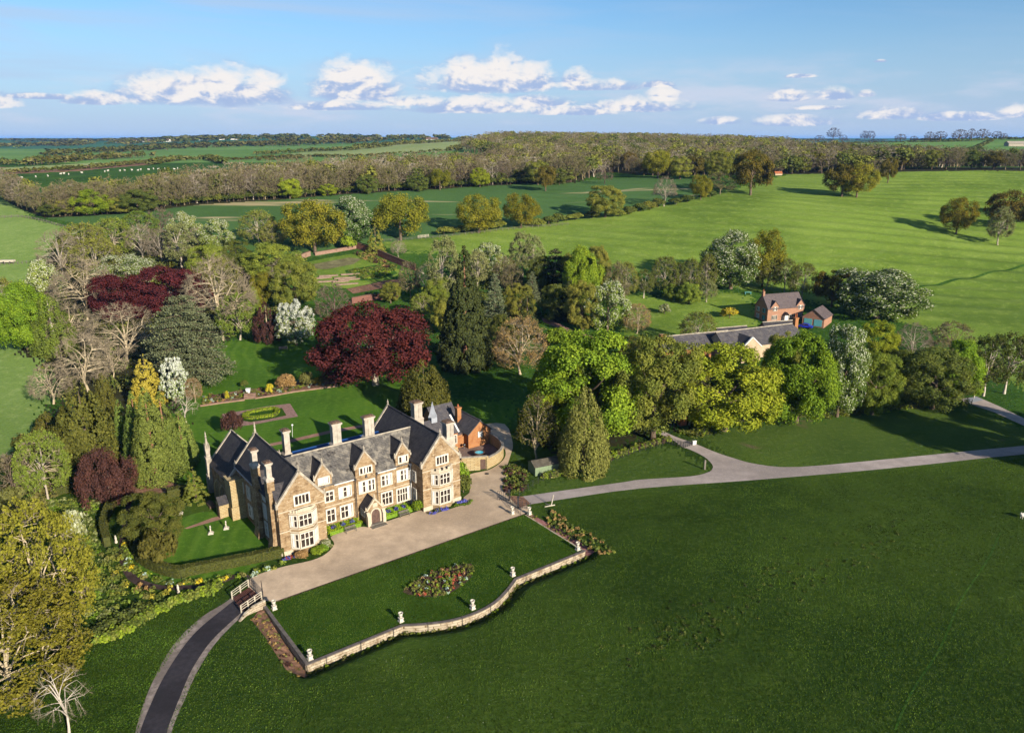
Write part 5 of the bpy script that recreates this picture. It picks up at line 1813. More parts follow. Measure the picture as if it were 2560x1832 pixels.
# retaining wall round the lawn
tw = thing('terrace_wall', 'pale lichened retaining wall bowed out round the front lawn', 'wall', (MX0, MY0, 0), RZ)
wl = MB()
CUR = smooth([(23.6, -24.75), (21, -26.3), (18, -27.6), (14.9, -28.0), (11.7, -27.6), (8.6, -26.3), (6, -24.75)], 5)
wall_run(wl, [(36.2, -24.75)] + CUR + [(-6.4, -24.75)], .34, -1.5, .06)
wl.build('front_wall', M_TERWALL, tw)
wl = MB()
wall_run(wl, [(-6.3, -24.57), (-6.3, -10.2)], .34, -1.5, .06)
wall_run(wl, [(36.15, -24.57), (36.15, -10.6)], .26, -1.5, .03)
wl.build('side_wall', M_TERWALL, tw)
wl = MB()
wall_run(wl, [(36.35, -24.75)] + CUR + [(-6.55, -24.75)], .42, .06, .13)
wall_run(wl, [(-6.3, -24.5), (-6.3, -10.2)], .42, .062, .132)
wl.build('coping', plain('mossy_coping', (0.10, 0.085, 0.075), .9, .3, 1.5), tw)
WP = [(36.2, -24.95)] + CUR + [(-6.3, -24.95)]
ws = []
acc = 0
for (x0, y0), (x1, y1) in zip(WP[:-1], WP[1:]):
    ln = math.hypot(x1 - x0, y1 - y0)
    t = 2.2 - (acc % 4.4) if acc % 4.4 < 2.2 else 6.6 - acc % 4.4
    while t < ln:
        ws.append((x0 + (x1 - x0) * t / ln, y0 + (y1 - y0) * t / ln - .25))
        t += 4.4
    acc += ln
for x, y in ws:
    p = MB()
    p.tube([(x, y, -1.1), (x, y, .25), (x + .05, y + .45, .1)], .035, 5)
    p.build('iron_stay', M_IRON, tw)

# carved urns
up = MB()
up.box(-.36, .36, -.36, .36, 0, .14)
up.box(-.28, .28, -.28, .28, .14, .55)
up.box(-.33, .33, -.33, .33, .55, .64)
ur = MB()
ur.lathe([(.14, .64), (.20, .70), (.10, .80), (.22, .95), (.29, 1.1), (.25, 1.25), (.36, 1.36), (.36, 1.42), (.27, 1.42), (.22, 1.25)], 0, 0, 14)
UL = [(-5.5, -11.9, 'stone urn on a plinth at the cattle grid corner of the front lawn'), (-5.7, -24.1, 'stone urn on a plinth at the lowest left corner of the front lawn'),
      (6.3, -23.9, 'stone urn on a plinth at the left start of the bowed wall'), (15.0, -27.0, 'stone urn on a plinth at the middle of the bowed wall'), (23.8, -23.8, 'stone urn on a plinth at the right start of the bowed wall'),
      (35.6, -23.9, 'stone urn on a plinth at the far right corner of the front lawn'), (34.6, -9.1, 'stone urn standing on the gravel forecourt near the iron gates'), (36.7, -10.9, 'small stone urn beside the red mulch bank at the gate')]
first = None
for x, y, lab in UL:
    if first is None:
        first = thing('stone_urn', lab, 'urn', (*L(x, y), .03), RZ, 'stone urns round the lawn')
        first.scale = (.86, .86, .88)
        up.build('plinth', M_URN, first)
        ur.build('bowl', M_URN, first)
    else:
        c = copy_thing(first)
        c.location = (*L(x, y), .03)
        c['label'] = lab


# tussocky grass of the park, drawn as short upright leaf tufts
GR = np.random.default_rng(21)


def tufts(name, label, poly, n, hmin, hmax, mats, wid=.5):
    xs, ys = [p[0] for p in poly], [p[1] for p in poly]
    x, y = GR.uniform(min(xs), max(xs), n), GR.uniform(min(ys), max(ys), n)
    k = inpoly(x, y, poly)
    x, y = x[k], y[k]
    z = ground(x, y)
    n = len(x)
    hh = GR.uniform(hmin, hmax, n)
    a = GR.uniform(0, 2 * math.pi, n)
    ux, uy = np.cos(a) * hh * wid, np.sin(a) * hh * wid
    lx_, ly_ = GR.normal(0, .35, n) * hh, GR.normal(0, .35, n) * hh
    V = np.stack([np.column_stack([x - ux, y - uy, z - .03]), np.column_stack([x + ux, y + uy, z - .03]), np.column_stack([x + ux * .6 + lx_, y + uy * .6 + ly_, z + hh]), np.column_stack([x - ux * .6 + lx_, y - uy * .6 + ly_, z + hh])], 1).reshape(-1, 3)
    return tag(link(name, mesh_np(name, V, [(np.arange(4 * n).reshape(n, 4), GR.integers(0, len(mats), n))], mats)), label, 'grass', kind='stuff')




def tuftmat(name, a, b):
    m = leafmat(name, a, b, .25, .03)
    t = NT(m.node_tree)
    hs = [n for n in m.node_tree.nodes if n.type == 'HUE_SAT'][0]
    P = pos(t)
    f = t.m('ADD', t.ramp(t.noise(P, 0.035, 5, 0.6, 0.4), 0.36, 0.64, 0.62, 1.25), t.ramp(t.noise(P, 0.22, 4, 0.6), 0.4, 0.62, -0.2, 0.3))
    t.put(hs.inputs['Value'], f)
    return m


G1 = tuftmat('tuft_grass', (0.030, 0.060, 0.007), (0.052, 0.092, 0.011))
G2 = tuftmat('tuft_grass_light', (0.050, 0.084, 0.011), (0.082, 0.118, 0.020))
fieldp = [flat_px(*p) for p in [(640, 1550), (760, 1720), (1000, 1625), (1150, 1610), (1300, 1480), (1480, 1410), (1350, 1270), (1880, 1210), (2560, 1145), (2900, 1130), (2900, 1900), (380, 1900), (470, 1700), (560, 1580)]]
tufts('park_tussocks', 'tussocky grass of the front park field', fieldp, 330000, .05, .14, [G1, G1, G2], .4)
tufts('drive_side_tussocks', 'tussocky grass left of the tarmac drive', [flat_px(*p) for p in [(0, 1640), (240, 1610), (420, 1530), (560, 1480), (440, 1620), (370, 1720), (330, 1900), (-200, 1900)]], 45000, .05, .14, [G1, G1, G2], .4)
tufts('lawn_blades', 'short grass of the front lawn', [L(*p) for p in lawn_out], 100000, .04, .11, [G1, G1, G2])
bpy.data.objects['lawn_blades'].location.z = .92
clumps_later = [(flat_px(2500 - 14 * i + 6 * math.sin(i * .7), 1330 + 26 * i)) for i in range(20)]
# planting helpers
PR = np.random.default_rng(9)


def clumps(name, label, cat, pts, leaf_mix, size, hh, per, kind='stuff', parent=None, rad=.35, thing_=True):
    """a bed of small plants drawn as leaf clumps; pts are world x, y, z"""
    P, N, M = [], [], []
    ml = list(leaf_mix)
    for (x, y, z) in pts:
        k = PR.integers(len(ml))
        h = hh * PR.uniform(.5, 1.5)
        q = sph(per, PR, -.1)
        P.append(np.array([x, y, z]) + q * [rad * PR.uniform(.6, 1.3), rad * PR.uniform(.6, 1.3), h] * PR.uniform(.5, 1.0, (per, 1)))
        N.append(q + PR.normal(0, .5, (per, 3)) + [0, 0, .4])
        M.append(np.full(per, k))
    P, N, M = np.concatenate(P), np.concatenate(N), np.concatenate(M)
    v, f = cards(P, N, PR.uniform(.6, 1.4, len(P)) * size, PR)
    o = link(name, mesh_np(name, v, [(f, M)], [LEAF[q] for q in ml]), parent)
    if thing_: tag(o, label, cat, kind=kind)
    elif kind: o['kind'] = kind
    return o


def inside(poly, n, z=None, gr=True):
    xs, ys = [p[0] for p in poly], [p[1] for p in poly]
    out = []
    while len(out) < n:
        x, y = PR.uniform(min(xs), max(xs)), PR.uniform(min(ys), max(ys))
        if inpoly(np.array([x]), np.array([y]), poly)[0]:
            out.append((x, y, gz(x, y) + .03 if z is None else z))
    return out


def along(pts, sp, wid=.3, z=None):
    out = []
    for a, b in zip(pts[:-1], pts[1:]):
        ln = math.hypot(b[0] - a[0], b[1] - a[1])
        for i in range(max(1, int(ln / sp))):
            t = PR.uniform()
            x, y = a[0] + (b[0] - a[0]) * t + PR.normal(0, wid), a[1] + (b[1] - a[1]) * t + PR.normal(0, wid)
            out.append((x, y, gz(x, y) if z is None else z))
    return out


def bed(name, label, poly, mix, n, size=.22, hh=.35, per=26, mat=M_SOIL, z=0.03, rad=.35, cat='flower bed', flat=None, step=None):
    t = thing(name, label, cat, (poly[0][0], poly[0][1], 0))
    s = sheet('soil', poly, mat, z, step=step, flat=flat, kind=None, parent=t)
    s.location = (-poly[0][0], -poly[0][1], 0)
    c = clumps('planting', None, None, inside(poly, n, None if flat is None else flat + z), mix, size, hh, per, 'stuff', t, rad, False)
    c.location = (-poly[0][0], -poly[0][1], 0)
    return t


c4 = lambda x, y: (960 + x / 3.692, 1200 + y / 3.692)


bp = smooth([flat_px(*c4(*p)) for p in [(172, 1030), (300, 930), (450, 850), (650, 795), (800, 770), (828, 830), (790, 915), (700, 990), (600, 1045), (500, 1072), (400, 1080), (280, 1065)]], 2, True)
bed('flower_bed', 'leaf shaped bed of mixed flowers in the middle of the front lawn', bp, ['olive', 'dull', 'red', 'tan', 'silver', 'dull', 'sycamore', 'purple', 'twig', 'twig', 'dull', 'lime'], 190, .20, .40, 24, M_SOIL, .04, .3, flat=0.02)

# drive from the lower left with its cattle grid
c5 = lambda x, y: (x / 2.218, 1100 + y / 2.218)
tl = [flat_px(*c5(*p)) for p in [(1310, 880), (1240, 935), (1100, 1050), (1000, 1170), (900, 1330), (830, 1480), (775, 1624), (740, 1800), (720, 2000), (712, 2300)]]
tr_ = [flat_px(*c5(*p)) for p in [(1352, 945), (1245, 1040), (1150, 1140), (1060, 1280), (1000, 1420), (960, 1520), (925, 1624), (895, 1800), (880, 2000), (872, 2300)]]
tl, tr_ = smooth(tl, 3), smooth(tr_, 3)
vl = [flat_px(*c5(*p)) for p in [(1300, 862), (1230, 912), (1115, 982), (980, 1110), (880, 1270), (800, 1450), (748, 1624), (712, 1800), (690, 2000), (682, 2300)]]
vr = [flat_px(*c5(*p)) for p in [(1360, 958), (1262, 1052), (1180, 1145), (1090, 1290), (1030, 1425), (985, 1525), (950, 1624), (920, 1800), (905, 2000), (897, 2300)]]
vl, vr = smooth(vl, 3), smooth(vr, 3)
strip('drive_edging', vl, vr, M_VERGE, .02)
strip('drive_tarmac', tl, tr_, M_TARMAC, .045)
gr = [flat_px(*p) for p in [(582, 1495), (624, 1469), (656, 1495), (606, 1530)]]
cg = thing('cattle_grid', 'cattle grid of dark rusty bars at the top of the tarmac drive', 'cattle grid', (gr[0][0], gr[0][1], 0))
G = [Vector((x - gr[0][0], y - gr[0][1], 0)) for x, y in gr]
m = MB()
m.prism([(p.x, p.y, .03) for p in G], (0, 0, .025))
m.build('pit', M_PATH, cg)
m = MB()
for i in range(15):
    t = (i + .5) / 15
    a, b = G[0].lerp(G[1], t), G[3].lerp(G[2], t)
    m.tube([(a.x, a.y, .10), (b.x, b.y, .10)], .05, 6)
m.build('bars', M_RUST, cg)


def rail_fence(name, label, pts, npost, h, rails, mat, cat='fence', pr=.05, rr=.04, square=True, group=None, zf=None, postname='post'):
    o = pts[0]
    t = thing(name, label, cat, (o[0], o[1], gz(*o[:2]) if zf is None else zf), 0, group)
    z0 = gz(*o[:2]) if zf is None else zf
    tot = [0]
    for a, b in zip(pts[:-1], pts[1:]): tot.append(tot[-1] + math.hypot(b[0] - a[0], b[1] - a[1]))
    def P(s):
        for i in range(len(pts) - 1):
            if s <= tot[i + 1] or i == len(pts) - 2:
                q = (s - tot[i]) / (tot[i + 1] - tot[i])
                x = pts[i][0] + (pts[i + 1][0] - pts[i][0]) * q
                y = pts[i][1] + (pts[i + 1][1] - pts[i][1]) * q
                return x - o[0], y - o[1], (gz(x, y) if zf is None else zf) - z0
    S = [tot[-1] * i / (npost - 1) for i in range(npost)]
    Q = [P(s) for s in S]
    single = npost > 40
    m = MB()
    for x, y, z in Q:
        if not single: m = MB()
        m.box(x - pr, x + pr, y - pr, y + pr, z - .3, z + h)
        if not single: m.build(postname, mat, t)
    if single: m.build('posts', mat, t)
    m = MB()
    for r in rails:
        m.tube([(x, y, z + r) for x, y, z in Q], rr, 4)
    m.build('rails', mat, t)
    return t


rail_fence('grid_railing', 'white wooden railing on the left of the cattle grid', [flat_px(581, 1497), flat_px(622, 1467)], 3, 1.15, (.45, .8, 1.12), M_TIMBER, 'railing', .07, .05, zf=0)
rail_fence('grid_railing', 'white wooden railing on the right of the cattle grid', [flat_px(604, 1532), flat_px(655, 1497)], 4, 1.15, (.45, .8, 1.12), M_TIMBER, 'railing', .07, .05, zf=0)
for (a, b, lb) in ((flat_px(621, 1463), flat_px(640, 1480), 'dark iron gate leaf swung open beyond the cattle grid, left one'), (flat_px(659, 1500), flat_px(655, 1475), 'dark iron gate leaf swung open beyond the cattle grid, right one')):
    rail_fence('iron_gate', lb, [a, b], 5, 1.5, (.15, .8, 1.2, 1.48), M_IRON, 'gate', .03, .025, zf=0)
fl = MB()
fl.box(-1.4, 1.4, -.12, .12, -.2, .9)
fw = thing('flank_wall', 'short curved pale stub wall beside the cattle grid', 'wall', (*flat_px(636, 1528), 0), R(40))
fl = MB()
wall_run(fl, [(-2.3, -.9), (-1.2, -.2), (0, .2), (1.6, .3)], .3, -.5, [.1, .45, .75, .9])
fl.build('wall', M_TERWALL, fw)

# road on the right
c7 = lambda x, y: (1600 + x / 2.3646, 960 + y / 2.3646)
low = [(1318, 1262), (1425, 1245), c7(0, 617), c7(640, 570), c7(1240, 520), c7(1700, 475), c7(2270, 415), (2950, 1106)]
upr = [(2950, 1084), c7(2270, 365), c7(1500, 440), c7(940, 490), c7(700, 475), c7(560, 440), c7(440, 400), c7(320, 350), (1690, 1092), (1655, 1076)]
upl = [(1640, 1082), c7(180, 322), c7(250, 372), c7(290, 385), c7(380, 430), c7(428, 478), c7(425, 505), c7(400, 522), c7(300, 545), c7(0, 565), (1560, 1205), (1430, 1223), (1290, 1243)]
rp = smooth([flat_px(*p) for p in low], 3) + smooth([flat_px(*p) for p in upr], 3) + smooth([flat_px(*p) for p in upl], 3)
sheet('park_road', rp, M_TRACK, .035, step=8)
tk = [at(*c7(*p))[:2] for p in [(1880, 92), (1990, 74), (2130, 135), (2270, 203), (2600, 350), (2600, 400), (2270, 248), (2100, 170), (1960, 122)]]
sheet('far_track', tk, M_TRACK, .05, step=6)
sheet('wood_path', [at(*p)[:2] for p in [(1352, 795), (1380, 800), (1420, 820), (1470, 838), (1500, 846), (1495, 852), (1450, 840), (1400, 822), (1360, 806)]], M_FLAG, .04, step=5)

# iron gates and rails between forecourt and road
c6 = lambda x, y: (1000 + x / 4.7775, 960 + y / 4.7775)
rail_fence('iron_gate', 'tall black iron gate leaf swung open on the gravel, nearest the shrubs', [flat_px(*c6(1165, 1385)), flat_px(*c6(1305, 1395))], 7, 1.7, (.15, .9, 1.65), M_IRON, 'gate', .028, .025, zf=0)
rail_fence('iron_gate', 'tall black iron gate leaf at the corner of the front lawn', [flat_px(*c6(1305, 1400)), flat_px(*c6(1440, 1560))], 8, 1.5, (.15, .8, 1.45), M_IRON, 'gate', .028, .025, zf=0)
rail_fence('iron_railing', 'black iron railing along the red mulch at the road gate', [flat_px(*c6(1410, 1480)), flat_px(*c6(1560, 1500))], 4, 1.3, (.3, .7, 1.1), M_IRON, 'railing', .035, .02, zf=0)
sheet('gate_mulch', [flat_px(*c6(*p)) for p in [(1290, 1330), (1470, 1345), (1560, 1430), (1430, 1480), (1370, 1420)]], M_MULCH, .05, flat=0)
for a in ((1305, 1390), (1410, 1480)):
    p = MB()
    p.box(-.14, .14, -.14, .14, -.2, 1.9)
    p.box(-.19, .19, -.19, .19, 1.9, 2.02)
    tag(p.build('gate_post', M_IRON, None, (*flat_px(*c6(*a)), 0)), 'black iron gate post ' + ('on the shrub side of the forecourt gates' if a[0] < 1400 else 'on the lawn side of the forecourt gates'), 'post')
FE = [flat_px(*p) for p in [(1298, 1242), (1330, 1218), (1358, 1202), (1410, 1187), (1462, 1173), (1536, 1153), (1590, 1132), (1635, 1119), (1670, 1108)]]
rail_fence('estate_fence', 'thin black estate rail fence along the hedge left of the field gate', FE, 26, 1.25, (.35, .75, 1.2), M_IRON, 'fence', .035, .02)
FE2 = [flat_px(*p) for p in [(1742, 1093), (1800, 1071), (1854, 1058), (1920, 1053)]] + [at(*p)[:2] for p in [(1980, 1051), (2150, 1036), (2319, 1019), (2398, 1008)]]
rail_fence('estate_fence', 'black estate rail fence along the tree belt right of the field gate', FE2, 30, 1.25, (.35, .75, 1.2), M_IRON, 'fence', .035, .02)
cf = lambda x, y: (1240 + x / 4.054, 800 + y / 4.054)
rail_fence('field_gate', 'black iron field gate standing open, left leaf at the belt entrance', [flat_px(*cf(1755, 1252)), flat_px(*cf(1898, 1298))], 6, 1.3, (.2, .45, .7, .95, 1.25), M_IRON, 'gate', .04, .03)
rail_fence('field_gate', 'black iron field gate standing open, right leaf at the belt entrance', [flat_px(*cf(1898, 1298)), flat_px(*cf(1985, 1270))], 5, 1.3, (.2, .45, .7, .95, 1.25), M_IRON, 'gate', .04, .03)
p = MB()
p.box(-.4, .4, -.15, .15, 0, .75)
p.box(-.45, .45, -.18, .18, .75, .82)
tag(p.build('sign_stone', M_WHITE, None, (*flat_px(*cf(2008, 1262)), 0), .4), 'small white block beside the belt entrance gate', 'block')
p = MB()
p.box(-.16, .16, -.13, .13, -.2, 1.75)
p.hexa([(-.16, -.13, 1.75), (.16, -.13, 1.75), (.16, .13, 1.75), (-.16, .13, 1.75), (-.08, -.06, 1.9), (.08, -.06, 1.9), (.08, .06, 1.9), (-.08, .06, 1.9)])
tag(p.build('marker_post', M_BENCH, None, (*flat_px(*cf(2113, 1512)), 0), .3), 'squat wooden marker post on the grass corner at the road fork', 'post')
rail_fence('cattle_grid_rail', 'grey metal grid with rail where the far right track enters the belt', [at(*c7(1905, 100))[:2], at(*c7(1960, 120))[:2]], 3, 1.2, (.5, 1.1), M_IRON, 'railing', .05, .03)
p = MB()
p.box(-.08, .08, -.08, .08, -.2, 1.6)
tag(p.build('gate_post', M_TIMBER, None, (*at(*c7(1974, 84))[:2], gz(*at(*c7(1974, 84))[:2]))), 'pale wooden post by the far right track', 'post')
px_, py_, _ = at(*c7(1950, 98))
sheet('grid_slab', [at(*c7(*q))[:2] for q in [(1912, 92), (1985, 76), (2030, 96), (1955, 114)]], M_LEAD, .09)
# fallen timber on the field by the road
ft = thing('timber_stand', 'pale forked timber prop on the field beside the road gate', 'timber', (*flat_px(1378, 1264), 0))
m = MB()
m.tube([(0, 0, 0), (.35, .1, 1.9)], .09, 6)
m.build('upright', M_TIMBER, ft)
m = MB()
m.tube([(-1.1, -.5, .08), (.6, .1, .12)], .09, 6)
m.tube([(-.9, .6, .08), (-.2, -.3, .3)], .06, 6)
m.build('base', M_TIMBER, ft)

# banks beside the lawn
bed('mulch_bank', 'brown bark mulch bank down the left side of the terrace wall', LW_([(-7.0, -10.6), (-6.5, -11), (-6.5, -25.2), (-7.2, -26.2), (-8.6, -24), (-8.4, -17), (-8.6, -12.4)]), ['tan', 'brown' if False else 'twig', 'purple'], 70, .2, .16, 14, M_MULCH, .05, .3, 'mulch bank', step=2)
bed('mulch_bank', 'reddish mulch strip with tufts down the right side of the lawn', LW_([(36.3, -10.7), (37.2, -10.6), (38.0, -17), (37.8, -25.2), (36.3, -25)]), ['tan', 'twig', 'olive'], 60, .2, .22, 14, plain('red_mulch', (0.21, 0.095, 0.085), .95, .35, 2.0), .05, .3, 'mulch bank', step=2)
clumps('rough_tussocks', 'rough grass tussocks beside the right edge of the front lawn', 'rough grass', [(*L(PR.uniform(37.6, 40.4) + .0, yy), gz(*L(39, yy)) - .1) for yy in np.linspace(-12.5, -27.5, 90)], ['dull', 'olive', 'tan', 'dull'], .3, .4, 22)
clumps('wall_foot_plants', 'weeds and ferns along the foot of the terrace wall', 'weeds', [(*L(x, y - PR.uniform(.2, 1.0)), gz(*L(x, y - .6)) + .05) for x, y in WP + [(WP[0][0] + (WP[1][0] - WP[0][0]) * t, -24.95) for t in np.linspace(0, 1, 26)] + [(6 - 12.3 * t, -24.95) for t in np.linspace(0, 1, 26)]], ['dull', 'twig', 'sycamore', 'dull', 'twig'], .24, .35, 30)

ftp = [(2010, 778), (2150, 747), (2300, 717), (2450, 690), (2620, 655)]
strip('field_path', smooth([at(a_, b_ - 3)[:2] for a_, b_ in ftp], 5), smooth([at(a_, b_ + 3)[:2] for a_, b_ in ftp], 5), M_ROUGH, .10)
strip('sheep_track', [(x - .16, y) for x, y in smooth(clumps_later, 4)], [(x + .16, y) for x, y in smooth(clumps_later, 4)], M_ROUGH, .02)
tk_ = []
while len(tk_) < 150:
    t_ = PR.uniform()
    px_a, py_a = 2060 + (2230 - 2060) * t_ - 480 * (1 - t_) + PR.normal(0, 60), 1330 + 300 * (1 - t_) + PR.normal(0, 26)
    x, y = flat_px(px_a, py_a)
    tk_.append((x, y, gz(x, y)))
clumps('dark_tussocks', 'dark coarse tussocks scattered across the front field', 'tussocks', tk_, ['dull', 'wellingtonia', 'dull'], .22, .16, 12, rad=.35)
# shrubs and flowers at the house front
for i, (x, y, h, w_, k, lb) in enumerate([(33.6, 6.6, 3.9, 5.0, 'laurel', 'big bright green shrub against the yard wall right of the manor'), (32.6, 2.2, 3.2, 3.4, 'hedgebush', 'dark green shrub at the right corner of the manor front'), (23.0, .9, 1.9, 2.2, 'laurel', 'green shrub in the inner angle beside the right wing'),
                                          (4.6, -2.0, 1.1, 1.9, 'laurel', 'low green shrub in front of the left bay, middle'), (2.3, -1.7, 1.2, 2.0, 'tanbush', 'tan flowered bush under the left bay'), (6.3, -1.1, 1.1, 2.2, 'whitebush', 'pale flowering shrub at the inner corner of the left wing'), (5.6, -1.7, 1.0, 1.6, 'laurel', 'low green shrub in front of the left bay, right')]):
    plant(k, 'shrub', lb, 'shrub', *L(x, y), h, w_)
clumps('bluebells', 'blue flowers along the foot of the right bay', 'flowers', [(*L(x, -1.25 + .3 * math.sin(x * 3)), .02) for x in np.linspace(23.9, 27.2, 22)] + [(*L(x, -.8), .02) for x in np.linspace(29.5, 31.2, 12)], ['blue', 'dull', 'blue'], .17, .38, 34)
clumps('bluebells', 'blue and red flowers at the left corner of the left wing', 'flowers', [(*L(x, -1.0), .02) for x in np.linspace(-.2, 1.8, 14)], ['blue', 'blue', 'red', 'dull'], .17, .38, 34)
clumps('border_grass', 'green border plants right of the right bay', 'flowers', [(*L(x, -1.6 + .4 * math.sin(x * 2)), .02) for x in np.linspace(28.6, 32.0, 24)], ['sycamore', 'dull'], .2, .22, 22)


def box_path(mb, pts, w, h, z0=0):
    wall_run(mb, pts, w, z0, z0 + h)


def hedge(name, label, pts, w, h, leaf, dens=26, size=.16, closed=False, z=None, cat='hedge', core=(.045, .05, .012)):
    o = pts[0]
    z0 = gz(*o) if z is None else z
    t = thing(name, label, cat, (o[0], o[1], z0))
    P = [(x - o[0], y - o[1]) for x, y in pts]
    zs = [(gz(x, y) if z is None else z) - z0 for x, y in pts]
    m = MB()
    wall_run(m, P, w * .86, [q - .3 for q in zs], [q + h * .96 for q in zs])
    m.build('core', MATS.get('hedge_core') or plain('hedge_core', core, .95, .3, 3.0), t)
    C, N = [], []
    for i in range(len(P) - 1):
        a, b = np.array(P[i]), np.array(P[i + 1])
        ln = np.linalg.norm(b - a)
        if ln < 1e-4: continue
        d = (b - a) / ln
        nn = np.array([-d[1], d[0]])
        for side, area in ((1, ln * h), (-1, ln * h), (0, ln * w)):
            n = max(1, int(area * dens))
            s = PR.uniform(0, 1, n)
            base = a + np.outer(s, b - a)
            zb = zs[i] + (zs[i + 1] - zs[i]) * s
            if side:
                zz = PR.uniform(0, h, n)
                q = base + nn * side * (w * .5 + PR.normal(0, .03, n))[:, None]
                C.append(np.column_stack([q, zb + zz]))
                N.append(np.tile([nn[0] * side, nn[1] * side, .15], (n, 1)) + PR.normal(0, .35, (n, 3)))
            else:
                q = base + nn * PR.uniform(-w * .5, w * .5, n)[:, None]
                C.append(np.column_stack([q, zb + h + PR.normal(0, .03, n)]))
                N.append(np.tile([0, 0, 1.], (n, 1)) + PR.normal(0, .35, (n, 3)))
    C, N = np.concatenate(C), np.concatenate(N)
    v, f = cards(C, N, PR.uniform(.6, 1.4, len(C)) * size, PR)
    link('leaves', mesh_np(name + '_leaves', v, [(f, 0)], [LEAF[leaf]]), t)
    return t


# box parterres either side of the porch, their blue pots and benches
def parterre(x0, x1, y0, y1, label):
    hd = thing('box_hedge', label, 'hedge', (*L(x0, y0), 0), RZ)
    runs = [[(x0, y0), (x1, y0)], [(x0, y1), (x1, y1)], [(x0, y0), (x0, y1)], [(x1, y0), (x1, y1)], [((x0 * 2 + x1) / 3, y0), ((x0 * 2 + x1) / 3, y1)], [((x0 + x1 * 2) / 3, y0), ((x0 + x1 * 2) / 3, y1)]]
    m = MB()
    C, N = [], []
    for k, (a, b) in enumerate(runs):
        a, b = (a[0] - x0, a[1] - y0), (b[0] - x0, b[1] - y0)
        e = .004 * k
        m.box(min(a[0], b[0]) - .26 - e, max(a[0], b[0]) + .26 + e, min(a[1], b[1]) - .26 - e, max(a[1], b[1]) + .26 + e, -.1, .62 + e)
        ln = math.hypot(b[0] - a[0], b[1] - a[1])
        n = int(ln * 90)
        s = PR.uniform(-.1, 1.1, n)
        q = np.column_stack([a[0] + (b[0] - a[0]) * s + PR.uniform(-.34, .34, n), a[1] + (b[1] - a[1]) * s + PR.uniform(-.34, .34, n), PR.choice([.70, .5, .3], n, p=[.6, .2, .2]) + PR.normal(0, .05, n)])
        C.append(q)
        N.append(PR.normal(0, .5, (n, 3)) + [0, -.5, .9])
    m.build('core', plain('box_core_' + str(int(x0)), (0.10, 0.17, 0.012), .95, .3, 4.0), hd)
    v, f = cards(np.concatenate(C), np.concatenate(N), PR.uniform(.6, 1.3, sum(len(c) for c in C)) * .17, PR)
    link('leaves', mesh_np('box_leaves', v, [(f, 0)], [LEAF['box']]), hd)
    side = 'left' if x0 < 14 else 'right'
    for i, nm in enumerate(('nearest the left wing', 'middle', 'nearest the porch') if side == 'left' else ('nearest the porch', 'middle', 'nearest the right wing')):
        px = x0 + (x1 - x0) * (i + .5) / 3
        pt = thing('flower_pot', 'blue glazed pot of the %s box hedge, %s' % (side, nm), 'pot', (*L(px, (y0 + y1) / 2), .03), 0, 'blue pots in the box hedges')
        p = MB()
        p.lathe([(.22, 0), (.34, .35), (.38, .55), (.32, .55), (.28, .4)], 0, 0, 12)
        p.build('pot', M_BLUEG, pt)
        q = sph(70, PR, -.1) * [.36, .36, .38] + [0, 0, .62]
        v, f = cards(q, PR.normal(0, .5, (70, 3)) + [0, 0, .7], PR.uniform(.6, 1.3, 70) * .18, PR)
        link('flowers', mesh_np('pot_flowers', v, [(f, PR.integers(0, 2, 70))], [LEAF['blue'], LEAF['dull']]), pt)


parterre(8.4, 13.0, 1.9, 3.3, 'bright green clipped box hedge left of the porch')
parterre(17.7, 21.9, 1.5, 3.2, 'bright green clipped box hedge right of the porch')


def bench(x, y, label, first=[None]):
    if first[0] is None:
        b = thing('bench', label, 'bench', (*L(x, y), .03), RZ, 'benches in front of the manor')
        m = MB()
        for k in range(4): m.box(-.85, .85, -.25 + k * .13, -.15 + k * .13, .42, .46)
        m.build('seat', M_BENCH, b)
        m = MB()
        for k in range(3): m.box(-.85, .85, .28, .32, .55 + k * .14, .64 + k * .14)
        m.build('backrest', M_BENCH, b)
        for sx in (-.82, .82):
            for sy in (-.24, .27):
                m = MB()
                m.box(sx - .04, sx + .04, sy - .04, sy + .04, 0, .42 if sy < 0 else .95)
                m.build('leg', M_BENCH, b)
            m = MB()
            m.box(sx - .04, sx + .04, -.26, .27, .62, .67)
            m.build('armrest', M_BENCH, b)
        first[0] = b
    else:
        b = copy_thing(first[0])
        b.location = (*L(x, y), .03)
        b['label'] = label
    return b


bench(11.2, .9, 'dark wooden bench in front of the left box hedge')
bench(20.3, .55, 'dark wooden bench in front of the right box hedge')
bench(33.3, 4.4, 'grey wooden bench between the two shrubs right of the manor')

# curved clipped hedges, earth path and wild borders on the left
c3 = lambda x, y: (480 + x / 3.531, 1260 + y / 3.531)
H1 = smooth([flat_px(*p) for p in [c3(812, 452), c3(500, 520), c3(0, 615), c5(1000, 757), c5(880, 725), c5(790, 675), c5(742, 600), c5(735, 540)]], 5)
hedge('clipped_hedge', 'long curved clipped hedge, brown green, running from the manor corner round the chapel lawn', H1, 1.1, 1.45, 'hedge', 40, .2, z=0)
H2 = smooth([flat_px(*p) for p in [c5(640, 345), c5(600, 420), c5(578, 500), c5(598, 590)]], 5)
hedge('clipped_hedge', 'short curved clipped hedge left of the dark earth path', H2, 1.0, 1.6, 'hedge', 40, .2, z=0)
hedge('clipped_hedge', 'low clipped hedge in front of the cypress clump', [flat_px(*p) for p in [c5(300, 310), c5(425, 262)]], 1.2, 1.5, 'hedge', 30, .22, z=0)
hedge('clipped_hedge', 'low clipped hedge behind the chapel garden tree', [flat_px(*p) for p in [c5(930, 318), c5(1060, 290)]], 1.2, 1.5, 'hedge', 30, .22, z=0)
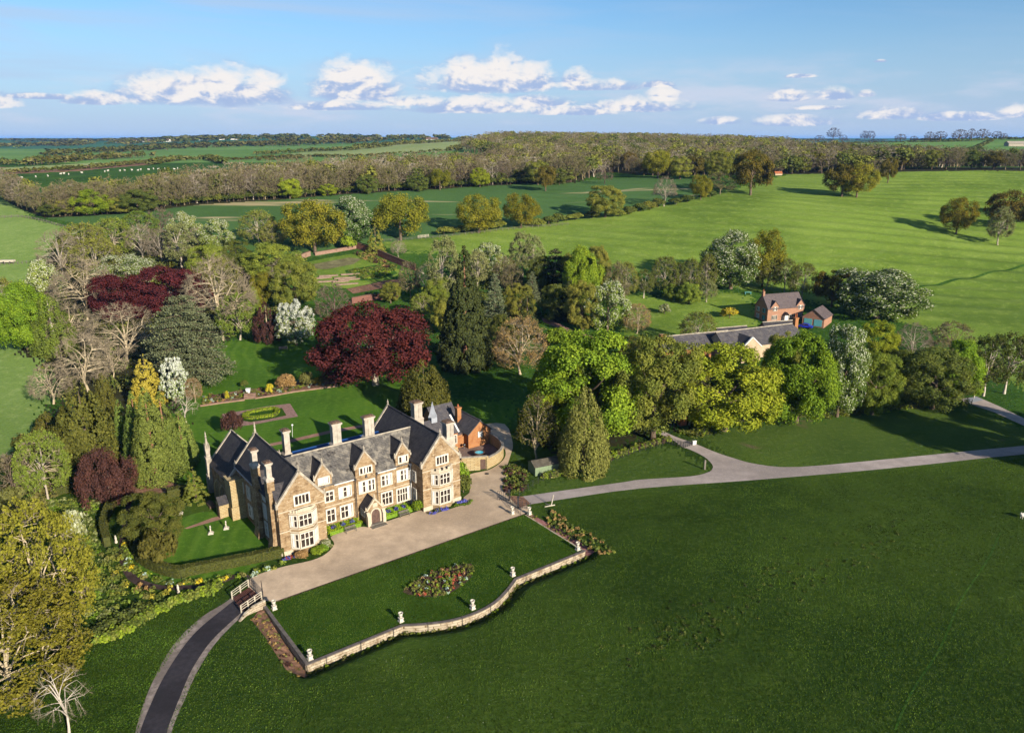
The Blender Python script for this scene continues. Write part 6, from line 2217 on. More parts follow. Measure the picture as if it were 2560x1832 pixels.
pl = [flat_px(*p) for p in [c5(720, 300), c5(690, 400), c5(668, 520), c5(658, 640), c5(690, 745), c5(760, 805), c5(900, 830), c5(1080, 822), c3(260, 700), c3(420, 640), c3(520, 655)]]
pr_ = [flat_px(*p) for p in [c5(735, 320), c5(715, 420), c5(700, 520), c5(695, 640), c5(722, 705), c5(775, 765), c5(900, 805), c5(1080, 800), c3(250, 670), c3(400, 610), c3(500, 625)]]
strip('earth_path', smooth(pl, 3), smooth(pr_, 3), M_PATH, .036, flat=0)
sheet('chapel_path', [flat_px(*p) for p in [c5(1020, 490), c5(1180, 430), c5(1240, 415), c5(1240, 435), c5(1040, 492)]], M_FLAG, .035, flat=0)
sheet('bare_ground', [flat_px(*p) for p in [c5(380, 130), c5(640, 150), c5(900, 215), c5(1010, 255), c5(900, 300), c5(640, 290), c5(340, 262)]], M_MULCH, .03, flat=0)
chl = [L(*p) for p in smooth([(-.3, 1.5), (-.3, 17), (-3.5, 20), (-7, 21.5), (-14, 18.5), (-17, 12), (-16.5, 5), (-12.5, -.2), (-7, -1.2), (-3, .2)], 3, True)]
sheet('chapel_lawn', chl, M_BACKLAWN, .022, flat=0)
bed_mix = ['sycamore', 'olive', 'dull', 'lime', 'silver', 'dull', 'twig', 'olive', 'dull', 'lime', 'silver', 'sycamore', 'yellow']
B1 = smooth([flat_px(*p) for p in [c5(700, 560), c5(720, 680), c5(790, 750), c5(900, 790), c5(1050, 795), c5(1200, 780), c3(300, 660), c3(560, 610), c3(790, 540)]], 4)
clumps('border_plants', 'mixed border plants along the foot of the long curved hedge', 'flower border', along(B1, .38, .25, .02), bed_mix, .26, .5, 34, rad=.5)
B2 = smooth([flat_px(*p) for p in [c5(600, 600), c5(640, 700), c5(660, 800), c5(760, 860), c5(880, 880), c5(960, 860)]], 4)
clumps('border_plants', 'yellow and green border plants outside the earth path', 'flower border', along(B2, .34, .7, .02), ['olive', 'lime', 'dull', 'twig', 'gold', 'dull', 'tan', 'olive'], .28, .6, 34, rad=.55)
H3 = [flat_px(*p) for p in [c3(250, 715), c3(100, 790), c5(1180, 835), c5(1000, 890), c5(850, 960), c5(700, 1050), c5(540, 1115)]]
clumps('boundary_hedge', 'straggling yellow green hedge between the wild garden and the park', 'hedge', along(smooth(H3, 4), .09, .35, .1), ['lime', 'olive', 'maple', 'dull'], .3, .75, 34, kind=None, rad=.6)
wg = [flat_px(*p) for p in [c5(250, 330), c5(540, 330), c5(560, 600), c5(600, 760), c5(700, 900), c5(560, 1040), c5(400, 900), c5(330, 600)]]
clumps('wild_garden_plants', 'wild garden of tufted green plants on the left slope', 'wild plants', inside(wg, 260, .02), ['sycamore', 'olive', 'dull', 'lime', 'dull', 'pale'], .34, .4, 26, rad=.7)
clumps('rhododendron', 'dark leaved bushes along the boundary below the wild garden', 'bush', along([flat_px(*p) for p in [c5(520, 1090), c5(600, 1030), c5(720, 985), c5(850, 930)]], .2, .5, .1), ['dull', 'wellingtonia', 'dull'], .36, .9, 40, kind=None, rad=.9)
for (x, y, lb) in ((c5(990, 845)[0], c5(990, 845)[1], 'small pale statue on the border by the earth path'), (c5(645, 568)[0], c5(645, 568)[1], 'pale wooden finger post beside the earth path')):
    m = MB()
    m.lathe([(.2, 0), (.2, .3), (.12, .35), (.16, .8), (.1, 1.0), (.11, 1.15), (.02, 1.25)], 0, 0, 8)
    tag(m.build('statue' if 'statue' in lb else 'post', M_URN, None, (*flat_px(x, y), 0)), lb, 'statue' if 'statue' in lb else 'post')
for (px, py, lb) in ((c5(1170, 518)[0], c5(1170, 518)[1], 'stone cross grave marker nearest the round yew bush'), (510 + 455 / 8.118, 1200 + 985 / 8.118, 'stone cross grave marker nearest the chapel'), (c5(1000, 408)[0], c5(1000, 408)[1], 'pale headstone beside the olive evergreen')):
    cr_ = thing('stone_cross', lb, 'grave marker', (*flat_px(px, py), 0), RZ + 1.2)
    m = MB()
    m.box(-.4, .4, -.4, .4, 0, .15)
    m.box(-.27, .27, -.27, .27, .15, .32)
    m.build('base', M_URN, cr_)
    m = MB()
    m.box(-.09, .09, -.07, .07, .32, 1.35)
    m.box(-.34, -.09, -.07, .07, .9, 1.07)
    m.box(.09, .34, -.07, .07, .9, 1.07)
    m.build('cross', M_URN, cr_)
tb = thing('tomb', 'low dark ridged tomb beside the chapel path', 'tomb', (*flat_px(*c5(1172, 365)), 0), RZ)
m = MB()
m.box(-.5, .5, -1.0, 1.0, 0, .35)
m.prism([(-.5, -1.0, .352), (.5, -1.0, .352), (0, -1.0, .75)], (0, 2.0, 0))
m.build('slab', M_CAPM, tb)

# back garden: terrace border, steps, rectangular bed with a box oval
cd_ = lambda x, y: (480 + x / 3.9138, 800 + y / 3.9138)
tb_pts = [cd_(*p) for p in [(80, 845), (300, 812), (515, 785)]]
tb_pts2 = [cd_(*p) for p in [(615, 770), (780, 745), (1000, 705), (1250, 672), (1430, 650)]]
for pts, lb in ((tb_pts, 'low pinkish retaining wall left of the garden steps'), (tb_pts2, 'low pinkish retaining wall right of the garden steps')):
    P = [at(*p)[:2] for p in pts]
    wt_ = thing('garden_wall', lb, 'wall', (P[0][0], P[0][1], 0))
    m = MB()
    wall_run(m, [(x - P[0][0], y - P[0][1]) for x, y in P], .5, [gz(x, y) - .3 for x, y in P], [gz(x, y) + .28 for x, y in P])
    m.build('wall', M_BORDERW, wt_)
bpoly = [at(*cd_(*p))[:2] for p in [(100, 838), (300, 800), (510, 770), (620, 755), (780, 730), (1000, 692), (1250, 660), (1440, 640), (1400, 560), (1180, 580), (1000, 610), (800, 650), (640, 670), (500, 680), (300, 720), (110, 750)]]
bed('garden_border', 'long mixed border above the low retaining wall', bpoly, ['olive', 'dull', 'tan', 'sycamore', 'twig', 'silver', 'dull', 'dull', 'purple', 'twig'], 260, .26, .45, 24, M_MULCH, .05, .45, 'flower border', step=4)
st = thing('garden_steps', 'stone steps up through the garden border', 'steps', (*at(*cd_(562, 772))[:2], gz(*at(*cd_(562, 772))[:2])), R(12))
m = MB()
for k in range(4): m.box(-1.3, 1.3, k * .5, k * .5 + .52 + .003 * k, 0, .2 * (k + 1))
m.build('treads', M_BORDERW, st)
ub = thing('stone_planter', 'white square planter at the head of the garden steps', 'planter', (*at(*cd_(552, 712))[:2], gz(*at(*cd_(552, 712))[:2])), .2)
m = MB()
m.hexa([(-.35, -.35, 0), (.35, -.35, 0), (.35, .35, 0), (-.35, .35, 0), (-.5, -.5, .95), (.5, -.5, .95), (.5, .5, .95), (-.5, .5, .95)])
m.box(-.55, .55, -.55, .55, .951, 1.08)
m.build('box', M_WHITE, ub)
for k, px, b, t, w_, lb in [('tanbush', 715, 972, 930, 46, 'round tan bush in the garden border'), ('brownbush', 768, 968, 926, 36, 'vase shaped twiggy shrub in the garden border'), ('gorse', 794, 962, 942, 22, 'yellow shrub in the garden border, right'), ('brownbush', 808, 962, 936, 28, 'brown rounded shrub at the right end of the garden border'),
                              ('gorse', 676, 984, 958, 22, 'yellow shrub in the garden border beside the steps'), ('gorse', 568, 1000, 976, 12, 'yellow upright shrub in the garden border, left'), ('purplebush', 583, 1086, 1018, 52, 'dark purple twiggy bush beside the rectangular bed'), ('hedgebush', 612, 968, 950, 20, 'small green bush on the slope above the steps')]:
    plant_px(k, 'shrub', lb, 'shrub', px, b, t, w_)
rb = [at(*cd_(*p))[:2] for p in [(295, 920), (590, 872), (700, 850), (960, 818), (1040, 945), (800, 985), (640, 1018), (330, 1060)]]
rb2 = [at(*cd_(*p))[:2] for p in [(440, 935), (600, 905), (880, 862), (925, 935), (760, 970), (580, 1000), (480, 985)]]
sheet('bed_soil', rb, plain('pinkish_soil', (0.21, 0.125, 0.105), .95, .3, 1.5), .05, step=4)
sheet('bed_grass', rb2, M_LAWN, .075, step=4)
ov = [at(*cd_(*p))[:2] for p in [(520, 930), (600, 905), (720, 882), (810, 875), (840, 900), (800, 940), (700, 955), (580, 968), (520, 955)]]
hedge('box_oval', 'oval ring of clipped golden box in the rectangular bed', smooth(ov, 3, True) + [ov[0]], .9, .55, 'box', 40, .2)
sheet('garden_path', [at(*cd_(*p))[:2] for p in [(760, 1210), (1000, 1160), (1350, 1080), (1700, 1020), (1900, 985), (1900, 1000), (1700, 1045), (1350, 1110), (1000, 1190), (770, 1235)]], M_FLAG, .05, step=4)
gb = thing('garden_bench', 'grey wooden seat at the edge of the garden lawn under the white blossom tree', 'bench', (*at(*cd_(893, 292))[:2], gz(*at(*cd_(893, 292))[:2])), .3)
m = MB()
m.box(-1.2, 1.2, -.3, .3, .38, .46)
m.build('seat', M_BENCH, gb)
m = MB()
m.box(-1.2, 1.2, .3, .38, .46, 1.0)
m.build('backrest', M_BENCH, gb)
for sx in (-1.05, 1.05):
    m = MB()
    m.box(sx - .06, sx + .06, -.28, .28, 0, .38)
    m.build('leg', M_BENCH, gb)

# walled kitchen garden
cc = lambda x, y: (480 + x / 3.867, 480 + y / 3.867)


def brick_wall(label, pts, h, mat=M_GARDENBRICK, th=.5, cope=True, name='brick_wall'):
    P = [at(*p)[:2] for p in pts]
    o = P[0]
    z0 = gz(*o)
    t = thing(name, label, 'wall', (o[0], o[1], z0))
    Q = [(x - o[0], y - o[1]) for x, y in P]
    zs = [gz(x, y) - z0 for x, y in P]
    m = MB()
    wall_run(m, Q, th, [z - .5 for z in zs], [z + h for z in zs])
    m.build('wall', mat, t)
    m = MB()
    wall_run(m, Q, th + .16, [z + h for z in zs], [z + h + .14 for z in zs])
    m.build('coping', M_CAPM, t)
    return t


brick_wall('long dark red brick wall on the right of the walled garden', [cc(1590, 545), cc(1760, 600), cc(1900, 660), cc(2060, 725), cc(2160, 760)], 2.4)
brick_wall('sunlit pink brick wall along the top of the walled garden', [cc(1190, 615), cc(1340, 590), cc(1520, 560), cc(1590, 545)], 1.3, M_BORDERW)
brick_wall('crumbling pale brick wall at the top left of the walled garden', [cc(1010, 640), cc(1060, 645), cc(1140, 615)], 1.8, M_BORDERW, 1.0)
brick_wall('low brick wall at the bottom of the walled garden beside the clipped bush', [cc(1545, 1080), cc(1700, 1050), cc(1990, 1030)], 2.0, M_GARDENBRICK)
gw_ = [at(*cc(*p))[:2] for p in [(1060, 690), (1300, 640), (1540, 600), (1640, 610), (1850, 690), (2050, 770), (1900, 850), (1500, 935), (1200, 900), (1150, 800)]]
sheet('kitchen_garden_grass', gw_, M_PASTURE, .05, step=6)
for pts, mt, nm in [([(1170, 700), (1520, 635), (1640, 650), (1560, 700), (1300, 750), (1190, 745)], soil('fallow_soil', (0.13, 0.12, 0.06), .4), 'fallow_bed'), ([(1490, 940), (1690, 900), (1850, 860), (2040, 840), (2000, 900), (1700, 960), (1560, 985)], M_MULCH, 'kitchen_path'),
                    ([(1480, 760), (1600, 735), (1800, 705), (1950, 755), (1990, 790), (1800, 850), (1640, 860), (1500, 810)], M_ROUGH, 'vegetable_ground')]:
    sheet(nm, [at(*cc(*p))[:2] for p in pts], mt, .10, step=6)
for i, (x, y, w_, d_) in enumerate([(1230, 838, 9, 1.4), (1320, 815, 7, 1.3), (1480, 835, 8, 1.3), (1520, 850, 8, 1.3), (1300, 870, 7, 1.3), (1500, 895, 8, 1.2), (1440, 870, 6, 1.2), (1530, 800, 7, 1.2)]):
    X, Y, Z = at(*cc(x, y))
    rbx = thing('raised_bed', 'pale timber raised vegetable bed in the walled garden', 'raised bed', (X, Y, Z), R(18), 'raised beds of the walled garden')
    m = MB()
    m.box(-w_ / 2, w_ / 2, -d_ / 2, -d_ / 2 + .1, 0, .45)
    m.box(-w_ / 2, w_ / 2, d_ / 2 - .1, d_ / 2, 0, .45)
    m.box(-w_ / 2, -w_ / 2 + .1, -d_ / 2 + .1, d_ / 2 - .1, 0, .45)
    m.box(w_ / 2 - .1, w_ / 2, -d_ / 2 + .1, d_ / 2 - .1, 0, .45)
    m.build('boards', plain('bed_boards', (0.19, 0.135, 0.10), .85, .25, 2.0) if i == 0 else MATS['bed_boards'], rbx)
    m = MB()
    m.box(-w_ / 2 + .1, w_ / 2 - .1, -d_ / 2 + .1, d_ / 2 - .1, 0, .36)
    m.build('earth', M_SOIL, rbx)
clumps('vegetable_rows', 'dark green vegetable rows in the walled garden', 'vegetables', inside([at(*cc(*p))[:2] for p in [(1500, 765), (1800, 720), (1960, 770), (1800, 840), (1640, 845)]], 130), ['dull', 'sycamore', 'dull', 'dull'], .5, .6, 22, rad=.8)
clumps('wall_border', 'shrubs and blossom against the right brick wall of the walled garden', 'flower border', inside([at(*cc(*p))[:2] for p in [(1570, 600), (1690, 600), (1900, 690), (1990, 740), (1960, 770), (1800, 700), (1640, 640)]], 60), ['olive', 'tan', 'dull', 'dull', 'twig', 'olive', 'purple'], .5, 1.1, 44, rad=1.1)

# belt hedges and shed
cF = cf
BH = [flat_px(*p) for p in [cF(480, 1600), cF(700, 1540), cF(900, 1480), cF(1170, 1390), cF(1400, 1310), cF(1600, 1255), cF(1740, 1215)]]
clumps('boundary_hedge', 'sunlit yellow green hedge behind the estate fence, right of the forecourt', 'hedge', along(BH, .10, .30, .1), ['maple', 'lime', 'olive', 'purple', 'maple', 'twig'], .3, .75, 32, kind=None, rad=.6)
clumps('courtyard_shrubbery', 'dark mixed shrubbery between the forecourt and the shed', 'shrub border', inside([flat_px(*c6(*p)) for p in [(1230, 1000), (1450, 950), (1540, 1100), (1480, 1260), (1300, 1330), (1220, 1220), (1260, 1120)]], 110, .02), ['dull', 'wellingtonia', 'olive', 'purple', 'dull'], .3, .55, 34, rad=.6)
BH2 = [flat_px(*p) for p in [(1718, 1086), (1760, 1074), (1800, 1062), (1854, 1051), (1925, 1045)]] + [at(*p)[:2] for p in [(1990, 1042), (2150, 1028), (2319, 1010), (2390, 998)]]
clumps('belt_undergrowth', 'low green undergrowth along the foot of the tree belt', 'undergrowth', along(BH2, .22, .8), ['sycamore', 'olive', 'dull', 'dull', 'maple'], .4, .7, 34, rad=.9)
shed = thing('timber_shed', 'long low dark shed with a felt roof and pale green side behind the estate fence', 'shed', (*flat_px(*c6(1615, 1100)), 0), R(24))
m = MB()
m.prism([(0, 0, -.1), (0, 3.0, -.1), (0, 3.0, 1.7), (0, 1.5, 2.35), (0, 0, 1.7)], (6.6, 0, 0))
m.build('wall', M_GREENP, shed)
m = MB()
m.slab([(-.2, 1.5, 2.47), (6.8, 1.5, 2.47), (6.8, -.2, 1.72), (-.2, -.2, 1.72)], .06)
m.slab([(-.2, 1.5, 2.47), (6.8, 1.5, 2.47), (6.8, 3.2, 1.72), (-.2, 3.2, 1.72)], .06)
m.build('roof', M_FELT, shed)
tp = thing('terracotta_pot', 'pale pot at the near corner of the timber shed', 'pot', (*flat_px(*c6(1628, 1085)), 0))
m = MB()
m.lathe([(.2, 0), (.3, .5), (.34, .55), (.28, .55), (.24, .45)], 0, 0, 10)
m.build('pot', M_URN, tp)
dr_ = MB()
dr_.lathe([(.4, .0), (.4, .03), (.02, .031)], 0, 0, 16)
tag(dr_.build('drain_cover', M_IRON, None, (*flat_px(*c6(1037, 1072)), .037)), 'round black drain cover on the gravel by the yard wall', 'drain cover')
# brick piers glimpsed between the belt trees
for px, py, lb in ((1705, 1062, 'terracotta red pier under the olive lime tree at the belt entrance'), (1752, 1042, 'terracotta red brick pier left of the yellow maple trunk')):
    m = MB()
    m.box(-.8, .8, -.5, .5, -.2, 2.4)
    m.box(-.9, .9, -.6, .6, 2.4, 2.55)
    tag(m.build('brick_pier', M_TERRA, None, (*flat_px(px, py), 0), .4), lb, 'pier')

# stables, pink brick house and garage
cg_ = lambda x, y: (1500 + x / 4.054, 560 + y / 4.054)


def on_ground_from(px, py, z):
    y = (CAM_H - z) / slope_of(py)
    u, v = px - 1280, py - 916
    return np.array([y * u / (FPX * CP - v * SP), y])


def long_roof(t, a, b, za, depth, rise, wall, roof, zbase, back=True):
    """range with ridge from a to b (world), ridge height za"""
    d = (b - a) / np.linalg.norm(b - a)
    ln = np.linalg.norm(b - a)
    n = np.array([d[1], -d[0]])
    t.location = (a[0], a[1], 0)
    t.rotation_euler.z = math.atan2(d[1], d[0])
    m = MB()
    m.prism([(0, -depth, zbase), (0, depth, zbase), (0, depth, za - rise), (0, 0, za), (0, -depth, za - rise)], (ln, 0, 0))
    m.build('wall', wall, t)
    m = MB()
    for s in (-1, 1):
        m.slab([(-.2, 0, za + .15), (ln + .2, 0, za + .15), (ln + .2, s * (depth + .3), za - rise - .1), (-.2, s * (depth + .3), za - rise - .1)], .15)
    m.build('roof', roof, t)
    m = MB()
    m.tube([(-.2, 0, za + .18), (ln + .2, 0, za + .18)], .16, 6)
    m.build('ridge_tiles', M_COPE, t)
    return ln


stb = thing('stable_range', 'long grey slate roofed stable range behind the tree belt', 'stables')
a = on_ground_from(*cg_(600, 1150), 6.8)
b = on_ground_from(*cg_(1290, 1085), 6.8)
lnA = long_roof(stb, a, b, 6.8, 3.6, 2.8, M_BRICK, M_SLATE3, -1)
chn = MB()
chn.box(-.3, .9, -1.5, -.4, 4, 7.6)
chn.box(-.4, 1.0, -1.6, -.3, 7.6, 7.85)
chn.build('chimney', M_BRICK, stb)
stc = thing('stable_range', 'taller grey slate stable block with cream stone gable and brick end chimney', 'stables')
a = on_ground_from(*cg_(1180, 1105), 7.6)
b = on_ground_from(*cg_(1960, 1012), 7.6)
lnB = long_roof(stc, a, b, 7.6, 4.2, 3.4, M_CREAM, M_SLATE3, -1)
gx_ = lnB * .26
m = MB()
m.prism([(gx_ - 3.1, -6.4, -1), (gx_ + 3.1, -6.4, -1), (gx_ + 3.1, -6.4, 4.4), (gx_, -6.4, 7.0), (gx_ - 3.1, -6.4, 4.4)], (0, 6.0, 0))
gb_ = m.build('gable', M_CREAM, stc)
m = MB()
for s in (-1, 1):
    m.slab([(gx_, -6.1, 7.15), (gx_, -.5, 7.15), (gx_ + s * 3.3, -.5, 4.35), (gx_ + s * 3.3, -6.1, 4.35)], .14)
m.build('gable_roof', M_SLATE3, gb_)
m = MB()
for s in (-1, 1):
    m.slab([(gx_, -6.5, 7.4), (gx_, -6.1, 7.4), (gx_ + s * 3.4, -6.1, 4.5), (gx_ + s * 3.4, -6.5, 4.5)], .25)
m.build('gable_coping', M_WHITE, gb_)
chn = MB()
chn.box(lnB - .2, lnB + .9, -.9, .2, 4, 9.2)
chn.box(lnB - .3, lnB + 1.0, -1.0, .3, 9.2, 9.5)
ch = chn.build('chimney', M_BRICK, stc)
for s in (0, 1):
    m = MB()
    m.lathe([(.14, 9.5), (.12, 10.6), (.15, 10.7)], lnB + .1 + s * .5, -.35, 8)
    m.build('chimney_pot', M_TERRA, ch)
lean = thing('slate_outhouse', 'dark slate outhouse roof between the stables and the orchard grass', 'outbuilding')
a = on_ground_from(*cg_(1180, 1075), 5.0)
b = on_ground_from(*cg_(1480, 1050), 5.0)
long_roof(lean, a, b, 5.4, 3, 2.2, M_BRICK, M_SLATE2, -1)
lean2 = thing('slate_outhouse', 'dark pyramid roofed outhouse in front of the pink brick house', 'outbuilding')
a = on_ground_from(*cg_(1650, 1020), 5.0)
b = on_ground_from(*cg_(1960, 1000), 5.0)
long_roof(lean2, a, b, 5.6, 3, 2.4, M_PINKBRICK, M_SLATE2, -1)

hx, hy, hz = at(*cg_(1690, 1003))
hr = np.array(at(*cg_(2052, 962))[:2])
hd = (hr - np.array([hx, hy]))
hl = float(np.linalg.norm(hd))
house = thing('brick_house', 'pink brick two storey house with dark slate roof and dormer gables', 'house', (hx, hy, hz), math.atan2(hd[1], hd[0]))
HD = 6.6
zs_, za_ = 4.5, 8.3
m = MB()
m.prism([(0, 0, -1), (0, HD, -1), (0, HD, zs_), (0, HD / 2, za_), (0, 0, zs_)], (hl, 0, 0))
m.build('wall', M_PINKBRICK, house)
m = MB()
for s, yy in ((-1, 0), (1, HD)):
    m.slab([(-.15, HD / 2, za_ + .16), (hl + .15, HD / 2, za_ + .16), (hl + .15, yy + s * .3, zs_ - .2), (-.15, yy + s * .3, zs_ - .2)], .15)
m.build('roof', slate('house_slate', (0.075, 0.06, 0.062), (0.095, 0.075, 0.075), (0.12, 0.095, 0.09), (0.06, 0.05, 0.05), .4), house)
for xc, hw in ((hl * .19, 1.5), (hl * .90, 1.5)):
    m = MB()
    m.prism([(xc - hw, -.06, 3.6), (xc + hw, -.06, 3.6), (xc + hw, -.06, 5.0), (xc, -.06, 6.7), (xc - hw, -.06, 5.0)], (0, 2.2, 0))
    d = m.build('dormer', M_PINKBRICK, house)
    m = MB()
    for s in (-1, 1):
        m.slab([(xc, -.2, 6.85), (xc, 2.2, 6.85), (xc + s * (hw + .2), .9, 4.85), (xc + s * (hw + .2), -.2, 4.85)], .12)
    m.build('dormer_roof', MATS['house_slate'], d)
    m = MB()
    m.tube([(xc - .02, 2.25, 6.95), (xc - hw - .2, .85, 5.05)], .08, 4)
    m.build('valley_lead', M_FLASH, d)
    window(house, (0, -.06), *FRONT, xc - .7, xc + .7, 3.7, 4.9, 3, False, 'dwd', .08)
for x0, x1, z0, z1, n in ((hl * .12, hl * .26, .9, 2.2, 4), (hl * .57, hl * .66, .9, 2.1, 2), (hl * .74, hl * .78, 1.0, 2.1, 1), (hl * .86, hl * .95, 1.0, 2.2, 3)):
    window(house, (0, 0), *FRONT, x0, x1, z0, z1, n, False, 'd', .08)
for y0, z0, c_ in ((1.2, 3.0, M_TEAL), (4.2, 3.0, M_WHITE), (1.2, .8, M_TEAL), (4.2, .8, M_WHITE)):
    window(house, (0, 0), *LEFTW, -(y0 + 1.2), -y0, z0, z0 + 1.2, 2, False, 'dh', .08, (c_, M_GLASS, M_TEAL))
for xc in (hl * .52, hl * .60):
    m = MB()
    t_ = (xc, 1.2)
    m.slab([(xc - .4, .9, 5.68), (xc + .4, .9, 5.68), (xc + .4, 1.7, 6.6), (xc - .4, 1.7, 6.6)], .1)
    m.build('roof_light', M_WHITE, house)
po = MB()
po.box(hl * .42, hl * .52, -1.2, -.002, -.5, 2.1)
pp = po.build('porch', M_WHITE, house)
po = MB()
po.slab([(hl * .47, -1.5, 3.2), (hl * .47, -.01, 3.2), (hl * .39, -.01, 2.1), (hl * .39, -1.5, 2.1)], .1)
po.slab([(hl * .47, -1.5, 3.2), (hl * .47, -.01, 3.2), (hl * .55, -.01, 2.1), (hl * .55, -1.5, 2.1)], .1)
po.build('porch_roof', MATS['house_slate'], pp)
po = MB()
po.box(-.1, .55, HD / 2 - .4, HD / 2 + .4, 6.5, 9.5)
cw = po.build('chimney', M_PINKBRICK, house)
po = MB()
po.lathe([(.15, 9.5), (.12, 10.0), (.14, 10.05)], .2, HD / 2, 8)
po.build('chimney_pot', M_TERRA, cw)
ax_, ay_, az_ = at(*cg_(2190, 1030))
gar = thing('garage', 'pink brick garage with a slate roof and two teal doors beside the house', 'garage', (*at(*cg_(2045, 1015))[:2], at(*cg_(2045, 1015))[2]), R(-38))
m = MB()
m.prism([(0, 0, -1), (6.6, 0, -1), (6.6, 0, 2.6), (3.3, 0, 5.0), (0, 0, 2.6)], (0, 8, 0))
m.build('wall', M_PINKBRICK, gar)
m = MB()
for s, xe in ((-1, 0), (1, 6.6)):
    m.slab([(3.3, -.2, 5.15), (3.3, 8.2, 5.15), (xe + s * .3, 8.2, 2.5), (xe + s * .3, -.2, 2.5)], .14)
m.build('roof', MATS['house_slate'], gar)
for x in (.6, 3.6):
    m = MB()
    m.box(x, x + 2.4, -.06, -.004, 0, 2.1)
    m.build('garage_door', M_TEAL, gar)
car = thing('parked_car', 'small blue car parked in front of the garage', 'car', (*at(*cg_(2085, 1055))[:2], at(*cg_(2085, 1055))[2]), R(150))
m = MB()
prof = [(-2.0, .35), (-2.05, .75), (-1.6, .92), (-1.1, 1.0), (-.6, 1.45), (.8, 1.48), (1.5, 1.0), (2.0, .9), (2.05, .4)]
m.prism([(x, -.82, z) for x, z in prof], (0, 1.64, 0))
bd = m.build('body', M_CAR, car)
m = MB()
for s in (-.83, .812):
    m.prism([(-1.0, s, 1.02), (-.55, s, 1.38), (.75, s, 1.40), (1.3, s, 1.02)], (0, .018, 0))
m.build('windows', M_GLASS, car)
for sx in (-1.3, 1.3):
    for sy in (-.8, .8):
        m = MB()
        m.tube([(sx, sy - .1, .33), (sx, sy + .1, .33)], .33, 12)
        m.build('wheel', M_RUBBER, car)
pcb = thing('garden_table', 'small pale blue garden table on the shaded lawn beside the house', 'table', (*at(*cg_(1498, 712))[:2], at(*cg_(1498, 712))[2]))
m = MB()
m.box(-1.1, 1.1, -.45, .45, .7, .78)
m.build('tabletop', M_TEAL, pcb)
for sx in (-.95, .95):
    m = MB()
    m.box(sx - .06, sx + .06, -.35, .35, 0, .7)
    m.build('leg', M_TEAL, pcb)

# far things: sheep, cottage, barn, village
SHL = MB()
SHL.lathe([(.05, -.62), (.26, -.5), (.34, -.1), (.33, .3), (.22, .55), (.04, .62)], 0, 0, 8)
shv = [(v[0], v[2], v[1] * .9 + .62) for v in SHL.v]
sheep0 = None
SH = [(30, 449), (55, 446), (90, 444), (152, 437), (172, 438), (205, 434), (262, 431), (270, 429), (312, 428), (330, 427), (345, 428), (352, 426), (372, 426), (384, 424), (396, 425), (412, 424), (436, 425), (444, 423), (160, 436), (120, 442), (2, 449), (300, 429)]


def make_sheep(x, y, z, rz, label, group=None):
    t = thing('sheep', label, 'sheep', (x, y, z), rz, group)
    m = MB()
    m.add(shv, SHL.f)
    m.lathe([(.03, .75), (.13, .85), (.15, 1.0), (.05, 1.12)], 0, .62, 6)
    for sx in (-.16, .16):
        for sy in (-.35, .35):
            m.tube([(sx, sy, 0), (sx, sy, .45)], .045, 5)
    m.build('body', M_WOOL, t)
    return t


for i, (px, py) in enumerate(SH):
    x, y, z = at(px, py)
    if sheep0 is None:
        sheep0 = make_sheep(x, y, z, 1.0, 'tiny white sheep grazing on the far left pasture', 'sheep on the far pasture')
        sheep0.scale = (1.3, 1.3, 1.3)
    else:
        c = copy_thing(sheep0)
        c.location = (x, y, z)
        c.rotation_euler.z = i * 1.7
x, y = flat_px(2556, 1302, -.5)
make_sheep(x, y, gz(x, y), 1.9, 'white sheep cut by the right edge on the front field')
cx_, cy_, cz_ = at(1956, 441)
ct = thing('cottage', 'small cottage with an orange roof in the wood beyond the hill pasture', 'house', (cx_, cy_ + 9, cz_), .1)
ct.scale = (.48, .48, .45)
m = MB()
m.prism([(-5, -3, -1), (-5, 3, -1), (-5, 3, 3), (-5, 0, 6), (-5, -3, 3)], (10, 0, 0))
m.build('wall', M_CREAM, ct)
m = MB()
for s in (-1, 1):
    m.slab([(-5.3, 0, 6.15), (5.3, 0, 6.15), (5.3, s * 3.4, 2.9), (-5.3, s * 3.4, 2.9)], .15)
m.build('roof', M_TERRA, ct)
bx_, by_, bz_ = at(2545, 366)
bn = thing('barn', 'long low white barn on the far right hillside', 'barn', (bx_, by_, bz_), -.05)
m = MB()
m.prism([(-16, -6, -1), (-16, 6, -1), (-16, 6, 4), (-16, 0, 6.5), (-16, -6, 4)], (45, 0, 0))
m.build('wall', M_COPE, bn)
m = MB()
for s in (-1, 1):
    m.slab([(-16.5, 0, 6.8), (29.5, 0, 6.8), (29.5, s * 6.6, 3.9), (-16.5, s * 6.6, 3.9)], .2)
m.build('roof', M_COPE, bn)
vr_ = random.Random(3)
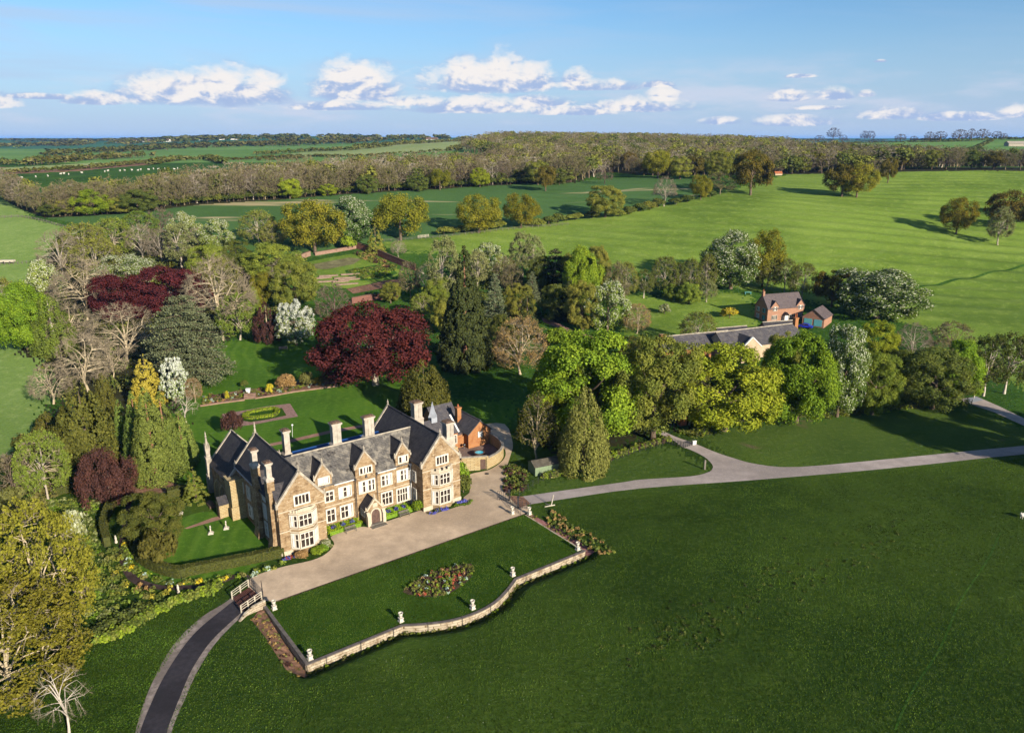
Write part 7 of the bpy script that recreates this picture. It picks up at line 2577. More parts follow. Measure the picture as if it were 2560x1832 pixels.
for i, (px, py, n) in enumerate([(305, 356, 3), (322, 357, 3), (372, 355, 2), (385, 356, 2), (402, 355, 2), (420, 355, 1), (505, 351, 1), (512, 351, 1), (585, 350, 1), (920, 352, 1), (555, 350, 1), (1080, 352, 2)]):
    x, y, z = at(px, py)
    v = thing('village_house', 'tiny pale house of the village on the far left ridge' if px < 700 else ('tiny pale farmhouse on the ridge left of the wooded hill' if px > 1000 else 'tiny white farm building on the ridge left of centre'), 'house', (x, y, z - 3), vr_.uniform(-.4, .4), 'village houses on the far ridge' if px < 700 else None)
    w_ = 10 * n
    v.scale = (.8, .8, .62)
    m = MB()
    m.prism([(-w_, -7, -2), (-w_, 7, -2), (-w_, 7, 11), (-w_, 0, 18), (-w_, -7, 11)], (2 * w_, 0, 0))
    m.build('wall', M_WHITE, v)
    m = MB()
    for s in (-1, 1):
        m.slab([(-w_ - .5, 0, 18.4), (w_ + .5, 0, 18.4), (w_ + .5, s * 7.6, 10.8), (-w_ - .5, s * 7.6, 10.8)], .4)
    m.build('roof', M_CAPM if i % 2 else M_SLATE3, v)
# post and rail remains along the field hedge
# dark undergrowth that fills the wooded parts of the garden
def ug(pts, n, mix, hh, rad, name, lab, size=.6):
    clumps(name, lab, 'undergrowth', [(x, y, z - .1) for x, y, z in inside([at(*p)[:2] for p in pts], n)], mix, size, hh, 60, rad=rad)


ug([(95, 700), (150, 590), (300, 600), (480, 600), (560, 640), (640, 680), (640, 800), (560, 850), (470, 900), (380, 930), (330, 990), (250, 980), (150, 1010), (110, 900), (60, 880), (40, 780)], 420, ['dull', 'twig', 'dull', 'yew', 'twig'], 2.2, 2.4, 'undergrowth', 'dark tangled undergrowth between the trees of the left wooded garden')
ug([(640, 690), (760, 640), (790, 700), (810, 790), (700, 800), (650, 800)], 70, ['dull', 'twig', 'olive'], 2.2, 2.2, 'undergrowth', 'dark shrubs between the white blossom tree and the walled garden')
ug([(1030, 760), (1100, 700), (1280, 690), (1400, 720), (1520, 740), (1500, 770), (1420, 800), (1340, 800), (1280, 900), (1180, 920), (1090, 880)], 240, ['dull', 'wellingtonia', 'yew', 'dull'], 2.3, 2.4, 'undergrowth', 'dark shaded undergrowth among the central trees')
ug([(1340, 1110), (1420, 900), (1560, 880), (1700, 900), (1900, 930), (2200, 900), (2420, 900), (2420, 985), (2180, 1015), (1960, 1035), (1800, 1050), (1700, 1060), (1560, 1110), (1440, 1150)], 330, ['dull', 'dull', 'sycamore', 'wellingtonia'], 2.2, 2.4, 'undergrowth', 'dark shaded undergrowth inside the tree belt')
ug([(0, 1130), (60, 1100), (300, 1150), (330, 1190), (260, 1200), (150, 1240), (60, 1250), (0, 1260)], 90, ['dull', 'twig', 'yew'], 1.6, 1.8, 'undergrowth', 'dark undergrowth under the yew and the flat topped bare tree')
rail_fence('field_fence', 'weathered rail fence along the hedge of the crop field', [at(*p)[:2] for p in [(960, 604), (1085, 596), (1185, 585), (1300, 572), (1420, 562)]], 30, 1.1, (.5, 1.0), M_BENCH, 'fence', .08, .05)
rail_fence('field_fence', 'short pale hurdle beside the largest golden oak', [at(*p)[:2] for p in [(1045, 596), (1072, 593)]], 4, 1.2, (.3, .6, .9, 1.2), M_TIMBER, 'fence', .08, .07)
rail_fence('meadow_fence', 'post and wire fence across the left meadow', [at(*p)[:2] for p in [(-20, 665), (50, 660), (100, 655)]], 12, 1.1, (.5, 1.0), M_BENCH, 'fence', .08, .03)
rail_fence('meadow_fence', 'dark fence line between the left meadow and the crop field', [at(*p)[:2] for p in [(-40, 548), (50, 543), (100, 552), (165, 570)]], 22, 1.2, (.4, .8, 1.1), M_BENCH, 'fence', .1, .06)
tx, ty, tz = at(20, 658)
hd_ = thing('feed_trailer', 'pale low feed trailer by the meadow fence at the left edge', 'trailer', (tx, ty, tz), .05)
m = MB()
m.box(-2.6, 2.6, -.8, .8, .5, 1.3)
m.build('tray', M_TIMBER, hd_)
for sx in (-1.2, 1.2):
    m = MB()
    m.tube([(sx, -.85, .4), (sx, .85, .4)], .4, 10)
    m.build('wheel', M_RUBBER, hd_)

# ------------------------------------------------------------------ trees of the park, read from the photograph
# kind, object name, column, base row, top row, width (photo pixels), label
TREES = [
    # wooded garden on the left
    ('sycamore', 'leafy_tree', 72, 880, 706, 118, 'dark green leafy tree at the outer left corner of the wooded garden'),
    ('weepbirch', 'birch_tree', 140, 880, 738, 118, 'leaning birch with white trunks and drooping green twigs, left rim of the garden'),
    ('palechestnut', 'chestnut_tree', 122, 770, 652, 78, 'pale lime green blossoming tree behind the tall bare tree on the left rim'),
    ('barevase', 'bare_tree', 218, 800, 643, 140, 'tall bare tree with spreading pale limbs left of the long copper beech'),
    ('baregrey', 'bare_tree', 155, 690, 578, 92, 'grey bare tree on the far left rim beside the green meadow'),
    ('semi', 'budding_tree', 217, 670, 563, 105, 'brown tree just coming into bud at the back left of the wooded garden'),
    ('semiyellow', 'budding_tree', 290, 650, 550, 84, 'yellow topped budding tree, left one of the pair at the back of the garden'),
    ('baregrey', 'bare_tree', 358, 652, 563, 72, 'bare tree with pale fan of branches behind the white flowering tree'),
    ('baregrey', 'bare_tree', 405, 655, 574, 68, 'bare pale tree directly behind the right end of the long copper beech'),
    ('semiyellow', 'budding_tree', 354, 615, 533, 84, 'rounded olive yellow tree rising behind two bare trees at the garden back'),
    ('barepurple', 'bare_tree', 406, 600, 518, 72, 'purple grey leafless tree at the top edge of the wooded garden'),
    ('palechestnut', 'chestnut_tree', 464, 612, 530, 74, 'light green blossoming chestnut nearest the crop field at the garden back'),
    ('feather', 'budding_tree', 455, 668, 563, 66, 'slim olive feathery tree between the bare trees and the lime green maple'),
    ('baregrey', 'bare_tree', 495, 625, 570, 44, 'small bare grey tree between two blossoming chestnuts'),
    ('palechestnut', 'chestnut_tree', 545, 632, 551, 72, 'white and green chestnut standing against the teal crop field'),
    ('lime', 'maple_tree', 524, 705, 609, 92, 'bright yellow green tree beside the dark bush in the garden back'),
    ('hawthorn', 'flowering_tree', 320, 725, 634, 118, 'broad flat white green flowering tree above the long copper beech'),
    ('copper', 'copper_beech_tree', 315, 800, 686, 150, 'long dark red copper beech, left half next to the tall bare tree'),
    ('copper', 'copper_beech_tree', 432, 790, 668, 165, 'dark purple copper beech, right half next to the twin bare trees'),
    ('barevase', 'bare_tree', 560, 850, 643, 160, 'tall twin trunked bare tree with red brown trunk right of the cedar'),
    ('baretan', 'bare_tree', 318, 905, 765, 165, 'wide domed leafless tree left of the big blue green cedar'),
    ('cedar', 'cedar_tree', 474, 955, 742, 232, 'big spreading blue green cedar with layered flat branches'),
    ('baretan', 'bare_tree', 222, 978, 838, 118, 'pale tan bare tree in the group below the wide domed leafless tree'),
    ('baretan', 'bare_tree', 282, 948, 862, 74, 'smaller tan bare tree left of the golden conifer'),
    ('baretan', 'bare_tree', 134, 1010, 912, 92, 'straggling pale bare tree at the edge of the left meadow'),
    ('goldcone', 'conifer_tree', 374, 1010, 884, 90, 'golden yellow conifer beside the white blossom tree'),
    ('blossomtree', 'flowering_tree', 440, 1008, 886, 62, 'narrow bright white blossom tree beside the golden conifer'),
    ('beechtan', 'bare_shrub', 487, 1006, 944, 40, 'brown twiggy shrub at the left end of the garden border'),
    ('barewhite', 'bare_tree', 466, 1056, 982, 70, 'small pale multi stemmed bare tree right of the tall cypresses'),
    ('yew', 'yew_tree', 226, 1160, 966, 160, 'large dark olive yew mass left of the tall cypresses'),
    ('yew', 'yew_tree', 274, 1075, 936, 62, 'pointed olive conifer rising behind the large dark yew'),
    ('yew', 'yew_tree', 127, 1115, 1030, 84, 'bronze green yew at the left end of the dark yew mass'),
    ('cypress', 'cypress_tree', 318, 1150, 1002, 48, 'slim cypress column on the left side of the cypress clump'),
    ('cypress', 'cypress_tree', 356, 1178, 984, 75, 'second tall cypress from the left in the cypress clump'),
    ('cypress', 'cypress_tree', 392, 1205, 994, 97, 'broad front cypress with reddish trunk in the cypress clump'),
    ('cypress', 'cypress_tree', 384, 1150, 972, 63, 'tallest cypress at the back of the cypress clump'),
    ('cypress', 'cypress_tree', 425, 1190, 986, 82, 'cypress on the right flank of the cypress clump'),
    ('cypress', 'cypress_tree', 462, 1168, 1030, 70, 'olive cypress at the right end of the clump, near the chapel'),
    ('semiyellow', 'budding_tree', 121, 1250, 1088, 104, 'yellow green small leaved tree with several stems left of the yew'),
    ('barebrown', 'bare_tree', 38, 1252, 1135, 112, 'flat topped dark bare tree at the left edge of the picture'),
    ('acer', 'maple_tree', 278, 1258, 1144, 136, 'low purple brown spreading tree in front of the tall cypresses'),
    ('palecone', 'shrub_tree', 491, 1252, 1163, 66, 'small rounded grey green tree beside the chapel corner'),
    ('dull', 'evergreen_shrub', 392, 1352, 1228, 140, 'loose olive evergreen above the round yew bush inside the curved hedge'),
    ('darkbush', 'yew_bush', 402, 1412, 1318, 92, 'rounded dark yew bush inside the curved hedge'),
    ('bigyellow', 'budding_tree', 112, 1600, 1268, 262, 'big yellow green budding tree at the left edge, upper of two'),
    ('bigyellow', 'budding_tree', 44, 1745, 1470, 330, 'big yellow green budding tree at the lower left edge of the picture'),
    ('barewhite', 'bare_tree', 172, 1834, 1664, 136, 'small white barked leafless tree alone on the grass by the drive'),
    ('brownbush', 'shrub', 104, 1290, 1245, 42, 'brown tufty shrub below the flat topped dark bare tree'),
    ('whitebush', 'shrub', 186, 1342, 1272, 62, 'pale yellow green shrub on the rough grass by the woodland path'),
    ('brownbush', 'shrub', 30, 1290, 1215, 90, 'dark undergrowth shrub under the flat topped bare tree'),
    ('semi', 'budding_tree', 20, 830, 700, 70, 'grey budding tree cut by the left edge beside the meadow'),
    # middle, between the garden and the crop field
    ('semi', 'bare_tree', 648, 615, 530, 84, 'pale bare oak standing alone against the teal crop field'),
    ('semi', 'budding_tree', 686, 622, 556, 56, 'olive budding tree tucked right of the pale bare oak'),
    ('oak', 'lime_tree', 788, 632, 508, 136, 'wide olive bronze tree behind the walled garden, left of the white chestnut'),
    ('chestnut', 'chestnut_tree', 880, 608, 491, 104, 'white flowering chestnut behind the walled garden'),
    ('limebush', 'leafy_tree', 872, 622, 585, 42, 'small round lime green tree by the top wall of the walled garden'),
    ('oak', 'oak_tree', 1002, 600, 491, 126, 'large golden oak left of the field hedge, largest of the golden oaks'),
    ('palecone', 'conifer_tree', 940, 632, 555, 52, 'pale feathery conifer beside the walled garden brick wall'),
    ('lime', 'leafy_tree', 676, 694, 609, 130, 'broad fresh green tree left of the walled garden'),
    ('dull', 'evergreen_tree', 592, 668, 598, 72, 'dull green rounded tree between the lime green maple and the fresh green tree'),
    ('baregrey', 'bare_tree', 700, 706, 645, 54, 'small white branched bare tree left of the walled garden beds'),
    ('olive', 'leafy_tree', 740, 770, 640, 110, 'olive green tree directly above the white blossoming spruce shaped tree'),
    ('oak', 'leafy_tree', 658, 770, 686, 50, 'narrow golden green tree behind the conical dark copper tree'),
    ('lime', 'leafy_tree', 634, 808, 716, 40, 'thin bright green tree between the twin bare tree and the dark copper cone'),
    ('coppercone', 'copper_tree', 671, 856, 752, 68, 'conical dark copper tree left of the white blossom tree on the lawn'),
    ('blossomtree', 'flowering_tree', 741, 862, 742, 92, 'rounded white blossom tree at the head of the garden lawn'),
    ('barepurple', 'copper_tree', 834, 812, 706, 88, 'half bare copper tree with pale limbs behind the white blossom tree'),
    ('copper', 'copper_beech_tree', 940, 962, 756, 268, 'huge round deep red copper beech in the middle of the garden'),
    ('olive', 'evergreen_bush', 977, 758, 703, 50, 'clipped round olive bush against the lower wall of the walled garden'),
    ('baregrey', 'bare_tree', 997, 642, 602, 38, 'small grey weeping tree outside the brick wall of the walled garden'),
    ('baregrey', 'bare_tree', 1070, 748, 658, 62, 'white stemmed bare tree just left of the giant dark conifer'),
    ('barewood', 'bare_tree', 1026, 745, 652, 56, 'brown upright bare tree right of the walled garden wall'),
    ('feather', 'budding_tree', 1112, 762, 602, 76, 'tall pale yellow green feathery tree left of the giant dark conifer'),
    ('semiyellow', 'shrub_tree', 1058, 796, 736, 54, 'small yellow green tree on the grass above the huge copper beech'),
    ('wellingtonia', 'redwood_tree', 1165, 920, 606, 152, 'giant dark conical redwood, the tallest tree of the garden'),
    ('palechestnut', 'chestnut_tree', 1222, 695, 610, 80, 'pale green chestnut right behind the top of the giant redwood'),
    ('feather', 'budding_tree', 1305, 692, 585, 56, 'tall grey green feathery tree against the hill pasture, left of a pair'),
    ('feather', 'budding_tree', 1335, 694, 595, 48, 'slender feathery tree against the hill pasture, right of a pair'),
    ('barewood', 'bare_tree', 1280, 735, 657, 56, 'brown round headed bare tree right of the giant redwood'),
    ('smallcedar', 'cedar_tree', 1238, 808, 684, 72, 'blue grey drooping cedar leaning against the giant redwood'),
    ('pine', 'pine_tree', 1386, 745, 626, 78, 'dark pine with a pale bare trunk among the central trees'),
    ('sycamore', 'sycamore_tree', 1451, 768, 617, 86, 'rounded bright green sycamore at the top of the central trees'),
    ('olive', 'budding_tree', 1494, 745, 606, 58, 'olive crowned tree right behind the rounded bright green sycamore'),
    ('barewood', 'budding_tree', 1540, 765, 654, 64, 'dark twiggy tree at the left end of the orchard tree row'),
    ('palechestnut', 'chestnut_tree', 1518, 830, 703, 96, 'yellow green blossoming chestnut at the left edge of the orchard grass'),
    ('olive', 'budding_tree', 1456, 830, 696, 78, 'olive tree with dark forked trunk left of the blossoming chestnut'),
    ('beechtan', 'beech_tree', 1301, 936, 792, 130, 'rounded tan beech in brown leaf right of the giant redwood'),
    ('darkcone', 'conifer_tree', 1318, 842, 728, 66, 'dark weeping conifer behind the tan beech'),
    ('smallcedar', 'conifer_tree', 1330, 760, 680, 52, 'green layered conifer in the shade of the central trees'),
    ('darkcone', 'conifer_tree', 1420, 800, 690, 70, 'blackish green conifer in the deep shade between the central trees'),
    ('yew', 'yew_tree', 1062, 1036, 906, 122, 'dark spiky yew standing behind the manor chimneys'),
    ('dull', 'leafy_tree', 1110, 810, 740, 50, 'dull green shrub tree hugging the left foot of the giant redwood'),
    ('dull', 'evergreen_shrub', 1268, 905, 820, 66, 'dark evergreen shrubbery between the redwood foot and the tan beech'),
    ('laurel', 'laurel_shrub', 1400, 860, 818, 70, 'green shrubbery beside the woodland path right of the tan beech'),
    ('dull', 'leafy_tree', 1352, 738, 636, 70, 'dull green tree left of the dark pine with a pale trunk'),
    ('olive', 'leafy_tree', 1420, 742, 628, 62, 'olive green tree between the dark pine and the rounded bright green sycamore'),
    ('olive', 'leafy_tree', 1300, 800, 704, 72, 'olive tree in the shade above the tan beech'),
    ('dull', 'leafy_tree', 1392, 800, 708, 84, 'dark green tree above the bend of the woodland path'),
    ('barewood', 'bare_tree', 1262, 722, 640, 60, 'brown bare tree left of the brown round headed bare tree'),
    ('semi', 'budding_tree', 1560, 752, 660, 60, 'budding tree left of the thin young orchard tree'),
    ('olive', 'leafy_tree', 1116, 838, 742, 66, 'olive tree at the left foot of the giant redwood'),
    ('dull', 'leafy_tree', 1250, 880, 782, 76, 'dull green tree between the giant redwood and the tan beech'),
    ('lime', 'leafy_tree', 1092, 770, 690, 60, 'fresh green tree under the tall pale feathery tree'),
    ('feather', 'budding_tree', 1192, 720, 632, 56, 'pale feathery tree directly behind the giant redwood'),
    ('semi', 'budding_tree', 250, 720, 600, 110, 'brown budding tree behind the tall bare tree on the left'),
    ('semi', 'budding_tree', 560, 760, 650, 90, 'olive budding tree behind the tall twin trunked bare tree'),
    ('semiyellow', 'budding_tree', 600, 850, 742, 90, 'light olive budding tree between the twin trunked bare tree and the conical copper tree'),
    ('baretan', 'bare_tree', 180, 870, 760, 110, 'pale bare tree right of the leaning white trunked birch'),
    ('dull', 'leafy_tree', 560, 700, 622, 80, 'dull green tree below the bright yellow green maple at the back'),
    # belt between the manor and the stables
    ('sycamore', 'sycamore_tree', 1470, 1098, 836, 250, 'very large bright green sycamore right of the manor'),
    ('sycamore', 'sycamore_tree', 1390, 1065, 905, 120, 'left shoulder of bright green foliage, sycamore beside the shaded lawn'),
    ('olive', 'lime_tree', 1632, 1100, 830, 196, 'tall olive green lime tree right of the very large sycamore'),
    ('opencedar', 'conifer_tree', 1342, 1152, 980, 98, 'open branched conifer with bare pale limbs beside the courtyard drive'),
    ('weeping', 'willow_tree', 1458, 1178, 972, 128, 'weeping olive tree in front of the very large sycamore'),
    ('semi', 'budding_tree', 1722, 1062, 900, 78, 'thin budding tree between the lime tree and the yellow maple'),
    ('maple', 'maple_tree', 1810, 1076, 866, 236, 'broad yellow green maple in the tree belt in front of the stables'),
    ('sycamore', 'maple_tree', 1990, 1056, 834, 170, 'tall mid green maple right of the broad yellow green maple'),
    ('olive', 'budding_tree', 1950, 960, 826, 90, 'olive tree top in front of the stable roof'),
    ('chestnut', 'chestnut_tree', 2092, 1042, 816, 112, 'narrow white flowering chestnut in the middle of the tree belt'),
    ('lime', 'lime_tree', 2180, 1036, 878, 112, 'olive green tree at the right end of the dense belt, before the dark gap'),
    ('dull', 'beech_tree', 2330, 1022, 868, 172, 'wide dark olive tree beside the far right track gate'),
    ('sycamore', 'maple_tree', 2388, 1000, 850, 108, 'bright green maple behind the wide dark olive tree'),
    ('barewood', 'bare_tree', 2372, 905, 804, 100, 'brown round topped bare tree near the right end of the belt'),
    ('baregrey', 'bare_tree', 2274, 905, 808, 82, 'grey fan shaped bare tree below the biggest white chestnut'),
    ('maple', 'maple_tree', 2188, 905, 803, 88, 'yellowish tree below the biggest white chestnut'),
    ('wispy', 'birch_tree', 2458, 990, 838, 96, 'slender white trunked birch at the right edge, left of two'),
    ('wispy', 'birch_tree', 2510, 984, 832, 100, 'slender white trunked birch at the right edge, right of two'),
    ('chestnut', 'chestnut_tree', 2190, 795, 670, 206, 'biggest white flowering chestnut, spreading on the field edge'),
    ('darkoak', 'leafy_tree', 2078, 768, 680, 84, 'dark shaded tree left of the biggest white chestnut'),
    ('semi', 'budding_tree', 1742, 868, 784, 80, 'budding tree rising in front of the stable roof ridge'),
    ('dull', 'leafy_tree', 1700, 960, 872, 84, 'dull green tree between the lime tree and stable gable'),
    ('dull', 'leafy_tree', 1580, 905, 838, 70, 'dull green tree top between the sycamore and the stable end'),
    ('dull', 'leafy_tree', 2236, 985, 870, 90, 'dark shaded tree filling the gap near the right end of the belt'),
    ('semi', 'budding_tree', 2420, 985, 880, 70, 'grey budding tree between the bright maple and the birches'),
    # orchard and house garden
    ('chestnut', 'chestnut_tree', 1826, 722, 578, 132, 'tall dense white topped chestnut behind the orchard'),
    ('oak', 'oak_tree', 1905, 716, 585, 92, 'golden oak right behind the tall dense chestnut'),
    ('semi', 'budding_tree', 1918, 724, 648, 60, 'budding grey tree left of three behind the pink brick house'),
    ('semi', 'budding_tree', 1960, 730, 650, 54, 'budding grey tree, middle of three behind the pink brick house'),
    ('semi', 'budding_tree', 2004, 752, 662, 60, 'budding grey tree, right of three behind the pink brick house'),
    ('wispy', 'young_tree', 1609, 745, 674, 46, 'thin young tree with pale trunk, leftmost in the orchard row'),
    ('semi', 'young_tree', 1660, 738, 645, 62, 'thin budding tree, second in the orchard row'),
    ('wispy', 'young_tree', 1696, 738, 658, 42, 'thin budding tree, third in the orchard row'),
    ('semi', 'young_tree', 1722, 738, 650, 46, 'thin budding tree, fourth in the orchard row'),
    ('semi', 'young_tree', 1764, 735, 640, 44, 'thin grey tree against the tall dense chestnut'),
    ('lime', 'fruit_tree', 1678, 750, 710, 42, 'small drooping green fruit tree, leftmost of three in the orchard'),
    ('lime', 'fruit_tree', 1722, 760, 706, 56, 'small drooping green fruit tree, middle of three in the orchard'),
    ('feather', 'fruit_tree', 1766, 755, 703, 42, 'small pale fruit tree, rightmost of three in the orchard'),
    ('beechtan', 'bare_tree', 1591, 834, 758, 66, 'tan bare fruit tree alone on the orchard grass'),
    ('whitebush', 'fruit_bush', 1661, 785, 758, 30, 'tiny pale bush alone in the middle of the orchard grass'),
    ('gorse', 'gorse_bush', 1824, 795, 768, 52, 'bright yellow flowering bush on the orchard grass near the house'),
    # hill pasture
    ('darkoak', 'oak_tree', 2104, 492, 415, 82, 'dark oak, left of the pair standing on the hill pasture'),
    ('oak', 'oak_tree', 2141, 494, 413, 84, 'bronze oak, right of the pair standing on the hill pasture'),
    ('darkoak', 'oak_tree', 2219, 458, 396, 36, 'small dark tree with straight trunk beside the hill oak pair'),
    ('barewood', 'bare_tree', 2186, 448, 398, 56, 'brown bare tree behind the hill oak pair'),
    ('oak', 'oak_tree', 2390, 585, 501, 74, 'golden oak alone on the right slope of the pasture'),
    ('darkoak', 'oak_tree', 2516, 575, 480, 98, 'big dark bronze oak at the right edge of the pasture'),
    ('feather', 'budding_tree', 2494, 613, 522, 50, 'pale ivy clad tree in front of the big dark bronze oak'),
    ('darkoak', 'oak_tree', 2640, 560, 470, 110, 'dark oak just outside the right edge of the view'),
    # field hedge oaks
    ('oak', 'oak_tree', 1198, 582, 494, 98, 'golden oak in the field hedge, second largest of the golden oaks'),
    ('oak', 'oak_tree', 1303, 570, 490, 80, 'golden oak with a bright left side in the field hedge'),
    ('olive', 'oak_tree', 1513, 543, 459, 92, 'olive oak in the field hedge with lime green lower boughs'),
    ('barepurple', 'bare_tree', 1511, 460, 417, 44, 'round brown leafless tree out in the crop field'),
    ('baregrey', 'bare_tree', 1660, 516, 442, 56, 'pale bare tree in the field hedge, left of the yellow oak'),
    ('oak', 'oak_tree', 1751, 500, 441, 48, 'small yellow oak at the upper end of the field hedge'),
    ('darkoak', 'oak_tree', 1876, 488, 379, 90, 'large bronze oak at the top corner of the hill pasture'),
    ('olive', 'oak_tree', 1796, 450, 369, 66, 'tall olive oak behind the upper end of the hedge'),
    ('oak', 'oak_tree', 1644, 446, 379, 66, 'golden topped oak at the edge of the far wood'),
    ('darkoak', 'oak_tree', 1364, 478, 416, 48, 'dark leaning oak out in the crop field'),
    ('barewood', 'bare_tree', 1800, 485, 430, 80, 'brown thicket tree where the hedge meets the hill pasture'),
    ('olive', 'oak_tree', 1700, 448, 390, 60, 'olive tree at the edge of the far wood, right of the golden topped oak'),
    # outside the right edge: their shadows cross the road
    ('sycamore', 'sycamore_tree', 2760, 1190, 940, 220, 'large tree beyond the right edge of the view by the road'),
    ('sycamore', 'sycamore_tree', 2900, 1150, 930, 200, 'second large tree beyond the right edge of the view by the road'),
]
for k, nm, px, b, t, w, lab in TREES:
    plant_px(k, nm, lab, 'shrub' if ('shrub' in nm and 'tree' not in nm) or 'bush' in nm else 'tree', px, b, t, w)

# skyline trees on the right, bare against the sky
for px, b, t, w, lab in [(2083, 347, 319, 34, 'tallest bare tree on the right skyline'), (2048, 352, 338, 24, 'low bare tree left of the tallest skyline tree'),
                         (2107, 350, 337, 20, 'small bare tree just right of the tallest skyline tree'), (2160, 348, 327, 22, 'left half of the skyline pair of bare trees in the middle'),
                         (2174, 349, 327, 24, 'right half of the skyline pair of bare trees in the middle'), (2250, 352, 335, 28, 'thin low bare tree on the skyline hedge'),
                         (2284, 351, 340, 20, 'small round bare tree on the skyline hedge'), (2323, 350, 329, 26, 'bare skyline tree, left of a close pair'), (2350, 350, 328, 30, 'bare skyline tree, right of a close pair'),
                         (2397, 350, 323, 38, 'broad leaning bare tree on the right skyline'), (2426, 347, 321, 20, 'narrow bare tree right of the broad leaning skyline tree'),
                         (2455, 346, 322, 34, 'wide bare skyline tree, third from the right end'), (2490, 345, 328, 24, 'bare skyline tree, second from the right end'), (2508, 345, 333, 18, 'smallest bare tree at the right end of the skyline')]:
    plant_px('skytree', 'bare_tree', lab, 'tree', px, b + 3, t, w, 'bare trees on the skyline')

# bushes and hedgerow clumps along the field hedge
HB = [(1110, 588), (1135, 583), (1160, 580), (1175, 577), (1222, 574), (1248, 571), (1345, 566), (1372, 562), (1395, 557), (1418, 552), (1440, 549), (1480, 546), (1545, 541), (1572, 536), (1598, 529), (1625, 524), (1645, 519), (1690, 512), (1718, 505), (1775, 494)]
for i, (px, b) in enumerate(HB):
    plant_px('hedgebush', 'hedge_bush', 'rounded green bush in the hedge between the crop field and the hill pasture', 'bush', px, b, b - 24 + (i * 7) % 8, 38, 'bushes of the field hedge')

# ------------------------------------------------------------------ woods
def stuff_trees(name, label, cat, pts, rng, kinds):
    """a wood that reads as one mass, built as one object; kinds: list of (V, F, h, r, material index)"""
    Vs, Gs, o = [], [], 0
    mats = []
    for (x, y, z, h, w) in pts:
        V0, fl, h0, r0, ms = kinds[rng.integers(len(kinds))]
        a = rng.uniform(0, 6.28)
        c, s = math.cos(a), math.sin(a)
        sx = w / (2 * r0)
        v = np.stack([(V0[:, 0] * c - V0[:, 1] * s) * sx + x, (V0[:, 0] * s + V0[:, 1] * c) * sx + y, V0[:, 2] * h / h0 + z], 1)
        Vs.append(v)
        for f, m in fl:
            if ms[m] not in mats: mats.append(ms[m])
            Gs.append((f + o, mats.index(ms[m])))
        o += len(v)
    me = mesh_np(name, np.concatenate(Vs), Gs, mats)
    ob = link(name, me)
    return tag(ob, label, cat, kind='stuff')


def low_bare(seed, bark, fine=5, n3=46, leaf=None, nleaf=0, tw=.22):
    rng = np.random.default_rng(seed)
    tr, li, br, tw_, (TV, TF), tips, E = skeleton(rng, 15, 5.5, 3.5, 'dome', n1=6, n2=14, n3=n3, fine=fine, tw=tw)
    a, fa_ = tubes_np([(p[0][::2], p[1][::2]) for p in tr] + [(q[::2], r[::2]) for q, r in li], 4)
    b, fb = tubes_np([(q[::2], np.asarray(r[::2]) * 1.3) for q, r in br], 3)
    parts = [(a, [(fa_, 0)]), (b, [(fb, 0)]), (TV, [(TF, 0)])]
    ms = [BARK[bark]]
    if leaf:
        c = E[rng.integers(0, len(E), nleaf)]
        lv, lf = cards(c, rng.normal(size=(nleaf, 3)) + [0, 0, .6], rng.uniform(.6, 1.3, nleaf) * .8, rng)
        parts.append((lv, [(lf, 1)]))
        ms.append(LEAF[leaf])
    v, g = join(parts)
    return v, g, 15, 5.5, ms


def low_leafy(seed, leaf, n=260, size=1.25, zc=7.5):
    rng = np.random.default_rng(seed)
    d = sph(16, rng, -.6)
    C = d * [4.4, 4.4, 5.0] * .7 + [0, 0, zc]
    k = rng.integers(0, 16, n)
    q = sph(n, rng, -.5)
    P = C[k] + q * rng.uniform(1.6, 2.6, n)[:, None]
    lv, lf = cards(P, q + rng.normal(0, .4, (n, 3)) + [0, 0, .2], rng.uniform(.6, 1.3, n) * size, rng)
    tv, tf = tubes_np([(np.array([[0, 0, -.5], [0, 0, 3], [0, 0, 8.]]), [.4, .3, .15])], 4)
    v, g = join([(tv, [(tf, 0)]), (lv, [(lf, 1)])])
    return v, g, 14, 5.8, [BARK['brown'], LEAF[leaf]]


KB = [low_bare(300 + i, b, leaf='twig', nleaf=40) for i, b in enumerate(['wood', 'wood', 'brown', 'wood', 'grey'])]
KG = [low_leafy(320, 'dull'), low_leafy(321, 'olive'), low_leafy(322, 'dull')]
WR = np.random.default_rng(77)


def scatter(poly, spacing, ymax=1e9, jitter=.45):
    xs = [p[0] for p in poly]
    ys = [p[1] for p in poly]
    X, Y = np.meshgrid(np.arange(min(xs), max(xs), spacing), np.arange(min(ys), min(max(ys), ymax), spacing))
    X = X.ravel() + WR.uniform(-jitter, jitter, X.size) * spacing
    Y = Y.ravel() + WR.uniform(-jitter, jitter, Y.size) * spacing
    k = inpoly(X, Y, poly)
    return X[k], Y[k]


def wood(name, label, poly, spacing, h, w, kinds, cat='wood', ymax=1e9):
    X, Y = scatter(poly, spacing, ymax)
    Z = ground(X, Y)
    n = len(X)
    hs = h * WR.uniform(.75, 1.15, n)
    ws = w * WR.uniform(.8, 1.25, n)
    return stuff_trees(name, label, cat, list(zip(X, Y, Z, hs, ws)), WR, kinds)


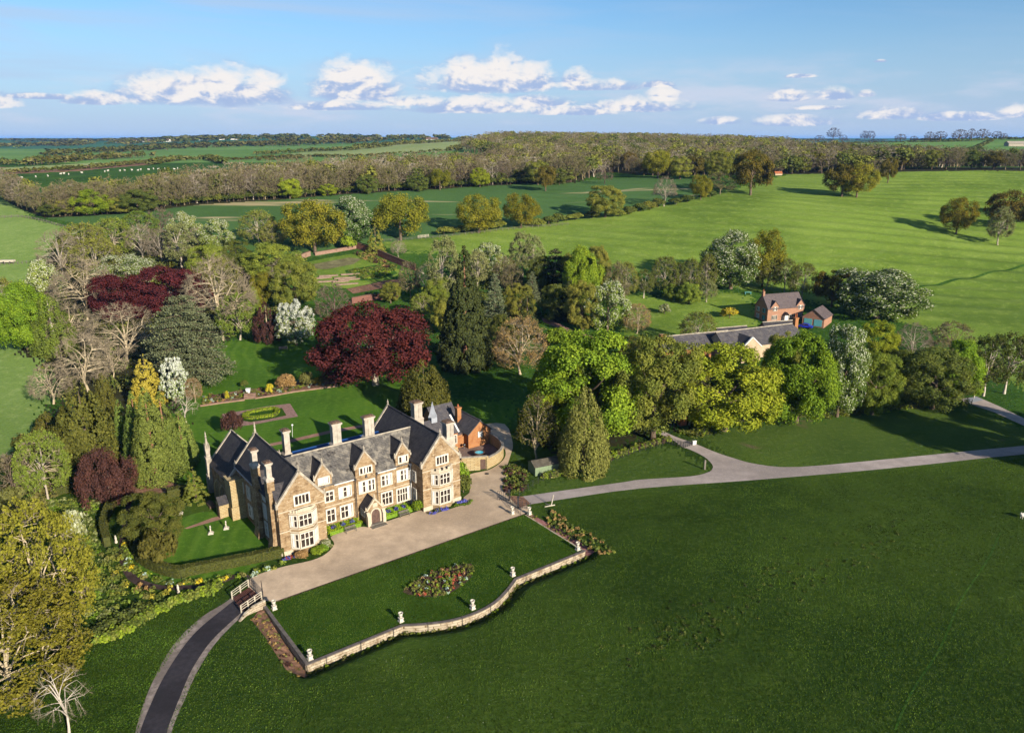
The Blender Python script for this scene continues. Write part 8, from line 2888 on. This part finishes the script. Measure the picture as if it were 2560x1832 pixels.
# front edge of the long wood: every tree of the first rows is a thing of its own
EK = {'barewood': 'bare brown tree in the front edge of the long wood beyond the crop field', 'barebrown': 'dark brown bare tree in the front edge of the long wood beyond the crop field',
      'baregrey': 'grey limbed bare tree in the front edge of the long wood beyond the crop field', 'olive': 'olive green leafy tree in the front edge of the long wood', 'dull': 'dull green evergreen tree in the front edge of the long wood',
      'maple': 'bright yellow green tree in the front edge of the long wood'}
er = random.Random(11)
BRIGHT = [(170, 538, 494, 60), (238, 538, 474, 84), (302, 534, 490, 66), (345, 532, 472, 90), (725, 497, 445, 54), (820, 490, 460, 40), (920, 484, 436, 52), (1045, 478, 434, 54), (1100, 475, 424, 50), (1200, 468, 420, 44), (1345, 462, 398, 60), (1398, 462, 420, 40)]
BK = ['olive', 'maple', 'olive', 'dull', 'maple', 'maple', 'dull', 'dull', 'oak', 'maple', 'olive', 'dull']
BL = ['mossy green tree at the left end of the long wood edge', 'large bright yellow green tree at the left end of the long wood edge', 'olive green tree right of the bright yellow green one in the wood edge', 'broad mid green tree in the left part of the long wood edge',
      'bright lime tree in front of the brown wood, left of the white chestnut', 'small bright lime tree in the wood edge above the white chestnut', 'dark fresh green tree in the wood edge above the golden oak', 'deep green double tree in the middle of the wood edge',
      'yellowish tree in the wood edge above the hedge oaks', 'slim lime green tree in the right part of the wood edge', 'olive tree at the right end of the long wood by the ploughed corner', 'small dark green tree at the right end of the long wood']
for (px, b, t, w), k, lb in zip(BRIGHT, BK, BL):
    plant_px(k, 'leafy_tree', lb, 'tree', px, b, t, w)
for i in range(64):
    s = (i + er.uniform(-.3, .3)) / 63 * (len(EDGE) - 1)
    j = min(max(int(s), 0), len(EDGE) - 2)
    t = s - j
    px = EDGE[j][0] + (EDGE[j + 1][0] - EDGE[j][0]) * t
    b = EDGE[j][1] + (EDGE[j + 1][1] - EDGE[j][1]) * t
    k = er.choice(['barewood', 'barewood', 'barewood', 'barebrown', 'baregrey', 'barewood', 'dull'])
    x, y, z = at(px, b - 3 - er.uniform(0, 4))
    plant(k, 'wood_edge_tree', EK[k], 'tree', x, y, er.uniform(12, 17) if k != 'dull' else er.uniform(6, 9), er.uniform(9, 13), EK[k].replace('tree', 'trees'))
EDGE2 = [(1420, 455), (1470, 428), (1560, 426), (1600, 440), (1680, 440), (1780, 440), (1950, 436), (2050, 430), (2150, 426), (2300, 424), (2450, 424), (2600, 428)]
for i in range(46):
    s = (i + er.uniform(-.3, .3)) / 45 * (len(EDGE2) - 1)
    j = min(max(int(s), 0), len(EDGE2) - 2)
    t = s - j
    px = EDGE2[j][0] + (EDGE2[j + 1][0] - EDGE2[j][0]) * t
    b = EDGE2[j][1] + (EDGE2[j + 1][1] - EDGE2[j][1]) * t
    k = er.choice(['barewood', 'barebrown', 'dull', 'darkoak', 'barewood', 'olive'])
    x, y, z = at(px, b + 1)
    y += er.uniform(4, 12)
    lb = {'barewood': 'bare brown tree in the wood edge at the top of the hill pasture', 'barebrown': 'dark bare tree in the wood edge at the top of the hill pasture', 'dull': 'dull green tree in the wood edge at the top of the hill pasture',
          'darkoak': 'bronze tree in the wood edge at the top of the hill pasture', 'olive': 'olive tree in the wood edge at the top of the hill pasture'}[k]
    plant(k, 'wood_edge_tree', lb, 'tree', x, y, er.uniform(10, 14), er.uniform(9, 13), lb.replace('tree', 'trees'))

p0 = [at(*p)[:2] for p in EDGE]
back = [(x * k, y * k) for (x, y), k in zip(p0, FK)][::-1]
wood('wood', 'long brown leafless wood beyond the teal crop field', [(x, y + 5) for x, y in p0] + back, 6.4, 14, 11, KB * 3 + KG[:2])
undr = [(x, y + 1.5) for x, y in p0] + [(x * 1.02, y * 1.025) for x, y in p0][::-1]
wood('undergrowth', 'low dark scrub along the front of the long brown wood', undr, 3.4, 4.2, 5.5, KG, 'scrub')
q0 = [at(*p)[:2] for p in [(1440, 455), (1560, 430), (1690, 442), (1960, 438)]]
wood('hill_wood', 'brown wooded hill on the skyline in the middle distance', q0 + [(330, 560), (330, 1150), (130, 1300), (-20, 1220), (-60, 900), (10, 620)], 10.5, 14, 14, KB * 2 + KG + KG[1:2])
wood('ridge_wood', 'brown wood in the dip behind the hill pasture', [(170, 545), (250, 560), (420, 590), (620, 620), (620, 780), (480, 800), (330, 840), (200, 780)], 9.0, 13, 13, KB * 3 + KG)
KF = [low_leafy(340, 'dull', 46, 3.0, 4.6), low_leafy(341, 'twig', 46, 3.0, 4.6), low_leafy(342, 'yew', 46, 3.0, 4.6)]


def line_wood(name, label, pts, width, spacing, h, w, kinds=KF, cat='hedgerow'):
    P = [at(*p)[:2] for p in pts]
    out = []
    for (x0, y0), (x1, y1) in zip(P[:-1], P[1:]):
        n = max(1, int(math.hypot(x1 - x0, y1 - y0) / spacing))
        for i in range(n):
            t = (i + WR.uniform(0, 1)) / n
            out.append((x0 + (x1 - x0) * t + WR.normal(0, width * .3), y0 + (y1 - y0) * t + WR.normal(0, width * .3)))
    X, Y = np.array(out).T
    Z = ground(X, Y)
    return stuff_trees(name, label, cat, [(x, y, z, h * WR.uniform(.6, 1.3), w * WR.uniform(.7, 1.4)) for x, y, z in zip(X, Y, Z)], WR, kinds)


HG = [
    ([(-60, 440), (60, 432), (150, 428), (250, 420), (330, 412), (380, 408)], 6, 7, 5, 7, 'hedge with bushes below the ploughed field at the far left'),
    ([(380, 412), (440, 402), (520, 400), (560, 410)], 8, 6, 7, 9, 'clump of brown thicket right of the ploughed field'),
    ([(80, 413), (200, 402), (300, 396), (370, 394)], 30, 7, 9, 10, 'dark tree strip above the ploughed field at the far left'),
    ([(-200, 416), (-60, 412), (80, 412)], 30, 9, 9, 10, 'dark trees at the far left edge above the ploughed field'),
    ([(560, 402), (680, 394), (760, 396), (640, 402)], 5, 9, 4, 7, 'thin hedge between two far green fields'),
    ([(640, 388), (760, 380), (880, 376), (980, 366)], 8, 9, 7, 9, 'dark hedge dividing the far green fields in the middle'),
    ([(700, 392), (900, 392), (1030, 384), (1150, 377)], 5, 9, 4, 7, 'long low hedge under the pale far field'),
    ([(880, 372), (1000, 362), (1100, 356), (1280, 350)], 16, 9, 8, 10, 'dark tree belt behind the pale far field'),
    ([(1120, 375), (1180, 362), (1240, 352)], 6, 9, 5, 7, 'hedge running up the pale far field to the skyline'),
    ([(1300, 352), (1200, 350)], 10, 10, 8, 10, 'tree clump at the left foot of the wooded hill'),
]
for i, (pts, wd, sp_, h, w, lb) in enumerate(HG):
    tag(line_wood('hedgerow', lb, pts, wd * .7, sp_ * .4, h, w), group=None)
FW = [([(430, 372), (700, 364), (900, 352), (1000, 349)], 260, 16, 14, 22, 'dark wood across the far hill left of centre'),
      ([(160, 388), (320, 378), (460, 366), (640, 362)], 160, 18, 12, 20, 'scattered dark woods of the valley at the left'),
      ([(-300, 372), (0, 366), (200, 362), (420, 355)], 500, 28, 14, 30, 'distant dark tree lines across the left valley'),
      ([(400, 354), (620, 349), (800, 347), (1000, 348), (1150, 349)], 500, 26, 17, 30, 'tree crowned ridge on the far left skyline'),
      ([(-400, 356), (0, 351), (300, 350), (500, 350)], 900, 50, 14, 50, 'farthest dark woods below the left horizon'),
      ([(1700, 351), (1900, 352), (2060, 352)], 700, 40, 14, 40, 'distant wood band under the horizon right of the wooded hill')]
for pts, wd, sp_, h, w, lb in FW:
    line_wood('far_wood', lb, pts, wd * .8, sp_ * .22, h * .9, w, cat='wood')
RG = [([(2040, 362), (2150, 358), (2300, 356), (2480, 350), (2700, 350)], 4, 9, 3, 7, 'skyline hedge on the right ridge'), ([(1950, 356), (2150, 351), (2350, 352), (2600, 348)], 6, 9, 5, 8, 'upper dark hedge under the bare skyline trees'),
      ([(2480, 352), (2440, 372), (2400, 380)], 5, 8, 4, 7, 'short hedge running down the right ridge')]
for pts, wd, sp_, h, w, lb in RG:
    line_wood('hedgerow', lb, pts, wd * .7, sp_ * .4, h, w)

# ------------------------------------------------------------------ haze of the far distance
hz = MB()
hz.box(-93000, 93000, -200, 29500, -4.0, 96.0)
hm = bpy.data.materials.new('haze_air')
hm.use_nodes = True
hm.node_tree.nodes.clear()
ht = NT(hm.node_tree)
hv = ht.n('ShaderNodeVolumePrincipled')
hv.inputs['Color'].default_value = (0.20, 0.46, 1.0, 1)
hv.inputs['Density'].default_value = 0.000036
hv.inputs['Anisotropy'].default_value = 0.0
ht.t.links.new(hv.outputs[0], ht.n('ShaderNodeOutputMaterial').inputs['Volume'])
ho = hz.build('haze', hm)
tag(ho, kind='stuff')
